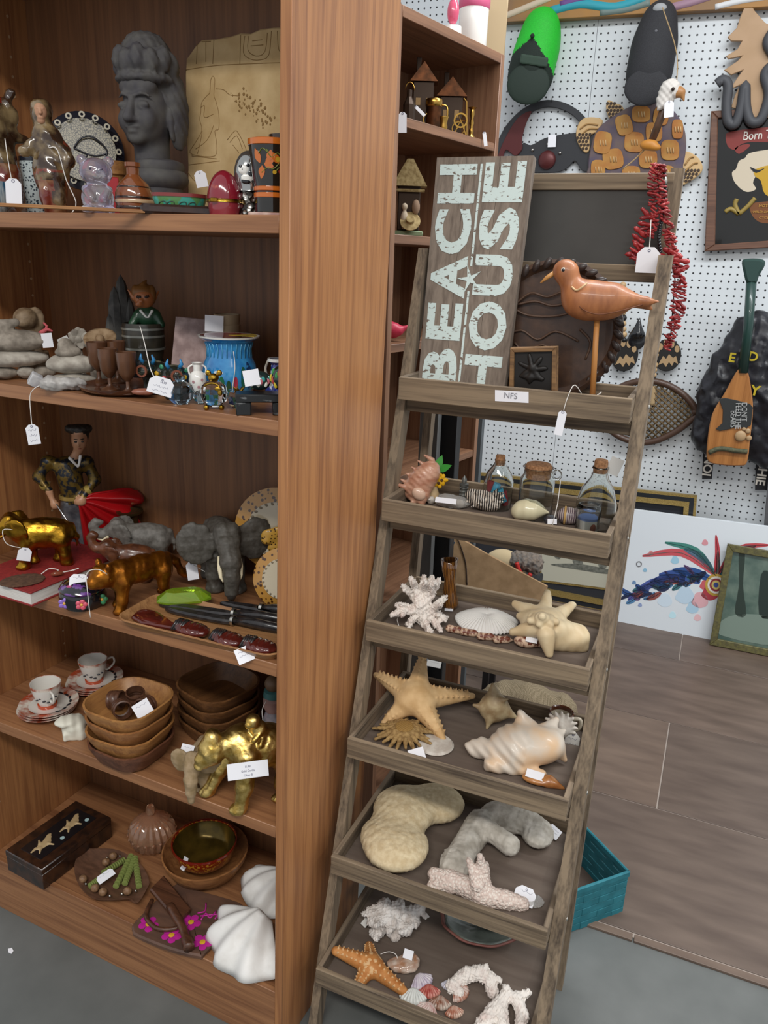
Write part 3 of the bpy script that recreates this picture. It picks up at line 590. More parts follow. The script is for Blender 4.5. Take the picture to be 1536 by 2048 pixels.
# dried flower cluster, hat stone
T=TH_('shell_flower','grey shell flower ornament with folded paper tag','ornament',st(164,1.07,z)); random.seed(5)
part(T,'stem',tube([(0,0,0),(2,0,40),(-2,0,70)],[10,5,4],7),soap)
for i in range(11): part(T,'petal',sph(1,8).s(9,3,15).r('X',random.uniform(-40,40)).r('Y',i*33).t(8*math.sin(i*.57),-4,76+8*math.cos(i*.57)),soapl)
price_tag(T,W(T,-26,-20,66),.018,.026,25,clip=False,mcol='oldpaper')
T=TH_('stone_mushroom','tan stone mushroom carving with a wide tilted cap','stone carving',st(208,1.08,z))
part(T,'stem',lathe([(.01,0),(26,0),(28,30),(18,50),(15,70),(.01,70)],20,cap=False),soap); part(T,'cap',lathe([(.01,0),(14,0),(32,12),(33,17),(28,17),(10,8),(.01,8)],28,cap=False).r('X',28).r('Y',-8).t(0,-2,66),mt('tan_stone','#a98f70',.7,col2='#856a4c',scale=80),True)
part(T,'knob',sph(9,10).t(-2,-8,78),MT['tan_stone'])
# dark stone spires
T=TH_('stone_spires','dark grey stone carving of clustered pointed spires','stone carving',st(250,1.14,z))
for x,y,r,h in ((-10,0,15,170),(4,6,16,192),(18,0,12,150),(26,-8,10,110),(-22,-6,10,120)): part(T,'spire',lathe([(.01,0),(r,0),(r,h*.78),(r*.6,h*.92),(.01,h)],7,cap=False).t(x,y,0),mt('dark_stone','#595753',.6,col2='#403f3d',scale=60,bump=.3),35)
# elf on barrel
T=TH_('elf_figurine','elf bust with green jacket sitting in a dark barrel pot','figurine',st(298,1.115,z))
part(T,'barrel',lathe([(.01,0),(36,0),(42,30),(42,62),(40,70),(36,70),(36,30),(.01,20)],28,cap=False).t(-6,0,40),mt('barrel','#3a362c',.35,col2='#23211c',scale=40,coat=.3)); part(T,'stand',lathe([(.01,0),(38,0),(38,40),(.01,40)],24,cap=False).t(-6,0,0),black_g)
for zz in(60,84,98): part(T,'hoop',lathe([(41.5,zz),(43,zz),(43,zz+4),(41.5,zz+4)],28,cap=False).t(-6,0,0),mt('hoop','#8f9089',.3,.6))
part(T,'jacket',sdf([E(4,0,122,24,18,22),C((-14,-6,126),(-26,-14,108),9,8),C((22,-4,126),(30,-12,108),9,8)],32,6),mt('green_jacket','#23452f',.4,coat=.3),True)
part(T,'collar',sdf([C((-8,-16,134),(2,-18,122),3,2),C((14,-14,134),(6,-18,122),3,2)],22,2),white_g,True)
part(T,'head',sdf([E(0,0,158,21,20,22),E(-6,-18,152,5,6,5),E(-10,-14,146,8,5,5),C((-20,0,158),(-30,4,172),5,1.5),C((20,0,158),(29,4,170),5,1.5),C((-14,-17,160),(-8,-19,160),2,2,1,k=1),C((2,-19,160),(8,-18,161),2,2,1,k=1)],40,4),[mt('elf_skin','#a8653a',.4,coat=.3),mt('dkbrown','#2b1a12',.5)],True)
part(T,'hair',sdf([E(0,4,168,22,21,16),C((0,0,182),(6,4,190),6,2),E(16,0,164,8,12,18),E(-17,4,166,7,12,16)],34,4),mt('elf_hair','#7e5329',.45),True)
# marble slab
g=prism([(-52,0),(46,0),(40,122),(-34,128)],10,1.5).r('X',80)
SG('marble_block','upright slab of pink and grey marble standing behind the blue vase','stone slab',g,mt('pink_marble','#8d7470',.35,col2='#b39a95',scale=45,det=7,lo=.4,hi=.62),st(392,1.13,z))
# bamboo cup on dish
T=TH_('wooden_cup','small pale wooden cup on a saucer with a blank white card','cup',st(458,1.14,z))
part(T,'pedestal',lathe([(.01,0),(30,0),(32,70),(38,88),(.01,90)],26,cap=False),soap); part(T,'saucer',lathe([(.01,90),(40,92),(48,98),(48,101),(.01,98)],30,cap=False),soapl)
part(T,'cup',lathe([(.01,100),(24,100),(26,118),(24,120),(26,138),(23,138),(22,104),(.01,103)],26,cap=False),mt('pale_wood','#a08c70',.6)); price_tag(T,W(T,-25,-30,122),.030,.026,-3,clip=False)
# blue vase
T=TH_('blue_vase','bright blue flared vase painted with fish and a red yellow inside rim','vase',st(461,1.06,z))
m_bl=mt('blue_glaze','#1f6fb0',.12,coat=.9,col2='#3f97cf',scale=40)
part(T,'body',lathe([(.01,0),(40,0),(52,18),(56,42),(52,62),(44,78),(42,90),(46,104),(58,112),(54,113),(40,98),(34,60),(.01,40)],40,cap=False),m_bl)
for i in range(30): a=i*2*pi/30; part(T,'neck_rib',tube([(44.5*math.cos(a),44.5*math.sin(a),76),(43*math.cos(a),43*math.sin(a),90),(47*math.cos(a),47*math.sin(a),103)],1.3,4),mt('blue_light','#4fa0cc',.15,coat=.6),True)
part(T,'rim',lathe([(52,110),(60,113),(61,116),(56,116)],40,cap=False),white_g); part(T,'inside',lathe([(.01,110),(56,116)],40,cap=False),mt('rim_red','#6b1520',.15,coat=.8)); part(T,'inside',prism([(0,0)]+arc(0,0,56,-30,35,8)+[(0,0.1)],.5).t(0,0,116.2),mt('rim_yellow','#c4a51e',.2,coat=.7))
rv=lambda zz:np.interp(zz,[0,18,42,62,78,90],[40,52,56,52,44,42])+.5
for a,zc,rx_,ry_2,c in((-.55,28,7,16,'#1e5c34'),(-.3,26,6,18,'#23704a'),(-.05,24,5,12,'#174a2b'),(.5,40,6,22,'#23604a'),(.75,44,7,26,'#1d3f6e'),(.2,30,4,14,'#b43a50'),(-.42,50,10,4,'#d7dee0'),(-.7,34,4,6,'#c25a60'),(.95,34,5,18,'#3a8a5a')): part(T,'painted_motif',oncyl(prism([(rx_*math.cos(t),ry_2*math.sin(t)) for t in np.arange(0,6.2,.6)],.5),rv,zc,a),mt('motif'+c,c,.2,coat=.7))
part(T,'string',tube(smoothpts([tuple(W(T,*q)) for q in((8,-46,90),(10,-58,60),(4,-58,20),(6,-58,4))]),.0007,5),MT['thread'],world=True,smooth=True)
# small blue vase with handles
T=TH_('blue_vase','small dark blue and white porcelain vase with pale handles','vase',st(556,1.06,z))
part(T,'body',lathe([(.01,0),(18,0),(26,16),(24,34),(15,46),(13,70),(19,78),(16,78),(.01,60)],28,cap=False),mt('cobalt','#2a3680',.12,coat=.9,col2='#c7cbe0',scale=140,lo=.55,hi=.62)); part(T,'rim',lathe([(14,76),(20,76),(20,82),(15,82)],28,cap=False),white_g)
for s_ in(-1,1): part(T,'handle',tube(smoothpts([(s_*18,0,78),(s_*24,0,62),(s_*20,0,44),(s_*15,0,42)],4),2.6,6),soapl,True)
# white mini amphora
T=TH_('white_vase','miniature white porcelain two-handled vase with faint flowers','vase',st(397,.985,z))
part(T,'body',lathe([(.01,0),(8,0),(9,4),(15,26),(18,42),(15,54),(8,60),(8,72),(12,76),(9,76),(.01,64)],28,cap=False),white_g)
for s_ in(-1,1): part(T,'handle',tube(smoothpts([(s_*8,0,72),(s_*17,0,66),(s_*16,0,54),(s_*13,0,50)],4),2,6),white_g,True)
for a,zc in((-.5,40),(.1,30),(.5,44)): part(T,'flower_motif',oncyl(prism(arc(0,0,3,0,300,6),.4),lambda q:np.interp(q,[4,26,42],[9,15,18])+.3,zc,a),mt('pinkfl','#b98b90',.3))
# round wooden tray with goblets
tf=st(250,.992,z); TY=TH_('wooden_tray','round dark wooden tray carrying small wooden goblets','tray',tf)
part(TY,'tray',lathe([(.01,0),(70,0),(88,8),(92,14),(88,14),(70,6),(.01,5)],44,cap=False),mt('tray_wood','#4a2a1c',.2,col2='#5e3826',scale=40,stretch=(.3,2,1),coat=.5))
gob=lathe([(.01,0),(19,0),(19,3),(8,7),(4,12),(4,24),(10,30),(17,40),(20,66),(21,82),(18,82),(15,46),(.01,36)],26,cap=False)
m_gob=mt('goblet_wood','#5f3d26',.35,col2='#44291a',scale=60,stretch=(1,1,.3),coat=.2)
for i,(x,y,lb) in enumerate([(199,1.005,'small turned wooden goblet at the tray edge beside the stone turtle'),(221,.965,'small turned wooden goblet with pale streak at front of the tray'),(257,.955,'small turned wooden goblet at the tray front beside copper piece'),(236,1.03,'small turned wooden goblet half hidden behind the other goblets')]):
    SG('wooden_goblet',lb,'goblet',gob,m_gob,st(x,y,z+.0052),group='wooden goblets on the round tray')
price_tag(TY,PY(322,772,.925),.036,.026,-18,string=[PY(280,652,.99),PY(290,690,.96),PY(300,735,.93),PY(309,755,.925)],lines=('14.99','~abcd','~ab'),dx=.05)
SG('copper_piece','flat polished copper coloured stone lying on the round tray','stone',sdf([E(0,0,7,22,12,7),E(12,0,6,12,10,6)],26,4,floor=0),mt('copper_stone','#8f5a48',.3,coat=.3),st(285,.955,z+.0052),smooth=True)
# painted pottery bulls
for px,Y,lb,dy in((312,1.00,'dark painted pottery bull with blue horns beside the goblets',-30),(352,.985,'dark painted pottery bull with flowers and one blue ear',10)):
    T=TH_('pottery_bull',lb,'figurine',st(px,Y,z,dy),group='painted pottery bulls')
    part(T,'body',sdf([E(0,6,40,30,26,26),E(-4,-22,52,15,18,15),C((-14,-6,30),(-15,-8,4),8,8),C((14,-6,30),(15,-8,4),8,8),C((-14,18,30),(-14,20,4),8,8),C((14,18,30),(14,20,4),8,8),E(-4,-38,50,11,7,11)],40,7,floor=0),mt('bull_glaze','#22261f',.25,col2='#6d6a58',scale=55,stretch=(.4,1,3),lo=.58,hi=.66,coat=.4),True)
    part(T,'muzzle',lathe([(10,0),(12,0),(12,3),(8,3)],16,cap=False).r('X',90).t(-4,-42,50),mt('bull_red','#7a4632',.4))
    for s_ in(-1,1): part(T,'horn',tube(smoothpts([(-4+s_*10,-18,62),(-4+s_*15,-20,70),(-4+s_*12,-22,80)],3),[4,3.4,1.2],7) if False else tube([(-4+s_*10,-18,62),(-4+s_*15,-20,70),(-4+s_*12,-22,80)],[4.5,4,1.4],7),mt('horn_blue','#2f7fb6',.25,coat=.5),True)
    for k,(a,b,c) in enumerate((( 16,-16,44),(22,-6,56),(-24,-8,42))): part(T,'painted_flower',sph(1,8).s(5,2,5).t(a,b-5,c),mt(('fl_y','fl_g','fl_r')[k],('#c79d22','#3a8a6a','#b0343c')[k],.3,coat=.4))
# crystals
def faceted(fr,name,label,prof,mat,n=9): 
    T=TH_(name,label,'crystal ornament',fr); part(T,'body',lathe(prof,n,cap=False),mat,False); return T
T=faceted(st(362,.952,z),'crystal_pomegranate','small blue cut crystal pomegranate with leafy crown',[(.01,0),(14,0),(24,10),(28,24),(23,38),(12,44),(.01,45)],crystal)
for i in range(6): a=i*pi/3; part(T,'crown_leaf',lathe([(.01,0),(4,5),(.01,16)],4,cap=False).r('Y',24).r('Z',math.degrees(a)).t(4*math.cos(a),4*math.sin(a),43),crystal,False)
T=faceted(st(429,.945,z),'crystal_mouse','clear cut crystal mouse with gold ears and feet','' or [(.01,4),(14,6),(24,16),(28,32),(24,46),(14,54),(.01,56)],clear,10)
part(T,'head',sdf([E(0,-4,62,11,10,9),E(-10,0,71,6,3,6,k=1),E(12,0,71,6,3,6,k=1),C((-2,-12,60),(-5,-18,58),4,2)],28,3),gold,True)
part(T,'trim',tube(smoothpts([(-18,-14,48),(-6,-22,54),(6,-22,52),(12,-24,44)],4),2.4,6),gold,True); part(T,'bow',sdf([E(8,-28,44,7,3,5),E(12,-28,36,5,3,6)],18,2),gold,True)
for x in(-16,14): part(T,'foot',sph(6,8).t(x,-12,5),gold)
SG('crystal_sphere','small clear crystal ball beside the crystal mouse','crystal ornament',sph(14,12).t(0,0,14),crystal,st(401,.965,z),smooth=False)
T=faceted(st(478,.965,z),'crystal_pineapple','amber crystal bowl with golden leaf crown','' or [(.01,0),(10,0),(20,10),(24,26),(18,34),(.01,34)],glass('amber_crystal','#d9c9a0',.0,1.5))
for i in range(7): a=i*2*pi/7; part(T,'gold_leaf',lathe([(.01,0),(3,5),(.01,15)],4,cap=False).r('Y',40).r('Z',math.degrees(a)).t(3*math.cos(a),3*math.sin(a),33),gold,False)
# black marble stand + painted eggs
T=TH_('marble_stand','black veined marble stand holding painted eggs','stand',st(524,.95,z)); m_bm=mt('black_marble','#1c1d1e',.3,col2='#6d6f70',scale=60,stretch=(1,1,2.5),det=6,lo=.6,hi=.72)
part(T,'slab',box(104,44,16,2).t(0,0,26),m_bm)
for x in(-36,36): part(T,'foot',box(30,40,26,2).t(x,0,0),m_bm)
me=lambda c1,c2,n:mt(n,c1,.15,col2=c2,scale=120,pat='voro',coat=.9,lo=.3,hi=.36)
T=TH_('painted_egg','painted egg with pink and teal flowers on the marble stand','egg',st(520,.950,z+.034)); part(T,'egg',sph(1,20).s(24,20,19).t(0,0,19),mt('egg_dark','#20302f',.15,coat=.9))
for i in range(12): a=-1.3+.23*i; b=.3*math.sin(i*2.1); part(T,'painted_petal',sph(1,8).s(4,1.2,6).t(22.5*math.sin(a)*math.cos(b),-19.6*math.cos(a)*math.cos(b),19+18*math.sin(b)),mt(('p_pink','p_teal','p_white')[i%3],('#c06a74','#2f8f8a','#cfcfc4')[i%3],.2,coat=.6))
price_tag(T,W(T,-16,-24,28),.022,.022,10,clip=False)
T=TH_('painted_egg','black painted egg with yellow and green leaves on the marble stand','egg',st(566,.962,z+.034)); part(T,'egg',sph(1,20).s(24,22,26).t(0,0,26),mt('egg_dark2','#15201a',.15,coat=.9))
for i in range(14): a=-1.4+.21*i; b=.5*math.sin(i*1.7); part(T,'painted_petal',sph(1,8).s(4,1.2,8).t(22.8*math.sin(a)*math.cos(b),-21.3*math.cos(a)*math.cos(b),26+25*math.sin(b)),mt(('q_y','q_g','q_r')[i%3],('#c8b022','#2f8a3c','#a8322c')[i%3],.2,coat=.6))
# ================================================================ third shelf
z=ZS[2]
def sheet(fn,nu,nv,th):
    """closed thin cloth-like slab from fn(u,v)->(x,y,z)"""
    P=np.array([[fn(i/nu,j/nv) for j in range(nv+1)] for i in range(nu+1)],float)
    du=np.gradient(P,axis=0);dv=np.gradient(P,axis=1);n=np.cross(du,dv);n/=np.linalg.norm(n,axis=2,keepdims=True)+1e-9
    A=(P+n*th/2).reshape(-1,3);B=(P-n*th/2).reshape(-1,3);k=nv+1;N=len(A);f=[]
    for i in range(nu):
        for j in range(nv): a=i*k+j; f+=[(a,a+k,a+k+1,a+1),(N+a+1,N+a+k+1,N+a+k,N+a)]
    ring=[(i*k) for i in range(nu)]+[nu*k+j for j in range(nv)]+[i*k+nv for i in range(nu,0,-1)]+[j for j in range(nv,0,-1)]
    for i in range(len(ring)): a,b=ring[i],ring[(i+1)%len(ring)]; f.append((b,a,N+a,N+b))
    return M(np.vstack([A,B]),f)
def lay(pts,z,th,bev=0): return prism([tuple(PZ(x,y,z)[:2]) for x,y in pts],th,bev,z)
def elephant(trunk,ear=(20,4,26),earrot=0,n=54,k=9,tusk=None,tail=True,wr=.9,tr=None,leg=(0,0,0,0),earx=-40,eary=26):
    tr=tr or [12,10,8,6,5,4,3.5,3][:len(trunk)]
    p=[E(8,0,68,46,28,33),E(38,0,64,26,27,31),E(-22,0,68,27,26,30),E(-50,0,88,23,19,24),E(-52,-8,104,11,9,10),E(-52,8,104,11,9,10)]
    for i,(x,y) in enumerate(((-24,-15),(-24,15),(40,-15),(40,15))):
        p+=[C((x,y,55),(x+leg[i]*.5,y,28),15,11),C((x+leg[i]*.5,y,28),(x+leg[i],y,5),11,11),E(x+leg[i]-2,y,4,13,12,7)]
    p+=chain(trunk,tr)
    for s_ in(-1,1): p.append(E(earx,s_*eary,84,ear[0],ear[1],ear[2],rot=(s_*(-12),0,s_*(25+earrot)),k=4)); p.append(E(-62,s_*15,94,4,3,3.5,k=2))
    if tail: p+=chain([(62,0,80),(70,0,55),(68,0,34)],[5,3,2.5])
    nf=noise3(.16,5,2)
    return sdf(p,n,k,disp=lambda X,Y,Z:wr*nf(X,Y,Z)+.35*wr*np.sin(Z*.9+X*.3),floor=0)
m_gel=mt('gilt','#b5882c',.3,1,col2='#7c5a18',scale=60,bump=.6,lo=.4,hi=.7)
# --- red book
N=PZ(64,1214,z); bdir=PZ(205,1152,z)-N; bdir/=np.linalg.norm(bdir); adir=np.array([-bdir[1],bdir[0],0]); yb=math.atan2(bdir[1],bdir[0])
T=thing('book','thick red hardcover book lying flat under the gilt elephant','book',N,yb); bh=.027; bw=.215; bl=.155
m_rb=mt('red_cloth','#8f2826',.7,col2='#7a2020',scale=200)
for zz in(0,bh-.003): part(T,'cover',box(bw,bl,.003,.0006).t(bw/2,bl/2,zz),m_rb)
part(T,'pages',box(bw-.006,bl-.006,bh-.006).t(bw/2-.001,bl/2,.003),mt('pages','#dcd8d2',.8,col2='#c4beb6',scale=400,stretch=(.02,.02,3)),False); part(T,'spine',box(.003,bl,bh,.0008).t(bw+.001,bl/2,0),m_rb)
zb=z+bh
T=TH_('elephant_figurine','gilt gold elephant figurine standing on the red book','figurine',sz_(86,1128,zb,-4))
g=elephant([(-64,0,88),(-80,0,84),(-96,0,84),(-108,0,90),(-116,0,96)],ear=(24,5,27),tr=[13,11,9,7,5],leg=(-10,6,8,-6),n=60).s(1.06)
part(T,'body',g,m_gel,True)
for s_ in(-1,1): part(T,'tusk',tube([(-68,s_*12,78),(-78,s_*13,72),(-86,s_*12,74)],[3.5,2.8,1],7),m_gel,True)
price_tag(T,W(T,-30,-48,44),.023,.025,-15,string=[W(T,-48,-30,94),W(T,-66,-40,98),W(T,-62,-44,70),W(T,-36,-46,58)])
T=TH_('leather_coaster','brown fuzzy oval leather medallion with cord on the book','medallion',sz_(45,1163,zb)); part(T,'disc',sdf([E(0,0,3,48,36,4)],40,1,disp=lambda X,Y,Z:.7*np.sin(X*.7)*np.sin(Y*.7)),mt('leather','#5e4230',.9,col2='#4a3324',scale=150,bump=.5),True)
part(T,'cord',tube(smoothpts([tuple(W(T,*q)) for q in((40,20,4),(58,36,8),(76,14,10),(66,-2,10),(100,6,8),(118,0,14))]),.001,5),MT['thread'],True,world=True); part(T,'knot',sph(9,10).s(1.6,.8,.6).t(72,2,7),mt('leather2','#7a3a22',.7))
# --- matador
m_skin=mt('fig_skin','#b98a6a',.35); m_gj=mt('gold_jacket','#6a5524',.35,.5,col2='#20242c',scale=110,lo=.45,hi=.58); m_sil=mt('silver_pants','#8a8c90',.3,.5,col2='#5b6068',scale=60); m_blk=mt('fig_black','#16130f',.5,col2='#3a3530',scale=180)
T=TH_('matador_figurine','painted matador figurine holding a sword and a flowing red cape','figurine',sz_(162,1104,z))
INFO[T.name]=(INFO[T.name][0]*1.14,INFO[T.name][1])
mp=[C((-16,4,0),(-14,2,86),11,15,2),C((12,0,0),(8,0,86),11,15,2),E(-3,0,98,24,19,20,2),C((-3,0,106),(-8,0,152),20,23,1),E(-9,0,168,28,18,18,1),E(-40,2,178,14,13,11,1),E(22,0,174,14,13,11,1),
 C((-40,2,176),(-60,4,150),10,9,1),C((-60,4,150),(-44,-10,128),9,6,1),C((-44,-10,126),(-38,-14,104),6,5,0),E(-36,-16,100,8,6,8,0),
 C((24,0,172),(36,-4,140),11,10,1),C((36,-4,140),(14,-20,116),9,7,1),E(8,-24,106,10,7,9,0),C((4,-2,184),(12,-5,198),8,8,0),E(14,-8,214,13,14,17,0),C((12,-21,214),(12,-24,209),2,2.5,0,k=2),E(17,2,222,15,14,14,3),E(15,-2,236,19,15,8,3),E(-2,0,236,7,8,7,3),E(32,0,235,7,8,7,3)]
part(T,'figure',sdf(mp,72,6,floor=0),[m_skin,m_gj,m_sil,m_blk],True)
part(T,'collar',sdf([C((-4,-17,186),(8,-18,170),3,2),C((14,-14,188),(10,-18,172),3,2)],22,2),white_g,True); part(T,'tie',box(5,3,34,1).r('Y',-18).t(2,-20,142),m_blk)
for s_ in(-1,1): part(T,'eye',sph(2.1,8).s(1.3,.6,.8).t(14+s_*5.5,-21,216),m_blk); part(T,'eyebrow',tube([(14+s_*2.5,-21.8,220),(14+s_*8.5,-19.5,220.5)],.8,4),m_blk)
part(T,'mouth',sph(1,8).s(3.2,1,1.1).t(14,-20.6,203),mt('lip_red','#8a3a32',.5)); part(T,'cuff',lathe([(8.5,-4),(9.5,0),(8.5,4)],14,cap=False).r('X',30).t(-50,-6,136),mt('cuff_gold','#a8924c',.4,.3)); part(T,'cuff',lathe([(8.5,-4),(10,0),(8.5,4)],14,cap=False).r('Y',60).t(22,-15,124),MT['cuff_gold'])
part(T,'belt',lathe([(22,0),(25,1),(25,7),(22,8)],20,1,.85,cap=False).t(-4,0,106),mt('gold_belt','#a58a4c',.4,.4))
m_cape=mt('cape_red','#a31318',.22,coat=.5)
def capef(u,v):
    th=math.radians(4-92*u); R_=(96+10*math.sin(u*6.5*pi)*v-4*u)*(1+.16*math.sin(pi*u)); fo=v*9*math.sin(u*5*2*pi+v)
    return (4+v*R_*math.cos(th)*1.04,-26+14*v+fo,max(2,108+v*R_*math.sin(th)*1.06+10*math.sin(pi*v)*(1-u)+2*math.sin(v*9)*(1-u)))
part(T,'cape',sheet(capef,64,16,3),m_cape,True); part(T,'sword',tube([(-34,-20,104),(-12,-30,60),(4,-36,14)],[1.8,1.6,.6],5),mt('blade','#c9ccce',.25,1),True); part(T,'base',lathe([(.01,0),(40,0),(40,5),(.01,5)],24,1,.7,cap=False),m_blk)
# --- black flowered trinket box
T=TH_('trinket_box','round black lacquer trinket box painted with pink flowers','trinket box',sz_(168,1208,z))
part(T,'base',lathe([(.01,0),(40,0),(47,10),(49,22),(46,36),(43,38),(.01,36)],36,cap=False),black_g); part(T,'lid',lathe([(46,37),(48,41),(42,50),(26,58),(.01,61)],36,cap=False),mt('lid_paint','#161620',.15,col2='#6a3f8a',scale=50,lo=.52,hi=.56,coat=.9))
def flower(T,pos,r,c,nrm=-1): 
    for i in range(5): a=i*2*pi/5; part(T,'petal',sph(1,8).s(r*.42,r*.2,r*.42).t(pos[0]+r*.55*math.cos(a),pos[1],pos[2]+r*.55*math.sin(a)),mt('petal'+c,c,.25,coat=.6))
    part(T,'flower_centre',sph(1,8).s(r*.28,r*.26,r*.28).t(*pos),mt('fl_centre','#d9a84a',.3))
for x,c in((-38,'#8a6ac0'),(-5,'#d0566a'),(36,'#3a8a5a')): flower(T,(x,-math.sqrt(max(48.5**2-x*x,1)),20),13,c)
for x,y,c in((-20,-20,'#c05a8a'),(18,-16,'#2f8f7a'),(0,10,'#5a5ac0'),(-24,12,'#2f8f7a')): part(T,'painted_leaf',sph(1,10).s(12,8,3).t(x,y,55-abs(x)*.12),mt('lidleaf'+c,c,.2,coat=.8))
price_tag(T,W(T,-6,-16,62),.030,.022,-8,tilt=35,lines=('~a',))
# --- candlestick with tag
T=TH_('brass_candlestick','dark brass candlestick cup behind the red cape with tag','candlestick',sz_(265,1103,z)); part(T,'body',lathe([(.01,0),(22,0),(20,8),(9,14),(8,40),(13,48),(16,66),(16,80),(26,86),(27,91),(20,91),(14,86),(.01,84)],26,cap=False),mt('old_brass','#5e4f34',.35,.8))
price_tag(T,W(T,0,-24,42),.026,.026,0,clip=False,string=[W(T,-16,-14,62),W(T,0,-20,64),W(T,12,-22,58)])
# --- elephants
m_gr=mt('elephant_grey','#57534d',.55,col2='#444039',scale=120,bump=.5); m_gr2=mt('elephant_grey2','#77736d',.55,col2='#5f5b55',scale=120,bump=.4); m_br=mt('elephant_brown','#6b4028',.35,col2='#4a2a1a',scale=80,coat=.3,bump=.3); ivory=mt('ivory','#e0d3b2',.35)
T=TH_('elephant_figurine','grey elephant figurine with raised curled trunk behind the gold tiger','figurine',sz_(288,1130,z,-6))
part(T,'body',elephant([(-66,0,86),(-84,0,78),(-98,0,82),(-104,0,98),(-96,0,108),(-84,0,106)],ear=(25,4,28),tr=[13,10,9,8,6.5,5]).s(.92),m_gr2,True)
for s_ in(-1,1): part(T,'tusk',tube([(-64,s_*11,70),(-76,s_*12,63),(-86,s_*12,66)],[3,2.6,1],7),ivory,True)
T=TH_('elephant_figurine','small brown elephant figurine trumpeting with a coiled trunk','figurine',sz_(262,1160,z,-10))
part(T,'body',elephant([(-66,0,92),(-80,0,92),(-90,0,104),(-94,0,120),(-88,0,132),(-78,0,128),(-80,0,120)],ear=(24,4,24),tr=[14,11,9,7,6,5,4]).s(.80),m_br,True)
T=TH_('elephant_figurine','large dark grey elephant figurine with white tusks facing outward','figurine',sz_(446,1168,z,98))
part(T,'body',elephant([(-68,0,86),(-80,0,66),(-84,0,44),(-82,0,24),(-76,0,10)],ear=(6,28,32),earrot=-35,tr=[15,13,10,8,6],wr=1.1,n=70,leg=(-6,4,4,-4),earx=-42,eary=42).s(1.36),m_gr,True)
for s_ in(-1,1): part(T,'tusk',tube([(-92,s_*17,96),(-104,s_*20,78),(-110,s_*19,62),(-116,s_*16,54)],[5,4.6,3.4,1],8),ivory,True)
price_tag(T,W(T,-20,62,44),.020,.034,6,tilt=10,string=[W(T,-30,34,40),W(T,-24,50,50),W(T,-22,60,56)])
# --- tiger
T=TH_('tiger_figurine','gold painted tiger figurine prowling beside the wooden tray','figurine',sz_(275,1208,z,30))
INFO[T.name]=(INFO[T.name][0]*1.17,INFO[T.name][1])
tp=[E(10,0,66,44,22,26),E(48,0,64,24,21,25),E(-30,0,66,28,23,28),E(-62,0,72,22,21,22),E(-80,0,64,12,12,11),E(-90,0,66,4,5,4,k=2),E(-58,-17,92,7,4,8,k=3),E(-58,17,92,7,4,8,k=3),E(-78,-11,78,5,4,3,k=2),E(-78,11,78,5,4,3,k=2),
 C((-32,-14,54),(-38,-15,22),14,9),C((-38,-15,22),(-42,-15,5),9,8),E(-46,-15,5,11,9,6),C((-30,14,54),(-22,14,24),13,9),C((-22,14,24),(-26,14,5),9,8),E(-30,14,5,11,9,6),C((50,-13,54),(46,-14,28),16,9),C((46,-14,28),(54,-14,6),8,7),E(49,-14,5,11,8,6),C((54,13,54),(62,13,28),15,9),C((62,13,28),(64,13,6),8,7),E(60,13,5,11,8,6)]
tp+=chain([(68,0,74),(84,0,60),(94,0,36),(104,0,28),(112,0,40)],[8,6.5,6,6,5.5])
part(T,'body',sdf(tp,66,8,disp=lambda X,Y,Z:.5*np.sin(X*.45+np.sin(Z*.2)),floor=0),mt('tiger_gold','#a5661c',.3,.85,col2='#7a4512',scale=70,bump=.4),True)
part(T,'string',tube(smoothpts([tuple(W(T,*q)) for q in((-66,-24,84),(-80,-22,96),(-92,-6,88),(-94,-6,50),(-94,-8,8))]),.0007,5),MT['thread'],True,world=True)
# --- leopard plates on an easel
m_leo=mt('leopard_rim','#4a2a12',.2,col2='#b8863c',scale=110,pat='voro',lo=.28,hi=.36,coat=.7)
def dish(T,name,R,rim,cx,cz,yy,tilt,rz):
    a=lathe([(.01,4),(R*.62,4),(R*.7,2),(R,-4),(R,-7),(R*.7,-1),(.01,0)],44,cap=False)
    b=lathe([(.01,0),(R*.66,0),(R*.66,1.2),(.01,1.2)],44,cap=False).t(0,0,4.2)
    part(T,name,a.r('X',tilt).r('Z',rz).t(cx,yy,cz),m_leo); part(T,'plate_centre',b.r('X',tilt).r('Z',rz).t(cx,yy,cz),mt('plate_cream','#c2b59a',.2,coat=.7))
    for i in range(26): t=i*2*pi/26; part(T,'leaf_border',sph(1,6).s(R*.05,R*.035,.8).r('Z',math.degrees(t)+40).t(R*.62*math.cos(t),R*.62*math.sin(t),5.6).r('X',tilt).r('Z',rz).t(cx,yy,cz),mt('border_grey','#7c6f58',.4))
T=TH_('leopard_plate','large plate with leopard spotted rim and resting leopard on an easel','plate',st(552,1.165,z))
dish(T,'plate',82,20,0,128,0,80,-12)
lp=[E(6,-14,112,26,6,24),E(-14,-17,118,16,6,14),E(-20,-18,108,9,6,7),E(10,-16,92,28,6,11)]
part(T,'leopard_motif',sdf(lp,34,5).t(2,-4,4),mt('leopard','#3f2814',.3,col2='#c2953f',scale=200,pat='voro',lo=.26,hi=.34),True); part(T,'easel',box(8,26,70,1).t(0,-16,0)+box(8,40,12,1).t(0,-26,6),black_g)
T=TH_('leopard_bowl','smaller leopard spotted bowl standing on edge below the plate','bowl',st(562,1.09,z)); dish(T,'bowl',62,16,4,66,6,74,-14); part(T,'stand',box(8,30,34,1).t(16,-26,0)+box(8,8,56,1).t(16,-12,0),black_g)
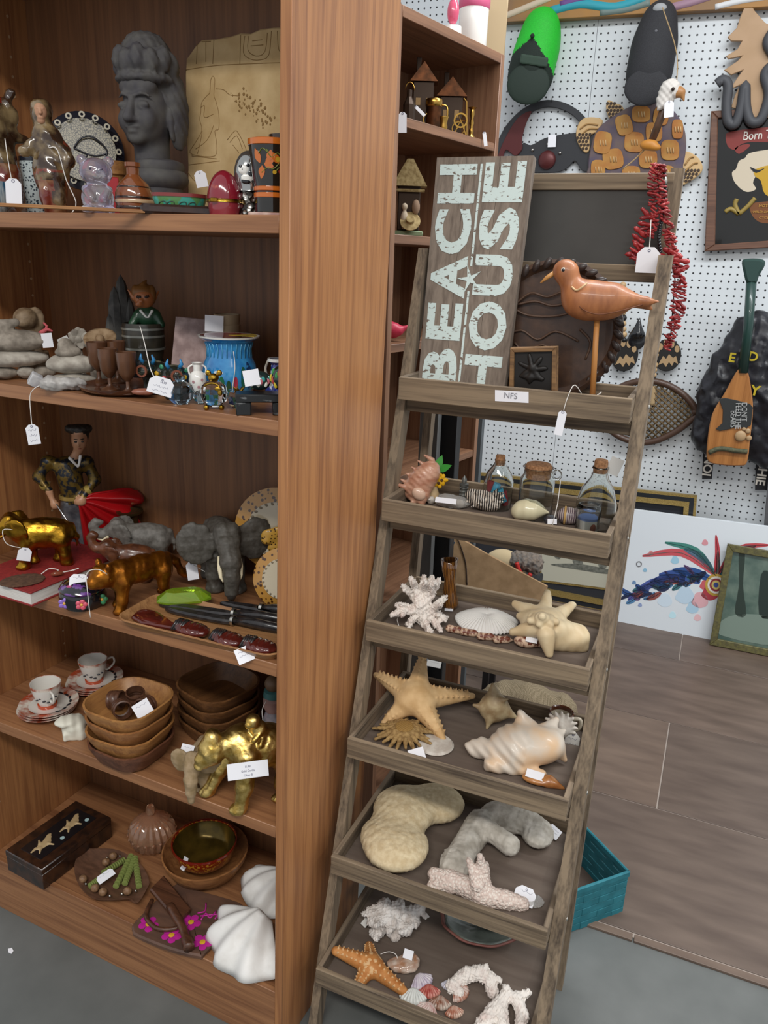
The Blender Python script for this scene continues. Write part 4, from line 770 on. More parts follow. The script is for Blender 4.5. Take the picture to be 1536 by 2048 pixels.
# --- green gem
T=TH_('green_crystal','large bright green faceted glass gem behind the tray','glass gem',sz_(369,1212,z))
def ov(a,b,zz): return [(x*a,y*b,zz) for x,y in((-1,-.45),(-.6,-1),(.6,-1),(1,-.45),(1,.45),(.6,1),(-.6,1),(-1,.45))]
v=ov(26,10,0)+ov(54,26,16)+ov(54,26,20)+ov(34,14,36); f=[tuple(range(8))[::-1],tuple(range(24,32))]+[(j*8+i,j*8+(i+1)%8,j*8+8+(i+1)%8,j*8+8+i) for j in range(3) for i in range(8)]
part(T,'gem',M(v,f),mt('green_gem','#b2dd3c',.02,trans=.7,ior=1.5,coat=.5),False)
# --- wooden tray with servers
c0=PZ(223,1252,z); c1=PZ(551,1334,z); c3=PZ(332,1200,z); ux=(c1-c0)/np.linalg.norm(c1-c0); uy=np.array([-ux[1],ux[0],0]); tw=float(np.dot(c3-c0,uy)); tl=float(np.dot(c1-c0,ux))
T=thing('wooden_tray','long rectangular brown wooden tray holding dark carved servers','tray',c0,math.atan2(ux[1],ux[0]))
def rrect(a,b,r,n=5): return arc(a-r,b-r,r,0,90,n)+arc(r,b-r,r,90,180,n)+arc(r,r,r,180,270,n)+arc(a-r,r,r,270,360,n)
def loft(rings): 
    n=len(rings[0][0]);v=[(x,y,zz) for pts,zz in rings for x,y in pts];f=[tuple(range(n))[::-1]]+[(j*n+i,j*n+(i+1)%n,(j+1)*n+(i+1)%n,(j+1)*n+i) for j in range(len(rings)-1) for i in range(n)]+[tuple((len(rings)-1)*n+i for i in range(n))]; return M(v,f)
def ins(a,b,r,d): return [(x+d,y+d) for x,y in rrect(a-2*d,b-2*d,max(r-d,.004))]
m_tray=woodmat('tray_walnut','#7a5334','#a57a50','x',2,.35)
part(T,'tray',loft([(ins(tl,tw,.03,.012),0),(ins(tl,tw,.03,.0),.014),(ins(tl,tw,.03,.003),.0155),(ins(tl,tw,.03,.014),.004)]),m_tray,30)
zt=z+.0045; rose=mt('rosewood','#3c130f',.15,col2='#5a2018',scale=60,stretch=(.4,1,1),coat=.6); ebon=mt('ebony_wood','#1d1b1c',.25,col2='#302c2c',scale=90,coat=.3)
def fishserver(name,label,pts,wid,hb=.012,tag=None):
    C0=[PZ(x,y,zt) for x,y in pts]; T=thing(name,label,'serving spoon',C0[0]); n=len(C0)
    V=smoothpts([tuple(p) for p in C0],4); Wd=np.interp(np.linspace(0,1,len(V)),np.linspace(0,1,n),wid)
    out=ribbon([(p[0],p[1]) for p in V],list(Wd)); part(T,'carved_body',prism(out,hb,hb*.3,zt),rose,world=True)
    return T
T=fishserver('carved_spoon','dark red wooden serving spoon with a fish shaped handle',[(266,1237),(300,1242),(338,1256),(365,1262)],[.012,.045,.020,.012],.008)
part(T,'bowl',sdf([E(0,0,.006,.034,.019,.006)],36,.002).r('Z',-20).t(*(PZ(300,1240,zt))),rose,world=True)
for q,lb in(((350,1262,388,1272,420,1278),'carved rosewood fish server with ridged fins in the tray middle'),((425,1282,455,1290,490,1298),'carved rosewood fish server lying between two others'),((486,1296,520,1304,555,1312),'carved rosewood fish server carrying the hanging price tag')):
    a=PZ(q[0],q[1],zt);b=PZ(q[4],q[5],zt);d=b-a;L=np.linalg.norm(d); T=thing('fish_server',lb,'serving spoon',a,math.atan2(d[1],d[0]),group='carved fish servers in the wooden tray')
    part(T,'fish_body',sdf([E(L*.5,0,.010,L*.48,.019,.010),E(L*.2,.006,.012,L*.2,.012,.008),C((0,0,.008),(L*.15,0,.009),.004,.012)],40,.006,disp=lambda X,Y,Z:.0006*np.sin(X*700)),rose,True)
    for i in range(5): part(T,'fin_ridge',tube([(L*(.05+.06*i),-.014,.010),(L*(.1+.06*i),-.004,.021),(L*(.1+.06*i),.008,.020)],.0022,5),ebon,True)
    TL_=T
price_tag(TL_,PZ(492,1314,z)+np.array([0,-.004,.006]),.026,.024,20,tilt=25,clip=False,lines=('~a','~ab'))
for i,(a,b,lb) in enumerate((((318,1214),(590,1252),'black wooden carving knife with metal collar at the tray back'),((330,1224),(580,1272),'black wooden fork with metal collar lying in the tray centre'),((440,1214),(588,1236),'short black handled knife at the back edge of the tray'))):
    A=PZ(*a,zt);B=PZ(*b,zt);d=B-A;L=float(np.linalg.norm(d)); T=thing('black_server',lb,'cutlery',A,math.atan2(d[1],d[0]),group='black wooden cutlery in the tray'); T.location.z+=.001*i
    part(T,'blade',prism(smoothpts([(0,0),(.03,-.008),(.10,-.010),(L*.55,-.006),(L*.55,.006),(.10,.009),(.03,.008)],3,True),.010,.003),ebon); part(T,'handle',tube([(L*.55,0,.008),(L*.75,0,.010),(L*.95,0,.009),(L*.98,0,.008)],[.006,.009,.008,.004],9),ebon,True)
    part(T,'collar',lathe([(.0075,0),(.0095,0),(.0095,.005),(.0075,.005)],14,cap=False).r('Y',90).t(L*.55,0,.008),mt('steel','#b9b7b0',.25,1))
# ================================================================ fourth shelf
z=ZS[3]
m_china=mt('china_white','#d9d5cd',.12,coat=.8); m_chr=mt('china_red','#a2472c',.15,col2='#d9cfc2',scale=45,coat=.8,lo=.42,hi=.62); m_chb=mt('china_black','#2b2b30',.3)
def saucer(R): return lathe([(.01,2),(R*.5,2),(R*.62,5),(R,13),(R,14.5),(R*.62,7.5),(R*.55,6),(.01,6)],40,cap=False)
def cupset(px,py,sc_,lab,ha):
    fr=sz_(px,py,z)
    for i in range(3):
        T=TH_('saucer','orange edged dragon saucer %s'%[ 'at the bottom of the %s stack','in the middle of the %s stack','on top of the %s stack under the cup'][i]%lab,'saucer',dict(loc=fr['loc']+np.array([.002*(i-1),.001*i,i*.0052*sc_]),yaw=fr['yaw'],s=fr['s']),group='stacked saucers')
        part(T,'rim',saucer(62*sc_),m_chr); 
        if i==2:
            part(T,'well',lathe([(.01,6.2),(34*sc_,6.2),(42*sc_,9.4)],36,cap=False),m_china)
            for k in range(7): a=-1.2+.35*k; part(T,'dragon_stroke',sph(1,6).s(7,3,.8).r('Z',math.degrees(a)+70+20*(k%2)).t(44*sc_*math.cos(a),44*sc_*math.sin(a),10.5),m_chb)
    T=TH_('tea_cup','white and orange dragon teacup on the %s saucers'%lab,'cup',dict(loc=fr['loc']+np.array([0,0,.0104*sc_+6*sc_*fr['s'][0]]),yaw=fr['yaw'],s=fr['s']*sc_))
    part(T,'cup',lathe([(.01,0),(18,0),(20,3),(17,7),(24,22),(30,42),(32,56),(30.5,56),(28,42),(20,16),(.01,10)],36,cap=False),[m_china],40)
    part(T,'foot_ring',lathe([(17,0),(20.6,0),(20.6,6),(17.5,7)],30,cap=False),mt('china_orange','#b1431f',.15,coat=.8)); part(T,'rim_band',lathe([(29.2,44),(32.6,54),(32.4,57),(31.8,57),(31.6,54)],36,cap=False),m_chr)
    part(T,'handle',tube(smoothpts([(30*math.cos(ha),30*math.sin(ha),48),(46*math.cos(ha),46*math.sin(ha),48),(48*math.cos(ha),48*math.sin(ha),34),(34*math.cos(ha),34*math.sin(ha),22),(26*math.cos(ha),26*math.sin(ha),24)],4),2.6,7),m_china,True)
    for k in range(6): a=-2.4+.3*k; part(T,'dragon_stroke',sph(1,6).s(4,1.2,2).t((26+.3*k)*math.cos(a),(26+.3*k)*math.sin(a),26+5*math.sin(k*1.7)),m_chb)
cupset(97,1424,1.0,'front',-1.3); cupset(190,1374,.92,'rear',.25)
# white carved piece
SG('white_carving','small white soapstone carving shaped like a folded shell','carving',sdf([E(0,0,26,26,30,18),E(-14,-8,40,24,20,10),E(10,-20,12,12,12,20),Bx(0,0,10,24,26,10,rd=5)],38,7,disp=lambda X,Y,Z:.8*np.sin(X*.35),floor=0),mt('white_soap','#d8d4c4',.5),sz_(150,1468,z),smooth=True)
# wooden bowls
def sqbowl(a,hh,r=.34,fl=.80):
    def ring(d,k): return [(x-d/2,y-d/2) for x,y in rrect(d,d,d*k,6)]
    return loft([(ring(a*fl*.8,r),0),(ring(a*fl,r),hh*.12),(ring(a*.98,r),hh*.8),(ring(a,r),hh),(ring(a*.95,r),hh+1),(ring(a*.90,r),hh*.82),(ring(a*fl*.85,r),hh*.28),(ring(a*fl*.5,r),hh*.2)])
wb=[woodmat('bowl_wood_%d'%i,a,b,'x',1.5,.4) for i,(a,b) in enumerate((('#4b2b1d','#6b4430'),('#7a4f2c','#a0703f'),('#7a4c2a','#94663c'),('#8a5c36','#a87845')))]
fr=sz_(266,1508,z); names=['darkest','second','third','top']
for i in range(4):
    T=SG('wooden_bowl','square wooden bowl, %s of the stack with napkin rings'%['dark lowest','second lowest','second highest','topmost'][i],'bowl',sqbowl(156+3*(i%2),46),wb[i],dict(loc=fr['loc']+np.array([0,0,i*.0262]),yaw=fr['yaw']+math.radians(43+[0,5,-3,2][i]),s=fr['s']),35,group='square bowls stacked in front')
ztop=z+3*.0262
for i,(px,py,rx,rz,lb) in enumerate(((272,1408,12,0,'dark wooden napkin ring standing upright in the top bowl'),(234,1418,80,60,'dark wooden napkin ring tipped on its side in the bowl'),(245,1436,75,10,'ribbed wooden napkin ring lying below the others in the bowl'),(292,1430,80,-40,'lighter brown napkin ring partly under the price tag'))):
    g=lathe([(17,0),(20,1),(20,5),(18.5,7),(20.5,10),(20.5,16),(18.5,19),(20,22),(20,27),(17,28),(16,14)],24,cap=False); g=M(g.v,g.f+[],g.m).t(0,0,-14).r('X',rx).r('Z',rz)
    SG('napkin_ring',lb,'napkin ring',g.t(0,0,-g.v[:,2].min()),mt('ring_wood','#4a2f22',.3,col2='#5f4030',scale=90),sz_(px,py,ztop+.014),group='napkin rings in the top bowl')
T=bpy.data.objects['napkin_ring.003']; price_tag(T,PZ(285,1417,ztop+.042),.030,.026,25,tilt=38,clip=False,lines=('~a',),mcol='paper')
fr=sz_(440,1462,z)
for i in range(4): SG('wooden_bowl','square dark brown wooden bowl, %s of the rear stack'%['lowest','second lowest','second highest','topmost'][i],'bowl',sqbowl(146,42),woodmat('bowl_dk_%d'%(i%2),'#4a2f1a','#6f4a2a','x',1.5,.45),dict(loc=fr['loc']+np.array([0,0,i*.0235]),yaw=fr['yaw']+math.radians(36+[0,3,-3,1][i]),s=fr['s']),35,group='square bowls stacked at the back')
# doll bottle
T=TH_('doll_bottle','small teal and pink doll shaped bottle with a hanging tag','figurine',st(548,1.10,z)); part(T,'skirt',lathe([(.01,0),(32,0),(34,30),(24,70),(14,96),(.01,96)],26,cap=False),mt('skirt_blue','#5a6068',.5,col2='#8a7f86',scale=70)); part(T,'blouse',lathe([(14,92),(20,104),(20,120),(12,128),(.01,130)],24,cap=False),mt('blouse_pink','#a5827c',.5)); part(T,'collar',lathe([(13,126),(20,128),(18,140),(12,142)],24,cap=False),mt('teal','#3f6f70',.4)); part(T,'head',sph(17,14).t(0,0,154),mt('doll_head','#6b5440',.5))
price_tag(T,W(T,-16,-36,58),.022,.032,4,string=[W(T,-14,-20,128),W(T,-22,-30,112),W(T,-18,-36,78)])
# beige elephant
T=TH_('elephant_figurine','pale beige carved elephant figurine facing out beside the gold gorilla','figurine',sz_(406,1566,z,70))
part(T,'body',elephant([(-64,0,84),(-72,0,60),(-74,0,36),(-74,0,12)],ear=(6,24,28),earrot=-35,eary=32,tr=[15,13,10,8],n=56,leg=(-6,-2,2,0)).s(.94),mt('beige_stone','#a08a6c',.7,col2='#85704f',scale=60,bump=.3),True)
price_tag(T,W(T,-26,20,96),.022,.018,-20,tilt=50,clip=False,lines=('~a',))
# gold gorilla
T=TH_('gorilla_figurine','shiny gold gorilla figurine on knuckles with a baby on its back','figurine',sz_(510,1592,z,10))
INFO[T.name]=(INFO[T.name][0]*1.12,INFO[T.name][1])
gp=[E(20,0,104,50,38,40),E(58,0,84,36,36,38),E(-18,0,112,36,36,38),C((-30,0,122),(-62,-6,122),26,20),E(-74,-8,118,24,24,27,k=5),E(-72,-6,142,15,17,15,k=6),E(-90,-12,104,15,16,15,k=4),E(-98,-14,96,9,13,6,k=2),C((-86,-26,122),(-94,4,120),5,5,k=2),E(-97,-15,110,5,8,4,k=1),E(-92,-22,114,3,4,3,k=1),E(-95,-2,113,3,4,3,k=1),E(-70,-30,114,5,4,8,k=2),
 C((-18,-30,106),(-24,-36,54),21,15),C((-24,-36,54),(-32,-38,16),15,12),E(-38,-38,9,16,13,9),C((-24,30,100),(-56,28,52),19,14),C((-56,28,52),(-76,26,16),14,11),E(-82,26,9,15,12,9),C((60,-24,76),(46,-28,36),22,16),C((46,-28,36),(52,-28,10),14,12),E(42,-28,8,18,12,8),C((62,24,76),(66,26,12),20,14),E(58,26,8,18,12,8),
 E(6,-14,150,15,14,16,k=2),E(-4,-20,170,13,13,13,k=2),E(-13,-26,167,7,7,6,k=1),C((12,-22,150),(-6,-32,138),6,5,k=2),C((20,-10,142),(6,-32,126),7,5,k=2)]
nf=noise3(.28,9,2); part(T,'body',sdf(gp,74,8,disp=lambda X,Y,Z:.7*nf(X,Y,Z),floor=0),mt('gold_leaf','#dcc07a',.36,1,col2='#b0914a',scale=80,bump=.7),True)
price_tag(T,W(T,-22,-62,104),.066,.028,3,clip=False,lines=('11.99','Gold Gorilla','Oliver B'),lines_size=.19,tilt=12,dx=.0)
# ================================================================ bottom shelf
z=ZS[4]
n0=PZ(88,1781,z); b1=PZ(225,1673,z)-n0; Lb=float(np.linalg.norm(b1)); yb=math.atan2(b1[1],b1[0]); a1=PZ(9,1746,z)-n0; Wb=float(np.linalg.norm(a1))
T=thing('inlaid_box','long dark lacquered wooden box inlaid with bone horses on the lid','box',n0,yb); hb=.052
lac=mt('box_lacquer','#3d2416',.25,col2='#1f1512',scale=55,det=6,coat=.5,bump=.2)
part(T,'body',box(Lb,Wb,hb*.72,.001).t(Lb/2,Wb/2,0),lac); part(T,'lid',box(Lb+.002,Wb+.002,hb*.28,.002).t(Lb/2,Wb/2,hb*.725),lac); part(T,'lid_panel',box(Lb*.8,Wb*.55,.001).t(Lb*.5,Wb*.5,hb*1.005),black_g,False)
bone=mt('bone_inlay','#b39a72',.4); random.seed(12)
for i in range(2):
    cx=Lb*(.28+.4*i)
    part(T,'inlaid_horse',sdf([E(0,0,0,.019,.010,.0022),E(.016,.008,0,.010,.006,.002),E(.024,.014,0,.007,.004,.002),C((-.012,-.004,0),(-.022,-.014,0),.003,.002),C((.006,-.006,0),(.010,-.018,0),.003,.002),C((-.018,.004,0),(-.030,.002,0),.003,.002),C((-.004,.008,0),(.002,.018,0),.0035,.002)],40,.003).t(cx,Wb*.5,hb*1.02),bone)
for x in(.36,.72): part(T,'shell_inlay',lathe([(.01*.4,0),(.005,0),(.005,.001),(.0,.001)],8).t(Lb*x+.018,Wb*.34,hb*1.02),mt('shell_inlay','#a9c4c4',.2))
# amber glass candy dish
amb=mt('amber_glass','#f2c6a4',.06,trans=.85,ior=1.35,coat=.8)
T=TH_('glass_candy_dish','ribbed amber glass candy dish with a domed lid','glass dish',sz_(306,1690,z))
def ribbed(prof,n,amp): return lathe(prof,n*4).fn(lambda x,y,q:(x*(1+amp*math.cos(n*math.atan2(y,x))),y*(1+amp*math.cos(n*math.atan2(y,x))),q))
part(T,'dish',ribbed([(.01,0),(30,0),(42,14),(46,34),(44,34),(38,14),(26,5),(.01,5)],20,.05),amb); part(T,'lid',ribbed([(47,34),(48,38),(40,58),(24,70),(10,76),(.01,77)],20,.05),amb); part(T,'knob',lathe([(.01,76),(6,78),(10,88),(8,98),(.01,100)],14,cap=False),amb)
for i in range(20): a=i*2*pi/20; part(T,'rim_bead',sph(3.4,8).t(48*math.cos(a),48*math.sin(a),36),amb,True)
# wooden bowl + lacquer bowl
fr=sz_(412,1738,z); SG('wooden_bowl','round turned brown wooden bowl holding the amber lacquer bowl','bowl',lathe([(.01,0),(52,0),(72,14),(84,36),(87,50),(84,51),(78,36),(62,16),(40,8),(.01,7)],48,cap=False),woodmat('bowl_turned','#6e4528','#9a6a40','x',1.3,.35),fr)
T=TH_('lacquer_bowl','red and gold painted lacquer bowl nested in the wooden bowl','bowl',dict(loc=fr['loc']+np.array([-.004,.004,.0225]),yaw=fr['yaw'],s=fr['s']))
part(T,'bowl',lathe([(.01,0),(42,0),(58,16),(66,44),(64,45),(54,16),(38,6),(.01,5)],44,cap=False),[mt('red_lacquer','#8a2a10',.12,col2='#c88a2a',scale=150,lo=.52,hi=.58,coat=.9)],40); part(T,'inside',lathe([(.01,6),(38,7),(53,17),(62,43)],44,cap=False),mt('gold_lacquer','#6f5a22',.2,.6,col2='#4f4018',scale=30)); part(T,'rim',lathe([(63,43),(66.5,43.5),(66,47),(63.5,47)],44,cap=False),mt('rim_lacquer','#701c0e',.15,coat=.8)); part(T,'sticker',box(12,1,26,.2).r('X',-30).r('Z',-50).t(-46,-38,14),MT['paper'])
# leaf dish with beads
T=wthing('leaf_dish','brown wooden leaf shaped dish holding a bead bracelet','dish',PZ(223,1762,z))
lo_=smoothpts([(150,1742),(165,1712),(195,1708),(240,1712),(282,1740),(299,1772),(294,1790),(276,1818),(262,1810),(225,1812),(185,1808),(158,1780)],4,True)
ctr=PZ(223,1762,z)[:2]; q0=[PZ(x,y,z)[:2] for x,y in lo_]; rg=lambda k:[tuple(ctr+(p-ctr)*k) for p in q0]
part(T,'dish',loft([(rg(.7),z),(rg(.97),z+.012),(rg(1),z+.015),(rg(.95),z+.0145),(rg(.72),z+.005),(rg(.3),z+.004)]),mt('leaf_wood','#6a4a38',.5,col2='#543a2b',scale=40,stretch=(1,3,1)),35,world=True)
zd=z+.0065
T=wthing('bead_bracelet','green and brown wooden bead bracelet lying in the leaf dish','bracelet',PZ(223,1760,zd)); m_gb=mt('green_bead','#7f8a4a',.5); m_wb=mt('wood_bead','#8a6a4c',.5,col2='#6e4f36',scale=200); m_sb=MT['steel']
def beads(a,b,n,r,m,nm,flatz=True):
    A=PZ(*a,zd+.007);B=PZ(*b,zd+.007);yy=math.atan2(*(B-A)[[1,0]])
    for i in range(n): p=A+(B-A)*(i/max(n-1,1)); part(T,nm,lathe([(r*.4,-.0016),(r,-.0012),(r,.0012),(r*.4,.0016)],12).r('Y',90).r('Z',math.degrees(yy)).t(*p),m,world=True)
for a,b in(((262,1712),(232,1772)),((268,1718),(250,1766)),((270,1716),(278,1772)),((248,1720),(206,1746)),((212,1748),(180,1772))): beads(a,b,11,.0065,m_gb,'green_bead')
for x,y in((226,1712),(212,1724),(166,1758),(206,1784),(255,1782),(190,1776)): part(T,'wooden_bead',sph(.0088,12).t(*PZ(x,y,zd+.008)),m_wb,world=True)
for x,y in((220,1792),(244,1788),(272,1782),(172,1768),(214,1716),(240,1712)): part(T,'silver_bead',sph(.003,8).t(*PZ(x,y,zd+.006)),m_sb,world=True)
price_tag(T,PZ(211,1752,zd+.018),.036,.018,25,tilt=70,lines=('~a',))
# painted board + scoop
T=wthing('painted_board','brown wooden cutting board painted with pink flowers','cutting board',PZ(375,1848,z)); bo=smoothpts([(266,1868),(275,1880),(340,1906),(398,1920),(412,1912),(488,1830),(486,1818),(460,1806),(370,1782),(345,1780),(272,1850)],3,True)
part(T,'board',lay(bo,z,.012,.003),mt('board_wood','#66493a',.5,col2='#503a30',scale=30,stretch=(.5,2,1)),30,world=True)
mg=mt('magenta','#b3258a',.4); yl=mt('fl_yel','#d0a02c',.4)
for cx,cy in((297,1848),(343,1870),(382,1844),(405,1884)):
    for i in range(5): a=i*1.257+.3; part(T,'painted_petal',sph(1,10).s(.008,.008,.0008).t(*PZ(cx+13*math.cos(a),cy+10*math.sin(a),z+.0122)),mg,world=True)
    part(T,'flower_centre',sph(1,10).s(.006,.006,.0012).t(*PZ(cx,cy,z+.0124)),yl,world=True)
for q in([(395,1826),(410,1822),(412,1806)],[(402,1840),(412,1826),(420,1836),(432,1822)],[(430,1838),(440,1824),(448,1832),(458,1822)],[(400,1832),(455,1826)]): part(T,'painted_lettering',lineP(q,(0,0,z+.0125),(0,0,1),.0016,3,5),mg,world=True,smooth=True)
T=wthing('wooden_scoop','dark brown wooden flat scoop resting across the painted board','scoop',PZ(345,1830,z))
zs=z+.0135
part(T,'blade',lay([(300,1786),(328,1758),(382,1824),(360,1850),(345,1840)],zs,.012,.003),dkwood,30,world=True); part(T,'handle',tube(smoothpts([tuple(PZ(x,y,zs+.009)) for x,y in((340,1812),(362,1850),(374,1880),(378,1896))],4),[.009]*4+[.008]*4+[.011]*5,9),dkwood,True,world=True); part(T,'rim',tube(smoothpts([tuple(PZ(x,y,zs+.005)) for x,y in((304,1800),(292,1832),(312,1856),(345,1858),(362,1850))],4),.0045,7),dkwood,True,world=True)
# giant clam shells
def clam(R,ribs=5,hgt=.45,spread=62,wave=.12,n=56,m=20,th=2.0):
    def fn(u,v):
        a=math.radians(-spread+2*spread*u); rb=math.cos(2*pi*ribs*u); r=R*(.05+.95*v)*(1-.10*abs(2*u-1)**3+wave*v*v*rb*.4)
        zz=R*hgt*(1-v**2.4)**.6*(1-.5*abs(2*u-1)**2.5)*min(1,v*5+.35)+R*.05*v*rb
        return (r*math.sin(a),-r*math.cos(a),zz)
    return sheet(fn,n,m,th)
m_clam=mt('white_shell','#e6e4e0',.5,col2='#d4d0ca',scale=30,bump=.2,lo=.5,hi=.75)
def rest(g): return g.t(0,0,-g.v[:,2].min())
T=single('clam_shell','large white giant clam shell half leaning on the bookcase upright','shell',rest(clam(128,4,.46,62,.13).r('X',8)),m_clam,sz_(546,1866,z)['loc'],sz_(546,1866,z)['yaw']-.98,sz_(546,1866,z)['s'],True)
T=single('clam_shell','second white clam shell standing behind the larger one','shell',rest(clam(92,4,.58,58,.08).r('X',-14)),m_clam,sz_(572,1775,z)['loc'],sz_(572,1775,z)['yaw']-1.25,sz_(572,1775,z)['s'],True)
# ================================================================ ladder shelf, top tray
z=TZ[0]
def LP(fr):
    y=fr['yaw'];c,s_=math.cos(y),math.sin(y);o=fr['loc'];u=fr['s'][0]
    def f(px,py,h=0): p=PZ(px,py,o[2]+h*u)-o; return (( c*p[0]+s_*p[1])/u,(-s_*p[0]+c*p[1])/u,p[2]/u)
    return f
# --- BEACH HOUSE sign
sp0=np.array([0,1.325,z]); sn=np.array([0,-1,.19]); TLc,TRc=hit(874,315,sp0,sn),hit(1068,311,sp0,sn)
def down(a,px,py): b=hit(px,py,sp0,sn); d=b-a; return a+d*((z-a[2])/d[2])
BLc,BRc=down(TLc,837,754),down(TRc,1010,766)
nn=sn/np.linalg.norm(sn)
def sg(u_,v_,o_=0): return BLc*(1-u_)*(1-v_)+BRc*u_*(1-v_)+TLc*(1-u_)*v_+TRc*u_*v_+nn*o_
SGN=thing('beach_house_sign','tall grey wooden plank sign lettered BEACH HOUSE in distressed white','sign',(BLc+BRc)/2)
m_pl=woodmat('sign_plank','#63574d','#8a7d70','z',1.1,.75,.2)
for a,b in((0,.315),(.318,.665),(.668,1)):
    v=[sg(u_,v_,o_) for v_ in(.0,1) for u_,o_ in((a,0),(b,0),(b,-.018),(a,-.018))]; part(SGN,'plank',M(v,box(1,1,1).f),m_pl,False,world=True)
for vv in(.12,.88):
    v=[sg(u_,v_,o_) for v_ in(vv-.04,vv+.04) for u_,o_ in((.05,-.018),(.95,-.018),(.95,-.026),(.05,-.026))]; part(SGN,'batten',M(v,box(1,1,1).f),m_pl,False,world=True)
m_wl=mt('sign_white','#74685d',.7,col2='#cfe0dd',scale=110,stretch=(1,1,2.2),det=8,lo=.36,hi=.42)
SHt=float(np.linalg.norm(TLc-BLc)); SWd=float(np.linalg.norm(TRc-TLc))
def letter(ch,u0,u1,v0,v1):   # letters read upward: their tops face left
    g=text(ch,.1,.0004,bold=.004); a=g.v; mn,mx=a.min(0),a.max(0); w_=(a-mn)/(mx-mn+1e-9)
    P=np.array([sg(u1-(u1-u0)*q[1],v0+(v1-v0)*q[0],.0005+.0004*q[2]) for q in w_]); part(SGN,'letter',M(P,g.f),m_wl,False,world=True)
yv=lambda y,px=950:float(np.dot(hit(px,y,sp0,sn)-BLc,TLc-BLc)/SHt**2)
for ch,y1,y0 in(('H',326,405),('C',416,508),('A',510,596),('E',606,681),('B',698,776)): letter(ch,.045,.44,yv(y0),yv(y1))
for ch,y1,y0 in(('E',322,402),('S',412,496),('U',506,587),('O',598,696),('H',706,786)): letter(ch,.525,.94,yv(y0),yv(y1))
for a,b in((326,530),(580,785)):
    v=[sg(u_,v_,o_) for v_ in(yv(b),yv(a)) for u_,o_ in((.472,.001),(.494,.001),(.494,.0001),(.472,.0001))]; part(SGN,'divider_line',M(v,box(1,1,1).f),m_wl,False,world=True)
sc_=(.483,yv(556)); stp=[]
for i in range(10): a=pi/2+i*pi/5+.3; r=.024 if i%2==0 else .006; stp.append((r*math.cos(a),r*math.sin(a)))
g=prism(stp,.001); part(SGN,'starfish_motif',M(np.array([sg(sc_[0]+q[0]/SWd,sc_[1]+q[1]/SHt,.0006+q[2]) for q in g.v]),g.f),m_wl,False,world=True)
# --- carved round plaque
pc=hit(1106,655,(0,1.376,0),NY); R_=.116
T=thing('carved_plaque','round dark carved wooden plaque with rope rim behind the bird','plaque',(pc[0],1.385,z)); m_cp=mt('carved_brown','#38261c',.4,col2='#4a3324',scale=50,coat=.2,bump=.3)
part(T,'disc',lathe([(.0001,.004),(R_*.86,.004),(R_*.94,.012),(R_,.008),(R_,0),(.0001,0)],56,cap=False).r('X',86).t(0,0,R_),m_cp)
for i in range(36): a=i*2*pi/36; part(T,'rope_ridge',sph(1,8).s(.011,.004,.006).r('Y',-math.degrees(a)+40).t(R_*.95*math.cos(a),-.012,R_+R_*.95*math.sin(a)),mt('rope_dark','#2f2420',.4,coat=.2))
for pts in([(-.06,.03),(-.03,.055),(.0,.05),(.03,.06),(.05,.035),(.02,.02),(-.03,.018),(-.06,.03)],[(-.05,.035),(-.02,.042),(.01,.036),(.04,.044)],[(-.07,-.02),(-.04,-.008),(-.01,-.022),(.02,-.006),(.06,-.02)],[(-.05,-.03),(-.03,-.045),(.0,-.03),(.03,-.05)],[(.06,.0),(.08,-.02),(.075,-.05)]): part(T,'carved_relief',tube(smoothpts([(x-.015,-.0065-.001,R_+q+.004) for x,q in pts],4),.002,5),mt('relief_brown','#5a4436',.45),True)
# --- small framed carving
T=wthing('framed_carving','small square rustic wood frame around a dark carved leaf','picture',(*hit(1070,770,(0,1.305,z),NY)[:2],z)); P0=(0,1.300,z); m_fr=woodmat('rustic_frame','#5a4028','#8c6a44','x',2,.7)
bt=proj((*PY(1060,770,1.3)[:2],z))[1]
for o in([(1020,696),(1112,694),(1104,703),(1028,705)],[(1020,696),(1028,705),(1026,bt-10),(1017,bt)],[(1112,694),(1104,703),(1102,bt-10),(1111,bt)],[(1017,bt),(1026,bt-10),(1102,bt-10),(1111,bt)]): part(T,'frame_side',flat(o,P0,NY,.022,.001),m_fr,False,world=True)
part(T,'panel',flat([(1026,703),(1106,702),(1104,bt-8),(1024,bt-8)],(0,1.306,z),NY,.01),mt('black_wood','#1d1a18',.5),False,world=True)
nf=noise3(120,3); q=hit(1065,738,(0,1.305,z),NY); part(T,'carved_leaf',sdf([E(.012*math.cos(a),0,.012*math.sin(a),.014,.004,.0045,rot=(0,-math.degrees(a),0),k=.001) for a in np.arange(.1,6.2,.9)]+[E(0,0,-.014,.022,.004,.004),E(0,0,.002,.006,.006,.006)],34,.004,disp=lambda X,Y,Z:.0012*nf(X,Y,Z)).t(*q),MT['black_wood'],True,world=True)
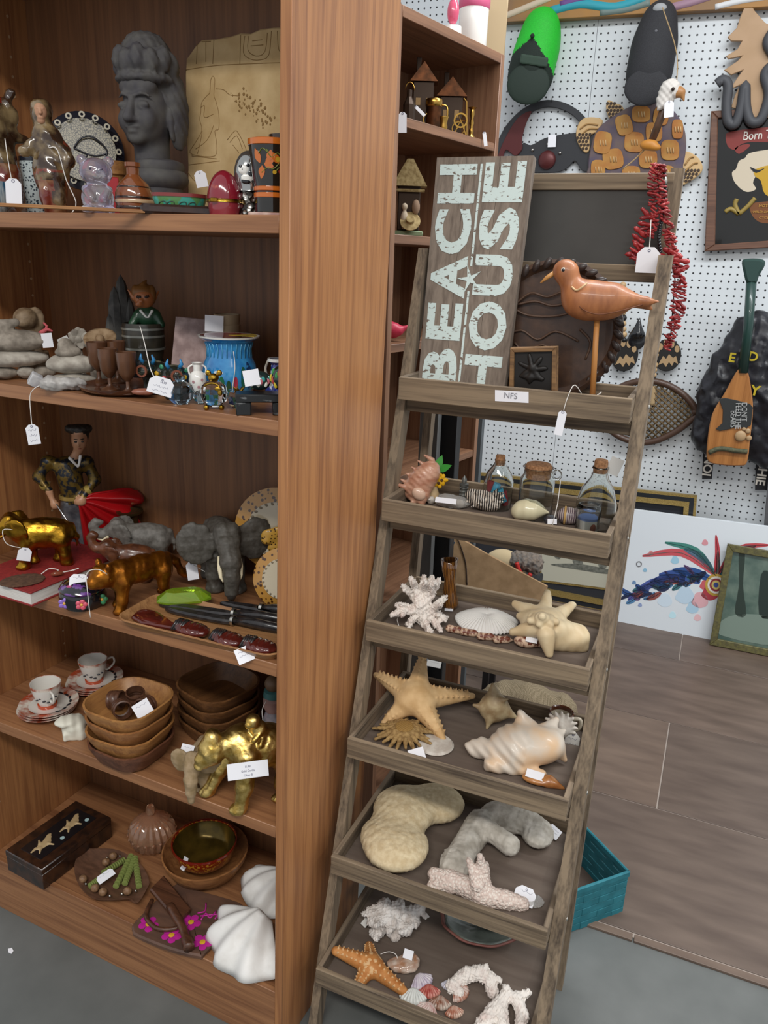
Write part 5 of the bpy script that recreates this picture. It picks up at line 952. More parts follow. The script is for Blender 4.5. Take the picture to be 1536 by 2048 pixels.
# --- carved bird
T=TH_('wooden_bird','carved tan wooden shorebird on a stick stand with price string','bird carving',st(1187,1.312,z)); py0=proj(T.location)[1]; Z=lambda y:(py0-y)*1.02
m_bd=mt('bird_wood','#a86c42',.45,col2='#8f5836',scale=30,stretch=(3,1,1),coat=.15)
bd=[E(10,0,Z(607),62,36,38),E(-18,0,Z(606),44,36,38),C((40,0,Z(600)),(100,0,Z(604)),26,7),C((100,-5,Z(604)),(122,-7,Z(603)),7,2.5),C((90,5,Z(610)),(112,5,Z(618)),7,3),C((-40,0,Z(590)),(-56,0,Z(562)),24,19),E(-60,0,Z(554),25,21,23)]
part(T,'body',sdf(bd,70,12).t(-24,0,0),m_bd,True); part(T,'bill',tube([(-80,0,Z(557)),(-96,0,Z(568)),(-107,0,Z(578))],[5.5,4,1.5],9).t(-24,0,0),mt('bill','#c08a4c',.4),True); part(T,'collar_band',tube(smoothpts([(-44,-26,Z(582)),(-34,-34,Z(588)),(-22,-36,Z(580)),(-16,-30,Z(574))],4),2,6).t(-24,0,0),mt('pale_band','#c7a77c',.5),True)
part(T,'wing_line',tube(smoothpts([(-34,-27,Z(606)),(-18,-37,Z(622)),(14,-38,Z(630)),(60,-24,Z(620)),(100,-7,Z(607))],5),1.3,5).t(-24,0,0),mt('wing_dark','#6e3f24',.5),True)
part(T,'eye',sph(5.5,10).s(1,.5,1).t(-87,-19.5,Z(552)),mt('eye_white','#d8d2c4',.2)); part(T,'pupil',sph(3.2,8).s(1,.5,1).t(-87.5,-22,Z(552)),black_g)
part(T,'stick',tube([(-4,0,4),(-14,0,Z(630))],[6,5.5],9),mt('dowel','#b0783f',.5),True); part(T,'base',lathe([(.01,0),(66,0),(69,4),(66,11),(.01,11)],36,1,.42,cap=False),mt('bird_base','#8a5a38',.5,col2='#6b4127',scale=70))
price_tag(T,PY(1121,846,1.252),.013,.040,-6,string=[W(T,4,-10,24),W(T,-16,-30,20),PY(1150,770,1.262),PY(1135,795,1.2535),PY(1127,822,1.2525)],lines=(None,))
part(T,'knot',tube(smoothpts([tuple(W(T,*q)) for q in((-30,-12,22),(-6,-9,24),(6,-9,30),(12,-8,36))]),.001,5),MT['thread'],True,world=True)
# --- NFS label
g=flat([(990,780),(1057,784),(1057,806),(990,802)],(0,1.2555,0),NY,.0006); L_=wsingle('paper_label','white paper label handwritten NFS stuck on the top tray','label',g,MT['paper'],False)
c_=PY(1021,792,1.2546); tg=text('NFS',.0135,.0001).r('X',90).t(*c_); INFO[L_.name]=(1,Matrix.Translation(L_.location)); part(L_,'handwriting',tg,mt('pencil','#8a8a90',.8),False,world=True)
# --- coral chip necklace over the chalkboard corner
T=wthing('coral_necklace','red coral chip necklace hung over the chalkboard corner','necklace',PY(1320,335,1.43)); m_co=[mt('red_coral_%d'%i,c,.35,coat=.3) for i,c in enumerate(('#8e1f22','#a53030','#7a1a1e'))]
random.seed(21); cm=[[meshof('coral_chip',sdf([C((-1,0,0),(1,.2*k,.1),.42,.3+.1*k)],9,.2,disp=lambda X,Y,Z:.08*np.sin(5*X+k)),m,True) for m in m_co] for k in range(3)]
def strand(pts,n,size,Y=1.43,jit=3):
    P=smoothpts([tuple(PY(x,y,Y)) for x,y in pts],6); t=np.linspace(0,len(P)-1,n)
    for a in t:
        i=int(min(a,len(P)-2)); p=np.array(P[i])+(np.array(P[i+1])-np.array(P[i]))*(a-i)
        o=bpy.data.objects.new('coral_chip',random.choice(random.choice(cm))); COL.objects.link(o); o.parent=T; o.location=Vector(p+np.random.randn(3)*.0012*jit/3)-T.location
        s_=size*random.uniform(.75,1.2); o.scale=(s_,s_*.9,s_*.9); o.rotation_euler=(random.uniform(-.5,.5),random.uniform(-.6,.6)+.2,random.uniform(-.6,.6))
strand([(1308,330),(1304,370),(1306,420),(1310,450),(1296,470)],34,.0056); strand([(1322,332),(1326,380),(1336,440),(1346,490),(1352,540),(1352,590),(1346,640),(1336,690)],64,.006); strand([(1314,332),(1318,390),(1330,450),(1344,500),(1362,545),(1366,590),(1352,650),(1334,698)],64,.006)
strand([(1296,430),(1284,460),(1276,490),(1270,512),(1278,522)],14,.0095); strand([(1282,525),(1300,512),(1322,520)],9,.010); strand([(1330,512),(1350,505),(1362,540)],5,.011)
part(T,'cord',tube([tuple(PY(x,y,1.432)) for x,y in((1312,330),(1320,400),(1335,470),(1350,560),(1340,690))],.001,5),mt('dark_cord','#2a1512',.8),True,world=True)
price_tag(T,PY(1296,520,1.40),.036,.040,0,string=[PY(1302,440,1.42),PY(1300,480,1.405),PY(1298,502,1.40)])
T=wthing('bead_necklace','thin black bead necklace hanging behind the red coral strands','necklace',PY(1326,338,1.44)); bmz=meshof('black_bead',sph(.0032,8),black_g,True); P=smoothpts([tuple(PY(x,y,1.437)) for x,y in((1328,338),(1331,380),(1326,430),(1318,470),(1322,512))],8)
for i in range(0,len(P),1): o=bpy.data.objects.new('black_bead',bmz); COL.objects.link(o); o.parent=T; o.location=Vector(P[i])-T.location
part(T,'silver_bead',sph(.004,8).s(1,1,1.6).t(*PY(1330,362,1.434)),MT['steel'],world=True)
# ================================================================ second tray
z=TZ[1]
pinksh=mt('pink_shell','#c99a80',.35,col2='#a86f55',scale=40,stretch=(1,1,3),coat=.3,lo=.4,hi=.7); tanshell=mt('tan_shell','#c9b088',.5,col2='#b0946a',scale=35,bump=.2); whitesh=mt('white_sh','#d6d0c6',.5,col2='#b9aea2',scale=60,bump=.2)
fr=sz_(835,1005,z); T=TH_('spider_conch','peach spider conch shell with finger spines beside yellow flowers','shell',fr)
sp=[E(6,0,44,27,22,46,rot=(0,36,0)),E(16,2,58,20,20,30,rot=(0,36,0)),C((-10,-6,30),(-50,-14,40),8,2.5),C((2,-8,14),(-12,-14,2),7,3.5),C((10,-10,20),(8,-12,6),14,9)]+[C((-20+46*t,0,38+52*t),(-20+46*t-17,-2,38+52*t+9),5.5,2.2,k=3) for t in(0,.25,.5,.75,.98)]
part(T,'shell',sdf(sp,50,7,disp=lambda X,Y,Z:.5*np.sin(Z*.5+X*.4),floor=0),pinksh,True); part(T,'opening',sdf([E(2,-20,24,15,8,12,rot=(0,35,0))],26,2),mt('shell_inside','#d8b49c',.15,coat=.6),True)
fr=sz_(866,1003,z); T=TH_('flower_sprig','small shell vase with yellow cloth flowers and green leaf','flowers',fr); part(T,'vase',lathe([(.01,0),(11,0),(13,14),(8,26),(9,34),(.01,34)],14,cap=False),tanshell); part(T,'stem',tube([(0,0,30),(4,0,62)],2,5),mt('stem_green','#4a5a22',.6))
for x,q in((-2,58),(10,48),(-8,44),(4,42)): 
    for i in range(5): a=i*1.257; part(T,'petal',sph(1,8).s(7,3,4.5).r('Y',-math.degrees(a)).t(x+5+6*math.cos(a),-8,q+6*math.sin(a)),mt('yellow_petal','#d9a50e',.6))
    part(T,'flower_centre',sph(3,8).t(x+5,-11,q),mt('fl_dark','#4a2a10',.6))
for r_ in(20,-30,70): part(T,'leaf',leafM(34,9).s(1,1,1.2).r('X',75).r('Y',r_).t(2,-2,64),mt('leaf_green','#2f8a28',.5))
random.seed(8)
for i,(px,py) in enumerate(((822,1000),(838,1006),(850,1000),(862,1008),(846,993),(872,1004))): SG('small_shell','tiny %s seashell in the heap under the spider conch'%('white' if i%2 else 'pinkish'),'shell',sdf([E(0,0,8,10,8,8),C((4,0,9),(14,0,13),6,2),C((-4,-4,8),(-10,-8,12),4,2)],18,3,floor=0).r('Z',random.uniform(0,360)),whitesh if i%2 else pinksh,sz_(px,py,z),True,group='tiny shells on the second tray')
T=TH_('shell_bag','clear plastic bag of pale shells with white label','bag',sz_(905,1015,z)); part(T,'bag',sdf([E(0,0,12,36,16,13),E(-16,0,18,14,12,10)],32,6,disp=lambda X,Y,Z:1.2*noise3(.3,2)(X,Y,Z),floor=0),mt('plastic','#e4e2de',.12,trans=.75,ior=1.2),True)
for x in(-18,-2,14): part(T,'shell',sdf([E(x,0,9,10,8,7)],14,1),whitesh,True)
price_tag(T,W(T,-14,-22,20),.038,.012,-4,tilt=55,clip=False)
T=TH_('tin_lighthouse','tiny grey pewter lighthouse standing at the tray back','ornament',sz_(926,1002,z)); part(T,'tower',lathe([(.01,0),(10,0),(9,6),(7,30),(9,32),(9,36),(5,38),(5,46),(.01,54)],14,cap=False),mt('pewter2','#6f706c',.4,.7))
for k in range(4): part(T,'ring',lathe([(8,6+k*7),(9.6,7+k*7),(8,9+k*7)],14,cap=False),MT['pewter2'])
T=TH_('murex_shell','black and white striped spiny murex shell','shell',sz_(968,1020,z)); m_mx=mt('murex','#221d1c',.5,col2='#d3c8ba',scale=75,pat='wave',lo=.4,hi=.55)
random.seed(2); sp=[E(0,0,20,34,22,20,rot=(0,15,0)),E(-26,0,30,14,12,12)]; 
for i in range(34):
    a=random.uniform(-2.4,2.4);b=random.uniform(-.9,.9); d=np.array([math.cos(b)*math.sin(a)*34,-math.cos(b)*math.cos(a)*22,20+math.sin(b)*20+4]); q=np.array([0,0,20])+(d-np.array([0,0,20]))*1.28; sp.append(C(tuple(d*.95),tuple(q),3.2,1.2,k=2))
part(T,'shell',sdf(sp,48,4,floor=0),m_mx,True)
def jar(name,label,fr,prof,corkz,cr,ch,extra=None):
    T=TH_(name,label,'bottle',fr); INFO[T.name]=(INFO[T.name][0]*np.array([1.02,1.02,1.12]),INFO[T.name][1]); inner=[(max(r-2.2,.01),q+(1.5 if i==0 else 0)) for i,(r,q) in enumerate(prof)]
    part(T,'glass',lathe(prof+inner[::-1],36,cap=False),clear,True); part(T,'cork',lathe([(.01,corkz),(cr*.92,corkz),(cr,corkz+ch*.85),(cr*.9,corkz+ch),(.01,corkz+ch)],20,cap=False),cork); return T
T=jar('cork_bottle','small arched glass bottle with cork holding blue and red paper rolls',sz_(993,1016,z),[(26,0),(28,4),(29,50),(24,66),(13,80),(10,86),(11,90)],80,9.5,18); T['category']='bottle'
for x,y,q,r_,c in((-6,-2,34,20,'#3f9fc4'),(8,0,24,-25,'#46a6c8'),(-10,4,20,10,'#3892b8'),(-16,2,36,5,'#8c3038'),(14,4,18,-15,'#a03038')): part(T,'paper_roll',lathe([(6,-13),(7,-13),(7,13),(6,13)],12,cap=False).r('Y',r_).t(x,y,q),mt('roll'+c,c,.6))
jar('cork_bottle','wide glass jar with a broad cork stopper and glass loop',sz_(1068,1034,z),[(32,0),(34,4),(34,72),(28,80),(27,92),(31,94)],74,26,26)
T=bpy.data.objects['cork_bottle.001']; part(T,'glass_loop',tube([(36+8*math.cos(a),0,82+8*math.sin(a)) for a in np.arange(0,6.2,.5)],2.6,6,True),clear,True); part(T,'string',tube([W(T,44,-6,76),W(T,42,-40,40),W(T,36,-60,4)],.0008,5),MT['thread'],True,world=True)
T=jar('cork_bottle','large round shouldered glass bottle with cork and paper tag',sz_(1187,1054,z),[(30,0),(38,5),(41,24),(40,48),(32,74),(18,94),(14,108),(16,116)],104,13.5,24); price_tag(T,W(T,26,2,118),.022,.030,-18,clip=False,mcol='oldpaper')
T=TH_('sand_glass','small glass tumbler filled with blue and white layered sand','glass',sz_(1174,1058,z)); part(T,'glass',lathe([(18,0),(25,2),(23,24),(25,44),(21,54),(19,54),(22,42),(20,24),(18,4)],30,cap=False),clear,True); part(T,'white_sand',lathe([(.01,3),(17,3),(19.5,22),(.01,24)],26,cap=False),mt('sand_white','#d9d7d2',.8)); part(T,'blue_sand',lathe([(.01,23.5),(19.8,22),(20,27),(.01,28)],26,cap=False),mt('sand_blue','#6f86c0',.8)); part(T,'brown_sand',sdf([E(10,-14,9,6,5,9)],16,1),mt('sand_brown','#7a4030',.8),True)
SG('moon_shell','smooth cream moon snail shell','shell',sdf([E(0,0,22,30,24,22),C((18,0,24),(40,0,20),14,3),E(-18,0,16,16,18,15)],44,8,disp=lambda X,Y,Z:.4*np.sin(X*.35),floor=0),mt('cream_shell','#d3caa8',.25,coat=.4),sz_(1054,1040,z),True)
T=TH_('glass_charm','small dark glass charm with a white price label','ornament',sz_(1100,1046,z)); part(T,'body',lathe([(.01,0),(12,0),(14,8),(8,16),(.01,18)],8,cap=False),mt('dk_glass','#3a3a40',.1,coat=.5),False); price_tag(T,W(T,4,-14,8),.016,.010,5,tilt=40,clip=False)
T=TH_('striped_snail','purple striped snail shell tied with raffia','shell',sz_(1134,1048,z)); part(T,'shell',sdf([E(0,0,18,22,18,18),E(12,0,18,14,14,14),C((16,0,18),(28,0,22),8,2)],34,6,floor=0),mt('purple_stripe','#5a4a52',.35,col2='#b5a8a2',scale=90,pat='wave',lo=.55,hi=.75),True); part(T,'raffia',lathe([(19,-2),(20,0),(19,2)],18,cap=False).r('Y',90).t(-6,0,18),mt('raffia','#b9955a',.8))
# ================================================================ third tray
z=TZ[2]
def branchy(fr,segs,mats,n=70,k=5,amp=1.0,seed=1,floor=True):
    """coral from pixel skeleton: segs = list of [(px,py,h,r),...]"""
    f=LP(fr); p=[]
    for s_ in segs:
        q=[f(x,y,h) for x,y,h,r in s_]; r=[a[3] for a in s_]; p+=chain(q,r)
    nf=noise3(.55,seed,2); return sdf(p,n,k,disp=lambda X,Y,Z:amp*nf(X,Y,Z),floor=0 if floor else None)
m_wc=mt('white_coral','#e6ded6',.85,col2='#c9b1a8',scale=40,bump=.3,lo=.5,hi=.85); random.seed(4)
fr=sz_(845,1248,z); sg_=[[(845,1240,8,12),(840,1210,40,12),(835,1180,60,9)]]
for a in((815,1215,30,795,1212,40),(825,1190,52,806,1172,66),(845,1180,66,848,1155,92),(862,1190,60,878,1160,84),(868,1215,36,888,1196,52),(830,1235,14,815,1248,10),(865,1240,10,880,1258,6),(850,1250,6,862,1268,6),(808,1222,30,785,1230,30),(858,1175,74,864,1155,88),(830,1172,74,822,1158,84),(875,1228,22,890,1240,18)):
    sg_.append([(845,1222,28,8),(a[0],a[1],a[2],6.5),(a[3],a[4],a[5],5)]); sg_.append([(a[0],a[1],a[2],6),((a[0]+a[3])/2+random.uniform(-9,9),(a[1]+a[4])/2+random.uniform(-8,8),a[5]+8,3.5)]); sg_.append([((a[0]+a[3])/2,(a[1]+a[4])/2,(a[2]+a[5])/2,6),(a[3]+random.uniform(-8,8),a[4]+random.uniform(-6,10),a[5],3.2)])
T=TH_('branch_coral','white branching coral with pinkish base on the third tray','coral',fr); part(T,'coral',branchy(fr,sg_,None,92,4,1.9,3),m_wc,True)
part(T,'string',tube([PZ(800,1222,z+.03),PZ(794,1240,z+.012),PZ(800,1258,z+.001)],.0007,5),MT['thread'],True,world=True)
T=TH_('amber_vase','tall twisted amber brown glass bud vase','vase',sz_(900,1216,z)); part(T,'body',lathe([(.01,0),(14,0),(16,10),(13,40),(11,60),(14,84),(17,104),(14,104),(9,60),(.01,20)],28,cap=False).fn(lambda x,y,q:(x*(1+.10*math.sin(3*math.atan2(y,x)+q*.12)),y*(1+.10*math.sin(3*math.atan2(y,x)+q*.12)),q)).r('Y',-4),mt('amber_dark','#4a2a12',.12,col2='#8a5a24',scale=110,pat='wave',coat=.8),True); price_tag(T,W(T,-2,-18,4),.016,.006,0,tilt=60,clip=False)
T=TH_('mushroom_coral','round white mushroom coral disc with fine radial ridges','coral',sz_(972,1246,z)); R_=62
g=sheet(lambda u_,v_:((R_*v_+.5)*(1+.03*math.sin(u_*31)*v_)*math.cos(2*pi*u_)*1.0,(R_*v_+.5)*math.sin(2*pi*u_)*.9,20*(1-v_**2)+4+1.6*math.sin(u_*2*pi*48)*min(1,v_*2)-5*math.exp(-(v_*6)**2)),192,14,3); part(T,'coral',rest(g),mt('fungia','#dedbd6',.85),True)
T=TH_('horned_conch','large cream horned conch shell with a spiral of blunt spikes','shell',sz_(1095,1275,z)); f=LP(sz_(1095,1275,z))
cs=[E(*f(1090,1252,34),48,40,34),E(*f(1140,1270,24),40,36,24),C(f(1120,1275,22),f(1165,1295,6),30,12)]
for a in((1048,1205,1030,1208,48),(1085,1215,1095,1186,66),(1125,1225,1145,1210,50),(1140,1268,1162,1262,34),(1050,1262,1026,1264,28),(1095,1290,1098,1308,10),(1060,1235,1040,1232,40)): cs.append(C(f((a[0]+1090)/2,(a[1]+1250)/2,44),f(a[2],a[3],a[4]),19,8))
cs+=[E(*f(1085,1240,66),25,22,15,k=4),E(*f(1084,1236,76),15,13,11,k=3),E(*f(1084,1233,84),8,7,8,k=2)]+[E(f(1085,1240,66)[0]+26*math.cos(i*.9),f(1085,1240,66)[1]+22*math.sin(i*.9),66,7,7,7,k=4) for i in range(7)]
part(T,'shell',sdf(cs,70,10,disp=lambda X,Y,Z:.5*np.sin(X*.3+Y*.2),floor=0),mt('horn_shell','#dccaa6',.5,col2='#cdb58e',scale=30,bump=.25),True)
m_bs=mt('brown_speck','#6a3524',.4,col2='#d2b49a',scale=130,lo=.42,hi=.56)
for i,(px,py,lb) in enumerate(((910,1266,'small speckled cone shell at the front rail by the branching coral'),(938,1272,'small orange speckled cone shell along the front rail'),(972,1280,'small brown speckled cone shell below the mushroom coral'),(1004,1286,'thin dark speckled cone shell beside the tagged shell'))): SG('cone_shell',lb,'shell',sdf([C((-12,0,8),(10,0,7),8,7),C((8,0,8),(22,0,5),7,2)],22,3,floor=0).r('Z',-12+10*i),m_bs,sz_(px,py,z),True,group='cone shells on the third tray')
T=TH_('cone_shell','larger red brown speckled shell carrying a white price sticker','shell',sz_(1050,1294,z)); part(T,'shell',sdf([E(0,0,13,24,14,13),C((14,0,13),(32,0,7),10,3)],30,5,floor=0),m_bs,True); price_tag(T,W(T,12,-10,24),.020,.013,-6,tilt=55,clip=False)
# ================================================================ fourth tray
z=TZ[3]
fr=sz_(835,1400,z); f=LP(fr); m_sf=mt('star_tan','#dcb886',.7,col2='#c69f6c',scale=40,bump=.3)
T=TH_('knobby_starfish','large tan knobby starfish propped in the fourth tray','starfish',fr); c_=(832,1395,46); tips=[(752,1350,56),(846,1312,104),(945,1392,34),(886,1478,6),(768,1445,6)]; p=[E(*f(*c_),40,36,22)]
for t in tips:
    a=np.array(f(*c_));b=np.array(f(*t)); p.append(C(tuple(a),tuple(b),28,6)); dr=(b-a)/np.linalg.norm(b-a); sd=np.cross(dr,[0,0,1])
    for i in range(8):
        q=a+(b-a)*(.2+.1*i); r=28+(6-28)*(.2+.1*i)
        for s_ in(-1,0,1): n_=np.array([0,0,1.])*(.95 if s_==0 else .45)+sd*s_*.8; p.append(C(tuple(q+n_*r*.85),tuple(q+n_*(r+6.5)),3.4,2,k=2))
part(T,'star',sdf(p,84,9,floor=0),m_sf,True); price_tag(T,PZ(868,1328,z+.034),.030,.014,-8,tilt=45,clip=False,mcol='oldpaper',lines=('~ab',))
fr=sz_(870,1492,z); SG('sand_dollar','smooth white sand dollar under the sun star','shell',lathe([(.01,0),(34,0),(38,4),(34,8),(.01,11)],36,cap=False),whitesh,fr)
fr=sz_(808,1474,z); T=TH_('sun_star','brown many armed sun star with pale bumps','starfish',fr); p=[E(0,0,18,26,26,8)]
for i in range(21): a=i*2*pi/21; L=58+6*math.sin(i*2.7); p.append(C((20*math.cos(a),20*math.sin(a),18),(L*math.cos(a),L*math.sin(a),14-8*abs(math.sin(i))),6.5,2.6,k=2))
nf=noise3(.5,4); part(T,'star',sdf(p,96,2,disp=lambda X,Y,Z:.8*nf(X,Y,Z),floor=0),mt('sun_brown','#7f6239',.8,col2='#a98a58',scale=150,bump=.5),True); part(T,'disc',sdf([E(0,0,25,19,19,4)],34,1,disp=lambda X,Y,Z:.9*np.sin(X)*np.sin(Y)),mt('sun_disc','#94723c',.8),True)
price_tag(T,PZ(834,1510,z+.016),.028,.024,20,tilt=60,clip=False)
SG('small_conch','small mottled pale conch shell behind the queen conch','shell',sdf([E(0,0,34,30,26,30),C((0,0,48),(-6,0,86),22,4),C((20,0,30),(44,-4,22),16,4),C((-20,-8,36),(-40,-12,42),8,3),C((-6,-18,18),(-10,-26,2),8,3),C((14,-10,60),(26,-14,66),6,2)],46,9,floor=0),mt('mottle','#b7a582',.5,col2='#957c5a',scale=55,bump=.2),sz_(985,1445,z),True)
fr=sz_(1040,1520,z); f=LP(fr); T=TH_('queen_conch','large peach and white queen conch shell with ridged lip','shell',fr); m_qc=[mt('conch_white','#cfc3b4',.4,col2='#d9b792',scale=16,coat=.2,lo=.42,hi=.62)]
cs=[E(*f(1045,1488,38),62,48,38),C(f(1030,1500,34),f(948,1502,14),40,12),E(*f(1085,1490,40),42,40,34),C(f(1050,1450,60),f(1042,1428,82),22,9),C(f(1095,1460,50),f(1112,1440,62),18,7),C(f(1110,1490,40),f(1130,1520,12),18,5),C(f(980,1530,14),f(1085,1548,6),14,8),C(f(1108,1475,50),f(1128,1462,50),14,5),C(f(960,1490,24),f(938,1490,22),16,8)]
part(T,'shell',sdf(cs,74,14,disp=lambda X,Y,Z:1.3*np.sin(.22*X+.10*Y+.25*Z)*(X<10),floor=0),m_qc,True)
T=TH_('ceramic_mug','small cream stoneware mug with brown rim and lettering','mug',sz_(1118,1466,z)); part(T,'mug',lathe([(.01,0),(21,0),(24,5),(24,40),(25,50),(23,50),(21,40),(19,6),(.01,5)],30,cap=False),mt('mug_cream','#b5aa96',.3,coat=.4)); part(T,'rim_glaze',lathe([(24.3,34),(25.6,50),(24,52),(22,50),(20,20),(24.1,34)],30,cap=False),mt('mug_brown','#4f2a1a',.2,coat=.6)); part(T,'handle',tube(smoothpts([(22,0,38),(38,0,40),(40,0,24),(34,0,14),(22,0,14)],4),4,8),MT['mug_cream'],True)
for k in range(9): a=-.75+.13*k; part(T,'worn_print',tube([(24.3*math.sin(a),-24.3*math.cos(a),24-3*math.cos(k*.7)),(24.3*math.sin(a+.05),-24.3*math.cos(a+.05),29-3*math.cos(k*.7))],.7,4),mt('mug_ink','#4a3424',.6),True)
T=TH_('spiky_shell','white ruffled shell behind the queen conch with a handwritten tag','shell',sz_(1118,1478,z)); part(T,'shell',sdf([E(0,0,30,22,18,26)]+[C((14*math.cos(a),-4,34+16*math.sin(a)),(32*math.cos(a),-6,36+30*math.sin(a)),7,3) for a in np.arange(-.4,2.9,.4)],40,5,floor=0),whitesh,True); price_tag(T,W(T,26,-10,2),.026,.040,-3,tilt=15,lines=('~a','~ab','~a'),mcol='oldpaper')
T=TH_('flat_shell','flat orange brown polished shell with a sticker at the front rail','shell',sz_(1078,1566,z)); part(T,'shell',sdf([E(0,0,9,36,18,9),C((20,-2,9),(50,-8,4),14,3)],36,6,floor=0),mt('orange_shell','#b9814a',.3,col2='#9a6034',scale=50,coat=.4),True); price_tag(T,W(T,-10,-2,19),.030,.016,-8,tilt=68,clip=False)
# ================================================================ fifth tray
z=TZ[4]
fr=sz_(800,1660,z); f=LP(fr); nf=noise3(.35,6,3); T=TH_('brain_coral','cream yellow lobed brain coral on the fifth tray','coral',fr)
part(T,'coral',sdf([E(*f(792,1690,28),62,64,30),E(*f(808,1620,34),62,66,34),E(*f(870,1606,28),60,52,28),E(*f(765,1670,24),42,46,24)],76,16,disp=lambda X,Y,Z:1.0*nf(X,Y,Z),floor=0),mt('yellow_coral','#d8c7a4',.9,col2='#c2ad88',scale=90,bump=1,det=6),True)
fr=sz_(1010,1660,z); f=LP(fr); nf=noise3(.4,8,3); T=TH_('grey_coral','grey white porous lobed coral chunk beside the brain coral','coral',fr)
part(T,'coral',sdf([E(*f(1020,1634,24),62,40,24),E(*f(1075,1665,22),32,40,20),C(f(960,1650,20),f(905,1735,14),30,24),E(*f(915,1725,18),32,36,17),C(f(970,1655,34),f(1020,1690,30),18,20)],76,10,disp=lambda X,Y,Z:1.3*nf(X,Y,Z),floor=0),mt('grey_porous','#a39c90',.9,col2='#c9c3b8',scale=40,bump=.7,det=7,lo=.38,hi=.62),True); price_tag(T,PZ(1108,1664,z+.012),.024,.020,-30,tilt=50,clip=False,lines=('~ab','~a'))
fr=sz_(955,1790,z); T=TH_('finger_coral','white and pink bumpy finger coral at the front of the tray','coral',fr)
part(T,'coral',branchy(fr,[[(960,1785,14,24),(900,1760,16,19),(868,1748,20,13)],[(900,1770,12,17),(864,1772,8,11)],[(960,1785,16,22),(965,1740,56,13),(960,1712,92,6)],[(955,1770,40,14),(938,1720,70,6)],[(965,1780,20,18),(970,1730,50,8)],[(965,1792,14,22),(1010,1800,12,18),(1045,1808,10,14)]],None,96,7,1.2,5),mt('finger_c','#e2d8cd',.85,col2='#cfbbb0',scale=230,pat='voro',bump=1,lo=.2,hi=.6),True)
T2=TH_('plastic_bag','small clear plastic bag with a folded paper label','bag',sz_(1060,1805,z)); part(T2,'bag',sdf([E(0,0,7,30,18,7)],26,2,disp=lambda X,Y,Z:1.4*noise3(.3,3)(X,Y,Z),floor=0),MT['plastic'],True); price_tag(T2,W(T2,-12,-2,16),.036,.030,-12,tilt=60,lines=('~a',))
# ================================================================ lowest tray
z=TZ[5]
random.seed(9); fr=sz_(780,1838,z); sg_=[]
for a in((745,1845,30),(752,1868,10),(790,1872,8),(812,1862,20),(830,1842,18),(838,1820,30),(800,1810,44),(768,1808,46),(740,1825,36),(785,1850,28),(762,1840,36)):
    sg_.append([(782,1836,16,15),((a[0]+782)/2,(a[1]+1836)/2,a[2]*.8+6,12),(a[0],a[1],a[2],10)])
    for k in range(4): sg_.append([(a[0],a[1],a[2],7),(a[0]+random.uniform(-14,14),a[1]+random.uniform(-12,12),a[2]+random.uniform(-2,12),5)])
T=TH_('cluster_coral','white knobbly coral cluster with purple tag on the lowest tray','coral',fr); part(T,'coral',branchy(fr,sg_,None,92,4,2.2,7),mt('cluster_white','#e4dfda',.85,col2='#c6bcb4',scale=50,bump=.4),True); price_tag(T,PZ(738,1836,z+.018),.012,.036,-40,tilt=50,clip=False,mcol='oldpaper')
fr=sz_(960,1862,z); T=TH_('abalone_shell','dark red rimmed abalone shell bowl under the tray above','shell',fr)
def ab(R,h): return sheet(lambda u_,v_:((R*v_+.5)*(1+.03*math.sin(u_*2*pi*9)*v_)*math.cos(2*pi*u_),(R*v_+.5)*(1+.03*math.sin(u_*2*pi*9)*v_)*math.sin(2*pi*u_)*.8,h*v_**2.2+1.5*math.sin(u_*2*pi*9)*v_),64,10,4)
part(T,'shell',rest(ab(82,30)),mt('abalone','#6a3a34',.5,col2='#8a5a50',scale=30,bump=.3),True); part(T,'nacre',ab(74,24).t(0,0,6),mt('nacre','#4f5650',.3,col2='#7a827a',scale=30,coat=.4),True)
SG('porous_stone','small grey porous stone resting inside the abalone shell','stone',rock(30,20,10,5),stone,sz_(978,1850,z+.012),True)
fr=sz_(740,1935,z); f=LP(fr); T=TH_('orange_starfish','orange bumpy starfish on the lowest tray','starfish',fr); p=[E(*f(742,1930,14),26,24,13)]
for t in((672,1902),(738,1892),(806,1982),(715,1972),(776,1945)):
    a=np.array(f(742,1930,14));b=np.array(f(*t,36 if t[0]==672 else 8))
    if t==(776,1945): continue
    p.append(C(tuple(a),tuple(b),19,9)); dr=(b-a)/np.linalg.norm(b-a); sd=np.cross(dr,[0,0,1])
    for i in range(7):
        q=a+(b-a)*(.15+.13*i); r=19-10*(.15+.13*i)
        for s_ in(-1,0,1): n_=np.array([0,0,1.])*(1 if s_==0 else .6)+sd*s_*.7; p.append(C(tuple(q+n_*r*.8),tuple(q+n_*(r+3.5)),2.4,1.6,1,k=1))
part(T,'star',sdf(p,84,7,floor=0),[mt('star_orange','#a8672c',.7,col2='#c0854a',scale=60,bump=.4),mt('star_bump','#d0a878',.7)],True)
T=TH_('shell_packet','small packet of brown shells with price sticker beside the starfish','shells',sz_(805,1938,z)); part(T,'packet',sdf([E(0,0,11,32,18,11),E(14,10,14,20,16,10)],30,5,disp=lambda X,Y,Z:1.1*noise3(.3,5)(X,Y,Z),floor=0),mt('packet','#b98a6a',.1,col2='#d7c6b6',scale=60,trans=.3,coat=.6),True); price_tag(T,W(T,10,8,30),.018,.016,-12,tilt=60,clip=False); part(T,'string',tube(smoothpts([tuple(W(T,*q)) for q in((-46,18,14),(-28,20,20),(-12,8,22),(-14,-16,8))]),.0008,5),MT['thread'],True,world=True)
def scal(R,h=.35,ribs=9): return rest(clam(R,ribs,h,58,.05,60,10,2.2).t(0,R*.45,0))
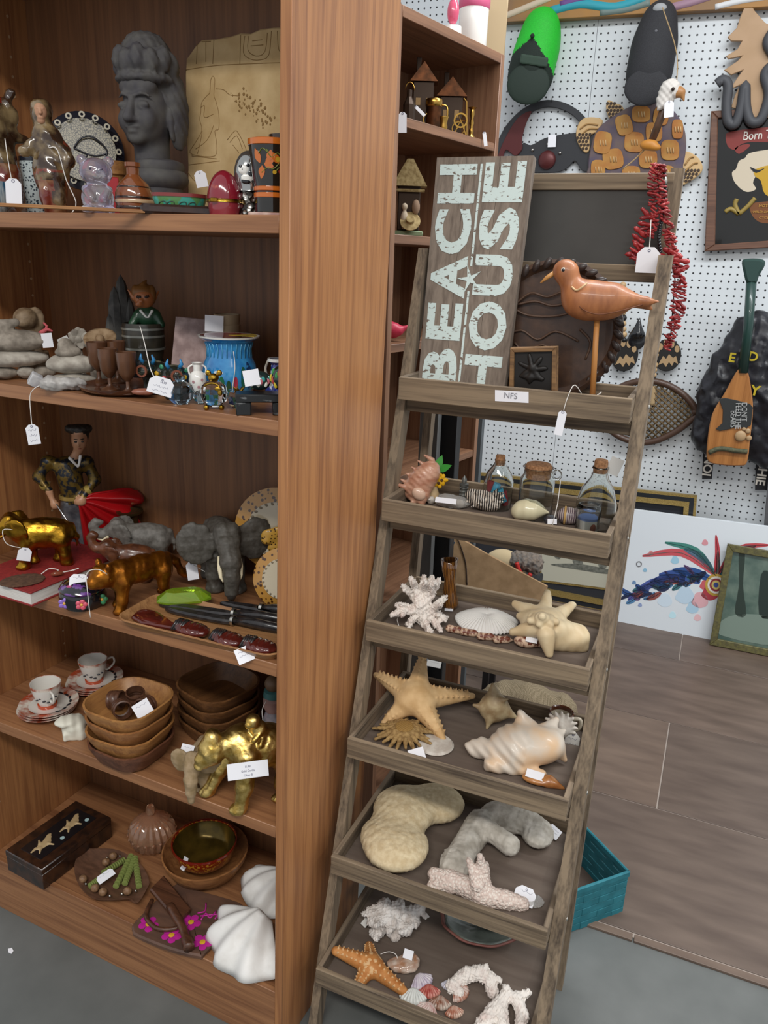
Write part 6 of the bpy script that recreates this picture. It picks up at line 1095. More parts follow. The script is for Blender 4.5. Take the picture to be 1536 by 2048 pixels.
sc=[(842,1965,34,'#cfc6cc','#b3a6b8','pale lilac ribbed scallop shell above the round disc shell',40),(858,1985,30,'#a8483e','#c98a7c','red scallop shell tucked among the small shells',10),(826,1996,36,'#d9dbd6','#c9cbc6','round white shell disc with handwriting at the front rail',0),(856,2022,32,'#d2c0b8','#b88a84','pink and white scallop shell lying at the front edge',-30),(880,2008,30,'#8a5a44','#c3b5a8','brown and white limpet shell with a pale centre',0),(908,2026,26,'#a86a52','#d0b6a4','small ribbed orange cockle shell beside the coral',20),(918,1988,32,'#cdb7ac','#b07a64','peach mottled clam shell beneath the coral branch',60),(900,1972,24,'#c9c6d0','#aaa6b8','tiny grey violet shell with a sticker under the coral',0)]
for px,py,R,c1,c2,lb,ry in sc: SG('scallop_shell',lb,'shell',scal(R).r('Z',ry),mt('sh'+c1,c1,.4,col2=c2,scale=90,coat=.3,lo=.4,hi=.65),sz_(px,py,z),True,group='loose shells on the lowest tray')
fr=sz_(945,1965,z); T=TH_('coral_branch','white and pink curved coral branch on the lowest tray','coral',fr); part(T,'coral',branchy(fr,[[(905,1972,10,13),(930,1952,16,13),(955,1945,22,13),(980,1958,16,13),(985,1985,8,11)],[(905,1972,12,11),(918,1985,10,9)],[(955,1945,26,10),(972,1935,34,7)],[(980,1958,20,9),(998,1960,24,6)],[(930,1952,22,9),(936,1940,30,7)]],None,72,5,2.2,8),m_wc,True)
fr=sz_(1010,2020,z); T=TH_('coral_branch','white forked coral branch cut by the bottom of the ladder shelf','coral',fr); part(T,'coral',branchy(fr,[[(1012,1992,24,12),(990,2020,14,15),(965,2052,10,16)],[(1000,2010,18,13),(1005,2048,10,14)],[(1012,1992,24,11),(1035,1998,22,12),(1045,2030,12,12),(1040,2060,10,12)],[(1035,1995,24,10),(1056,1985,28,7)],[(1012,1990,26,9),(1012,1975,38,7)]],None,72,5,2.2,9),m_wc,True)
# ================================================================ things on the pegboard wall
def WP(px,py,d=0): return PY(px,py,WY-d)
def wfr(px,py,d): return fr_(WP(px,py,d))
def wflat(pts,d,th,bev=0): return flat(pts,(0,WY-d-th,0),NY,th,bev)
def hook(T,px,py): part(T,'peg_hook',tube([WP(px,py,0),WP(px,py,.03),WP(px,py-6,.034)],.0018,6),MT['steel'],True,world=True)
# --- caps
fr=wfr(1066,120,.075); T=TH_('baseball_cap','bright green mesh baseball cap with black front and brim','cap',fr)
grn=mt('cap_green','#22c12e',.6,col2='#1aa526',scale=500,bump=.3); dgr=mt('cap_black','#1d2a22',.8,col2='#16201a',scale=400,bump=.2)
g=sdf([E(14,12,70,24,22,24),E(10,10,36,42,36,50),E(0,0,-6,44,38,46),E(-4,-6,-40,42,26,36)],60,26); k_=g.v[np.array([q[0] for q in g.f])]
g.m=[1 if zz<35-.75*max(-5-x,0)-1.3*max(x+5,0) else 0 for x,_,zz in k_]; part(T,'crown',g,[grn,dgr],True); part(T,'button',sph(4.5,8).t(-5,-38,34),dgr)
part(T,'brim',sdf([E(-6,-34,-50,44,6,38)],44,2,disp=lambda X,Y,Z:.05*(X*.12)**2),mt('cap_brim','#1c2b22',.7),True); part(T,'patch',sdf([Bx(2,-41,-10,28,2,9,rot=(6,8,0),rd=2)],26,1),mt('cap_patch','#2f4235',.7),True); hook(T,1066,34)
fr=wfr(1303,120,.085); T=TH_('baseball_cap','black baseball cap with grey stitched lettering','cap',fr); bk=mt('cap_dark','#232326',.75,col2='#2d2d31',scale=400,bump=.2)
part(T,'crown',sdf([E(8,12,84,24,22,26),E(4,8,46,41,36,54),E(0,-2,8,45,38,50),E(-2,-10,-34,45,28,42)],60,26),bk,True); part(T,'brim',sdf([E(-4,-36,-58,47,6,36)],44,2,disp=lambda X,Y,Z:.05*(X*.12)**2),bk,True); part(T,'button',sph(6,10).t(2,-30,44),mt('cap_button','#5a5a5e',.6))

for k in range(12):
    x=-22+4*k; part(T,'stitched_mark',tube([(x,-39+abs(x)*.22,-4+.012*x*x),(x+2,-39.5+abs(x)*.22,1+.012*x*x)],.7,4),mt('cap_thread','#6f6f72',.7),True); part(T,'stitched_mark',tube([(x+1,-39.6+abs(x)*.22,-11+.012*x*x),(x-1,-39.6+abs(x)*.22,-7+.012*x*x)],.7,4),MT['cap_thread'],True)
part(T,'mesh_gap',sdf([E(4,-14,90,14,8,10)],20,1),mt('cap_gap','#9a9c9e',.6),True); hook(T,1306,18)
# --- round metal sculpture
T=wthing('metal_sculpture','round dark metal sculpture with red wing and ball on pegboard','wall art',WP(1090,330)); dm=mt('dark_metal','#3a3b3e',.45,.4); rdm=mt('red_metal','#5a2a2a',.4,.3)
part(T,'ring',wflat(ribbon(smoothpts([(990,335),(1000,290),(1022,250),(1055,220),(1095,207),(1135,216),(1165,240),(1182,275),(1188,335)],5),[15]*41),.012,.008,.002),dm,30,world=True)
part(T,'wing',wflat(smoothpts([(994,318),(1008,280),(1035,236),(1062,222),(1052,246),(1044,276),(1044,298),(1030,312),(1012,300),(1004,318)],4,True),.018,.008,.002),rdm,30,world=True)
part(T,'body',wflat(smoothpts([(992,335),(1010,316),(1032,310),(1046,286),(1062,290),(1090,276),(1130,268),(1165,268),(1188,300),(1190,340),(1165,342),(1150,322),(1136,335),(1110,345),(1040,345)],4,True),.012,.007,.002),dm,30,world=True)
part(T,'ball',sph(.034,16).s(1,.5,1).t(*WP(1094,320,.022)),rdm,True,world=True)
for x,y in((1065,300),(1120,306),(1096,288)): part(T,'rivet',sph(.006,8).t(*WP(x,y,.022)),MT['steel'],world=True)
price_tag(T,WP(1104,282,.03),.030,.042,2,clip=False); hook(T,1104,200)
# --- wooden turtle
T=wthing('turtle_plaque','large painted wooden turtle with orange shell plates and spotted flippers','wall art',WP(1275,355)); pur=mt('turtle_purple','#574d5e',.6,col2='#6a5a58',scale=25); org=mt('turtle_orange','#a8692f',.55,col2='#b98a45',scale=18); crm=mt('turtle_cream','#c9a878',.6)
sh=smoothpts([(1180,300),(1192,262),(1222,235),(1262,212),(1300,205),(1340,215),(1366,250),(1372,290),(1366,330),(1352,368),(1180,372),(1176,335)],5,True); part(T,'shell',wflat(sh,.02,.014,.004),pur,30,world=True)
for cx,cy,a,b,r in((1205,285,17,22,10),(1248,250,16,20,-15),(1282,228,18,16,0),(1322,232,15,18,10),(1355,258,11,19,0),(1226,318,20,20,-10),(1268,284,19,20,5),(1308,264,16,19,0),(1340,300,18,20,0),(1296,318,18,18,0),(1196,338,14,18,0),(1262,348,18,16,0),(1330,345,18,14,0)):
    q=[(cx+a*(abs(math.cos(t))**.6)*1.03*np.sign(math.cos(t))*math.cos(math.radians(r))-b*(abs(math.sin(t))**.6)*1.03*np.sign(math.sin(t))*math.sin(math.radians(r)),cy+a*(abs(math.cos(t))**.6)*1.03*np.sign(math.cos(t))*math.sin(math.radians(r))+b*(abs(math.sin(t))**.6)*1.03*np.sign(math.sin(t))*math.cos(math.radians(r))) for t in np.arange(0,6.28,.35)]
    o=part(T,'shell_plate',wflat(q,.0345,.004+.0006*(int(cx+cy)%4),.001),org,30,world=True)
    for k in(-5,1,6): part(T,'highlight',tube([WP(cx+k,cy-5,.0405),WP(cx+k+1,cy+6,.0405)],.0022,5),crm,True,world=True,sub=o)
for nm,o in(('flipper',[(1152,262),(1162,240),(1182,234),(1205,240),(1196,262),(1180,272),(1178,300),(1168,304),(1155,285)]),('tail_flipper',[(1212,215),(1216,200),(1230,206),(1244,212),(1250,232),(1236,242),(1220,240)]),('flipper',[(1366,306),(1390,310),(1404,328),(1402,345),(1380,362),(1362,366)]),):
    q=part(T,nm,wflat(smoothpts(o,4,True),.016,.012,.003),crm,30,world=True); random.seed(len(o)); xs_=[p[0] for p in o];ys=[p[1] for p in o]
    from_poly=lambda x,y:sum((o[i][1]>y)!=(o[i-1][1]>y) and x<(o[i-1][0]-o[i][0])*(y-o[i][1])/(o[i-1][1]-o[i][1]+1e-9)+o[i][0] for i in range(len(o)))%2
    yy=min(ys)
    while yy<max(ys):
        xx=min(xs_)+(3 if int(yy/7)%2 else 0)
        while xx<max(xs_):
            if from_poly(xx,yy) and (nm!='flipper' or yy>(268 if xx<1250 else 334)): part(T,'spot',lathe([(.0001,.0),(.0055,0),(.0055,.0015),(.0001,.0015)],8,cap=False).r('X',90).t(*WP(xx,yy,.0285)),mt('spot_dark','#3a2a1e',.6),world=True,sub=q)
            xx+=7
        yy+=7
for a in(([(1160,258),(1175,248),(1196,250)]),([(1164,268),(1178,258),(1196,258)]),([(1370,330),(1380,316),(1388,314)]),([(1368,345),(1386,328),(1396,326)])): part(T,'flipper_ridge',lineP(a,(0,WY-.030,0),NY,.003,4),mt('ridge_tan','#a98452',.6),True,world=True)
# --- eagle head cane
T=wthing('eagle_cane','carved eagle head walking cane with price tag','cane',WP(1295,300,.22)); part(T,'shaft',tube([WP(1300,292,.21),WP(1320,240,.21),WP(1336,196,.21)],[.012,.013,.016],10),mt('cane_wood','#5a3c2a',.45,col2='#45301f',scale=40),True,world=True)
hd_=WP(1340,180,.215); part(T,'eagle_head',sdf([E(0,0,0,.034,.028,.034),E(-.014,0,-.03,.026,.024,.03),C((-.02,-.01,-.05),(-.03,-.01,-.06),.01,.004)],32,.01,disp=lambda X,Y,Z:.0018*np.sin(X*300)*np.sin(Z*300)).t(*hd_),mt('eagle_white','#cfc9c2',.6),True,world=True)
part(T,'beak',sdf([E(0,0,0,.022,.016,.018),C((.012,0,-.004),(.022,0,-.026),.012,.003)],26,.006).t(*WP(1356,184,.218)),mt('beak_tan','#a8784a',.4),True,world=True); part(T,'eye',sph(.006,8).t(*WP(1346,178,.245)),mt('dkbrown','#2b1a12',.5),world=True); part(T,'foot',sdf([E(0,0,0,.03,.016,.018),E(.02,0,-.008,.02,.014,.012)],24,.006).t(*WP(1298,290,.216)),mt('foot_orange','#b5782c',.5),True,world=True)
price_tag(T,WP(1338,218,.24),.030,.050,6,string=[WP(1345,185,.25),WP(1341,198,.245),WP(1339,206,.242)]); part(T,'cord',lineP([(1325,15),(1354,110),(1350,190)],(0,WY-.2,0),NY,.0018,4),mt('cord_tan','#a58a62',.7),True,world=True)
part(T,'cord',lineP([(1296,292),(1270,318),(1245,338)],(0,WY-.2,0),NY,.0025,4),MT['cord_tan'],True,world=True)
# --- tree welcome sign
T=wthing('tree_sign','tan wooden pine tree cutout sign with dark script letter W','sign',WP(1500,250,.03))
tr=[(1497,-6),(1508,20),(1530,45),(1560,60),(1560,225),(1545,235),(1500,235),(1480,220),(1462,215),(1470,190),(1480,170),(1458,180),(1475,155),(1486,140),(1462,150),(1448,140),(1475,122),(1484,112),(1456,118),(1452,112),(1475,98),(1484,82),(1462,82),(1455,74),(1474,55),(1480,35)]
part(T,'tree',wflat(tr,.03,.012,.002),mt('tree_tan','#a88866',.6,col2='#b09070',scale=12),30,world=True); part(T,'script_letter',lineP([(1434,168),(1446,160),(1456,172),(1453,210),(1456,242),(1470,248),(1482,215),(1490,170),(1492,215),(1502,243),(1522,238),(1538,190),(1530,150),(1545,130)],(0,WY-.05,0),NY,.0165,6,8),mt('script_grey','#45464a',.6),True,world=True)
part(T,'script_letter',lineP([(1548,60),(1535,85),(1548,110)],(0,WY-.05,0),NY,.016,6,8),MT['script_grey'],True,world=True)
# --- framed eagle picture
T=wthing('framed_picture','wooden framed black picture of an eagle head with red banner lettering','picture',WP(1480,500,.03)); fw=woodmat('frame_red','#4f3428','#6e4c3a','x',1.5,.5)
o=[(1422,222),(1600,210),(1590,492),(1409,503)]; i_=[(1436,236),(1590,226),(1580,478),(1430,489)]
for k in range(4): part(T,'frame_side',wflat([o[k],o[(k+1)%4],i_[(k+1)%4],i_[k]],.012,.028,.003),fw,30,world=True)
part(T,'picture_panel',wflat([(1434,234),(1592,224),(1582,480),(1428,491)],.012,.012),mt('panel_black','#171614',.12,coat=.5),False,world=True)
dI=.0245; P_=lambda pts,mt_,nm,d=dI,sm=True: part(T,nm,wflat(smoothpts(pts,3,True) if sm else pts,d,.0008),mt_,False,world=True)
redb=mt('banner_red','#7a2a24',.5); P_([(1452,268),(1470,262),(1500,258),(1545,256),(1545,282),(1500,284),(1480,290),(1470,300),(1455,292)],redb,'banner'); P_([(1470,296),(1492,288),(1500,292),(1478,308)],redb,'banner')
g=text('Born To Be',.040,.0006).s(.78,1,1).r('X',90).r('Y',-3); c_=WP(1514,270,dI+.0025); part(T,'lettering',g.t(*c_).t(.03,0,0),mt('letter_white','#d8d2c8',.6),False,world=True)
P_([(1464,345),(1472,338),(1478,322),(1490,316),(1496,308),(1518,302),(1570,300),(1570,345),(1540,348),(1522,346),(1512,352),(1506,366),(1512,378),(1496,384),(1482,378),(1468,362)],mt('eagle_cream','#c5b8a2',.6),'eagle_head'); P_([(1512,338),(1560,332),(1560,395),(1530,388),(1522,362),(1510,352)],mt('beak_yellow','#b8901e',.5),'beak',dI+.001); P_([(1500,334),(1516,340),(1530,336),(1512,346)],black_g,'brow',dI+.0015)
tal=mt('talon','#8f7a3c',.5)
for q in([(1478,428),(1470,410),(1474,398)],[(1478,428),(1496,412),(1510,396)],[(1478,428),(1462,418),(1450,424)]): part(T,'talon',lineP(q,(0,WY-dI-.002,0),NY,.008,4,7),tal,True,world=True)
P_([(1500,410),(1522,404),(1560,405),(1560,440),(1525,446),(1505,432)],mt('shield_orange','#6e3f18',.5),'shield')
for t,y in(('MOTOR',412),('HARLEY-DAVIDSON',424),('CYCLES',436)): part(T,'lettering',text(t,.013 if len(t)<9 else .0105,.0005).r('X',90).t(*WP(1532,y,dI+.0025)),mt('letter_orange','#b98a3c',.6),False,world=True)
# --- jacket
T=wthing('black_jacket','black puffy jacket with yellow lettering hanging on pegboard','jacket',WP(1480,950,.05)); fr=wfr(1490,800,.09); f=lambda px,py,d=0:((px-1490),d,(800-py))
nf=noise3(.09,12,3); jk=[E(0,0,40,78,34,150),E(-45,0,-20,52,30,120),E(40,0,-10,60,30,130),C((-60,0,40),(-72,0,-90),30,24),C((60,0,60),(66,0,-120),34,24),E(0,4,130,48,26,46)]
J=sdf(jk,64,14,disp=lambda X,Y,Z:4*nf(X,Y,Z)+.4*np.sin(Z*.22)); J=M(J.v*fr['s'][0],J.f,J.m).r('Z',math.degrees(fr['yaw'])).t(*fr['loc']); J.v[:,1]=np.minimum(J.v[:,1],WY-.004)
part(T,'jacket',J,mt('jacket_black','#17171b',.35,col2='#26262c',scale=30,bump=.4),True,world=True)
yel=mt('yellow_print','#b5a022',.6)
for t,x,y,s_ in(('E',1464,716,.045),('D',1506,714,.045),('Y',1510,782,.05)): part(T,'yellow_lettering',text(t,s_,.001,bold=.001).r('X',90).r('Y',4).t(*WP(x,y,.166)),yel,False,world=True)
for x0,x1,y0,y1,t in((1406,1428,905,958,'NOI'),(1512,1540,905,980,'JCHIE')): q=part(T,'strap',wflat([(x0,y0),(x1,y0),(x1-4,y1),(x0-2,y1)],.03,.004),mt('strap_black','#1c1c20',.7),False,world=True); part(T,'strap_lettering',text(t,.045,.0006,bold=.001).r('Z',-90).r('X',90).t(*WP((x0+x1)/2-2,(y0+y1)/2,.0355)),mt('letter_white','#d8d2c8',.6),False,world=True,sub=q)
# --- paddle
dP=.185; T=wthing('canoe_paddle','wooden canoe paddle with green handle and bear cutout lettering','paddle',WP(1475,930,dP)); grp=mt('paddle_green','#1d3a34',.35,coat=.3); bl_=woodmat('paddle_wood','#8a5626','#a8703a','z',1,.35)
pf=lambda pts,d,th,bev=0:flat(pts,(0,WY-d-th,0),NY,th,bev)
part(T,'grip',pf(smoothpts([(1484,522),(1500,517),(1526,519),(1530,530),(1518,552),(1512,566),(1494,566),(1488,548)],4,True),dP-.012,.030,.008),grp,40,world=True); part(T,'shaft',tube([WP(1503,560,dP),WP(1497,650,dP),WP(1486,745,dP)],[.017,.016,.017],12),grp,True,world=True)
part(T,'blade',pf(smoothpts([(1476,740),(1494,742),(1502,775),(1506,820),(1500,880),(1494,925),(1478,932),(1440,930),(1416,922),(1414,890),(1424,830),(1450,785)],4,True),dP-.006,.014,.004),bl_,35,world=True)
dk=mt('bear_slate','#2a2c2c',.7); part(T,'bear_cutout',pf([(1438,798),(1450,796),(1470,800),(1500,808),(1506,815),(1502,850),(1490,858),(1478,852),(1460,858),(1440,862),(1432,858),(1445,846),(1446,820)],dP+.009,.004,.001),dk,30,world=True)
for t,y,x in(("DON'T",824,1488),('FEED THE',832,1476),('BEARS',838,1466)): part(T,'lettering',text(t,.026,.0005).s(.85,1,1).r('Z',-82).r('X',90).t(*WP(x,y,dP+.0145)),mt('chalk','#a9aaa8',.7),False,world=True)
for x,y,r in((1481,872,.020),(1496,862,.009),(1498,876,.010),(1488,858,.007)): part(T,'pebble',sph(r,12).s(1,.4,1).t(*WP(x,y,dP+.012)),mt('pebble_tan','#a98c68',.5),True,world=True)
part(T,'twig',lineP([(1418,905),(1440,897),(1470,901),(1495,903)],(0,WY-dP-.014,0),NY,.009,4,6),mt('twig','#3f4434',.8,col2='#5a5a42',scale=120,bump=.6),True,world=True)
# --- snowshoe
T=wthing('snowshoe','brown wooden snowshoe with woven lattice hung sideways','snowshoe',WP(1300,880,.03)); rim_=[(1395,826),(1370,792),(1330,768),(1285,762),(1240,775),(1212,805),(1208,840),(1230,868),(1270,884),(1310,882),(1350,864),(1380,842)]; br_=mt('bentwood','#4a3428',.45,coat=.2)
part(T,'frame',lineP(rim_,(0,WY-.035,0),NY,.013,5,8,True,True),br_,True,world=True); part(T,'tail',lineP([(1385,826),(1420,812),(1450,800)],(0,WY-.035,0),NY,.014,3,8),br_,True,world=True)
inp=lambda x,y:((x-1298)/88)**2+((y-823)/56)**2<1
lac_=mt('lacing','#6b5638',.7)
for k in range(-14,15):
    for sg2 in(1,-1):
        pts=[(1298+k*13+t,823+sg2*t*.9) for t in np.arange(-110,111,5)]; pts=[p for p in pts if inp(*p)]
        if len(pts)>2: part(T,'lacing',lineP([pts[0],pts[-1]],(0,WY-.035-.002*sg2,0),NY,.0032,1,4,False),lac_,True,world=True)
# --- paw ornaments with wooden beads
for px,py,bx,lb in((1250,712,1246,'black bear paw ornament with wooden beads behind the ladder'),(1336,712,1314,'black bear paw ornament with long bead string and tassel')):
    T=wthing('paw_ornament',lb,'ornament',WP(px,740,.03),group='bear paw ornaments'); part(T,'paw',wflat(smoothpts([(px-24,700),(px-14,682),(px+2,678),(px+16,684),(px+26,702),(px+22,726),(px+8,740),(px-10,742),(px-24,730)],4,True),.025,.008,.002),mt('paw_black','#1e1c1b',.5),30,world=True)
    for x,y,a,b in((-15,693,5,7),(-4,686,5,8),(8,688,5,8),(18,698,5,7)): part(T,'toe_pad',wflat([(px+x+a*math.cos(t),y+b*math.sin(t)) for t in np.arange(0,6.2,.6)],.033,.002),mt('pad_tan','#a68a66',.5),False,world=True)
    part(T,'mountain_pad',wflat([(px-20,730),(px-10,712),(px-4,718),(px+2,708),(px+10,716),(px+16,712),(px+20,728),(px+12,724),(px+8,732),(px+2,724),(px-4,734),(px-10,726)],.033,.002),MT['pad_tan'],False,world=True)
    ys=list(range(570,690,11)) if px<1300 else list(range(700,770,10))
    for i,y in enumerate(ys): part(T,'wooden_bead',sph(.0105 if i%3 else .0125,10).t(*WP(bx+(0 if px>1300 else (y-570)*.02)-(y-700)*.12*(px>1300),y,.03)),mt('bead_black','#1a1a1c',.4) if i%4==2 else mt('bead_pale','#b89a72',.5),True,world=True)
    if px>1300: part(T,'tassel',lineP([(1306,772),(1306,790),(1304,810)],(0,WY-.03,0),NY,.012,3,7),mt('tassel','#a8906c',.9),True,world=True)
SG('leather_teardrop','black leather teardrop earring hanging near the bear paw','ornament',sdf([E(0,0,-6,19,3,22),C((0,0,8),(0,0,38),12,2)],34,6),black_g,wfr(1274,674,.03),True)
# --- long painting above
T=wthing('canvas_painting','long abstract canvas painting with orange and teal swirls above the pegs','painting',WP(1250,40,.04)); cv_=mt('canvas_orange','#a8793c',.6,col2='#8a6a4a',scale=6)
part(T,'canvas',wflat([(984,46),(1250,30),(1700,4),(1700,-200),(984,-200)],.006,.038,.002),cv_,30,world=True)
for pts,c,r in(([(990,40),(1040,20),(1100,-5)],'#c9b8a0',.012),([(1100,22),(1160,8),(1230,14),(1290,-5)],'#2f97a6',.016),([(1120,10),(1180,-8)],'#6b4a86',.014),([(1200,24),(1250,18),(1300,4)],'#6f7f7a',.014),([(1340,15),(1380,5),(1420,-8)],'#9a7a8a',.014),([(1430,14),(1480,2),(1530,-6)],'#cfcfcf',.010)): part(T,'brush_stroke',lineP(pts,(0,WY-.0445,0),NY,r,5,6).fn(lambda x,y,q:(x,WY-.0445+(y-WY+.0445)*.06,q)),mt('stroke'+c,c,.5),True,world=True)
# ================================================================ things standing on the floor by the wall
def lean(px,py,zb,tilt):   # plane touching the floor where the pixel's ray meets height zb
    p=PZ(px,py,zb); n=np.array([0,-1,tilt]); return p,n
# gold and black frame with bear print
fp=np.array([0,3.16,.0]); fnv=np.array([0,-1,.04]); ff=lambda pts,th,d=0,bev=0:flat(pts,fp+np.array([0,-d,0]),fnv,th,bev)
zf=lambda x:proj(hit(x,1300,fp,fnv))[1]
def fl(x): # pixel row where the plane meets the floor under column x
    a,b=1100,1500
    for _ in range(40):
        m_=(a+b)/2
        if hit(x,m_,fp,fnv)[2]>0: a=m_
        else: b=m_
    return a
T=wthing('framed_print','large black and gold framed bear engraving leaning on the wall','picture',(*hit(1150,fl(1150),fp,fnv)[:2],0)); m_nv=mt('navy_mat','#2a2c32',.6); m_gf=mt('gold_frame','#b39a5c',.4,.5,col2='#8a7440',scale=400,bump=.8); m_bf=mt('frame_black','#23262a',.3,coat=.3)
yb=fl(1380)-2; yl=fl(940)-2
o=[(940,944),(1394,992),(1372,yb),(915,yl)]; 
def inset(o,k): 
    c=np.mean(o,axis=0); u1=(np.array(o[1])-o[0]);u1=u1/np.linalg.norm(u1);u2=(np.array(o[3])-o[0]);u2=u2/np.linalg.norm(u2); return [tuple(np.array(o[0])+k*(u1+u2)),tuple(np.array(o[1])+k*(-u1+u2)),tuple(np.array(o[2])+k*(-u1-u2)),tuple(np.array(o[3])+k*(u1-u2))]
for k0,k1,m_,d in((0,5,m_gf,.0),(5,14,m_bf,.0),(14,24,m_gf,.004)):
    A,B_=inset(o,k0),inset(o,k1)
    for k in range(4): part(T,'frame_side',ff([A[k],A[(k+1)%4],B_[(k+1)%4],B_[k]],.02,d),m_,False,world=True)
part(T,'mat_board',ff(inset(o,22),.006,-.012),m_nv,False,world=True); pr_=[(1075,1070),(1300,1096),(1290,1186),(1085,1160)]; part(T,'gold_fillet',ff([(1072,1066),(1304,1092),(1294,1190),(1082,1164)],.004,-.008),MT['gold_frame'],False,world=True); part(T,'print',ff(pr_,.004,-.0065),mt('print_cream','#b9b6a4',.7),False,world=True)
fur=mt('print_grey','#55574f',.8,col2='#7a7a70',scale=60)
for pts in([(1112,1080),(1125,1100),(1120,1118),(1108,1112),(1106,1090)],[(1142,1085),(1160,1088),(1160,1112),(1166,1128),(1148,1128),(1144,1108)],[(1196,1090),(1216,1092),(1214,1120),(1212,1136),(1198,1134),(1196,1112)],[(1105,1128),(1160,1128),(1220,1140),(1215,1148),(1160,1140),(1112,1132)],[(1105,1070),(1230,1086),(1225,1100),(1120,1092)]): part(T,'bear_drawing',ff(smoothpts(pts,3,True),.0006,-.0055),fur,False,world=True)
# white canvas with feather art
cp0=PZ(1236,1246,0); cn=np.array([0,-1,.13]); cf=lambda pts,th,d=0,bev=0:flat(pts,cp0+np.array([0,-d,0]),cn,th,bev)
T=wthing('feather_canvas','white canvas print of a blue and red feather headdress','painting',(*PZ(1330,1262,0)[:2],0)); part(T,'canvas',cf([(1263,1018),(1640,1066),(1610,1318),(1235,1246)],.02,0,.001),mt('canvas_white','#d5dbe0',.6),30,world=True)
ink_=lambda c:mt('ink'+c,c,.7,col2=None)
def blob(pts,c,sm=3): part(T,'painted_feather',cf(smoothpts(pts,sm,True),.0006,.0008),ink_(c),False,world=True)
def feather(a,b,w_,c1,c2,bend=0):
    a=np.array(a,float);b=np.array(b,float);d=b-a;n=np.array([-d[1],d[0]])/np.linalg.norm(d); mid=(a+b)/2+n*bend
    sp_=smoothpts([tuple(a),tuple(mid),tuple(b)],4); blob(ribbon(sp_,[max(1.5,w_*math.sin(pi*(.12+.8*i/(len(sp_)-1)))) for i in range(len(sp_))]),c1,1)
    part(T,'feather_quill',lineP(sp_,cp0+np.array([0,-.0016,0]),cn,.0009,1,4,False),ink_(c2),True,world=True)
for a,b,w_,c1,c2,bd_ in(((1430,1150),(1285,1112),15,'#c2525a','#3f6f6a',26),((1432,1152),(1330,1085),14,'#3f7f74','#2a4f4a',20),((1425,1160),(1345,1140),18,'#2a4f8a','#16223a',6),((1400,1165),(1318,1150),20,'#35508f','#16223a',8),((1370,1160),(1300,1165),18,'#3a4a86','#1a2440',6),((1340,1160),(1275,1180),18,'#4a5a9a','#222c50',4),((1310,1168),(1256,1200),14,'#52569a','#2a2c58',4),((1430,1145),(1432,1070),10,'#b8404a','#7a2a30',4),((1440,1150),(1512,1092),14,'#3a5f6a','#203a40',-18),((1436,1148),(1540,1090),12,'#b8444c','#6a2a2a',-24),((1425,1142),(1368,1098),16,'#5f7f96','#34505f',8),((1436,1160),(1436,1100),8,'#2a2a2e','#d8d2c8',0)): feather(a,b,w_,c1,c2,bd_)
random.seed(31)
for i in range(26):
    t=i/25; bx_=(1262+150*t,1196-46*t+random.uniform(-8,8)); an=math.radians(150+random.uniform(-35,50)+20*(1-t)); L_=random.uniform(18,34); feather(bx_,(bx_[0]+L_*math.cos(an),bx_[1]+L_*.8*abs(math.sin(an))*(1 if i%3 else -1)),random.uniform(8,13),['#2f4f86','#27304f','#4f7fa8','#6a4f7a','#8a4a44','#3a6a72'][i%6],'#20263a',random.uniform(-4,4))
for x,y,r,c in((1302,1106,5,'#cf8a8a'),(1290,1140,4,'#8ab4cc'),(1330,1200,14,'#c9d8e4'),(1370,1190,18,'#b9cfe0'),(1400,1200,16,'#d8a8ae'),(1385,1215,12,'#a9c8dc'),(1410,1170,10,'#c05a60'),(1280,1210,4,'#8a9ac0'),(1350,1120,8,'#9ac4d8'),(1410,1085,6,'#d09098'),(1345,1230,7,'#bfe0ea'),(1395,1235,7,'#e0b8bc'),(1268,1165,4,'#6a8ab0'),(1420,1185,16,'#a83a44')): blob([(x+r*math.cos(t)*(1+.2*math.sin(3*t)),y+r*math.sin(t)) for t in np.arange(0,6.2,.7)],c)
for r,c in((22,'#b8963e'),(17,'#d8d2c8'),(13,'#8a3038'),(9,'#c9b46a'),(5,'#3a4a86')): part(T,'rosette',cf([(1432+r*math.cos(t),1170+r*1.02*math.sin(t)) for t in np.arange(0,6.2,.35)],.0006,.0012+.0004*(22-r)/5),ink_(c),False,world=True)
for x,y in((1278,1128),(1335,1165),(1352,1158),(1372,1168),(1386,1160)): part(T,'bead_chain',lineP([(x+5*math.cos(t),y+5*math.sin(t)) for t in np.arange(0,6.2,.8)],cp0+np.array([0,-.002,0]),cn,.0012,2,4,True,True),ink_('#3a3438'),True,world=True)
# green framed picture in front
gp0=PZ(1420,1292,0); gn=np.array([0,-1,.16]); gf=lambda pts,th,d=0,bev=0:flat(pts,gp0+np.array([0,-d,0]),gn,th,bev)
T=wthing('framed_photograph','old gold green framed dark photograph of trees leaning on the canvas','picture',(*PZ(1480,1304,0)[:2],0)); o=[(1455,1088),(1640,1120),(1620,1330),(1419,1290)]; i_=inset(o,14); mgf=mt('old_gold','#6f6a40',.45,.3,col2='#57533a',scale=90,bump=.4)
for k in range(4): part(T,'frame_side',gf([o[k],o[(k+1)%4],i_[(k+1)%4],i_[k]],.02,.012,.002),mgf,30,world=True)
part(T,'photograph',gf(inset(o,12),.006,0),mt('photo_green','#3f564e',.25,col2='#67786c',scale=14,det=5,coat=.4),False,world=True)
for pts,c in(([(1478,1105),(1490,1108),(1486,1170),(1492,1230),(1470,1226),(1478,1170)],'#29362f'),([(1522,1150),(1540,1150),(1544,1230),(1518,1228)],'#22302c'),([(1445,1240),(1490,1228),(1560,1240),(1560,1290),(1440,1270)],'#75857a')): part(T,'photo_shape',gf(smoothpts(pts,3,True),.0006,.0008),mt('ph'+c,c,.4),False,world=True)
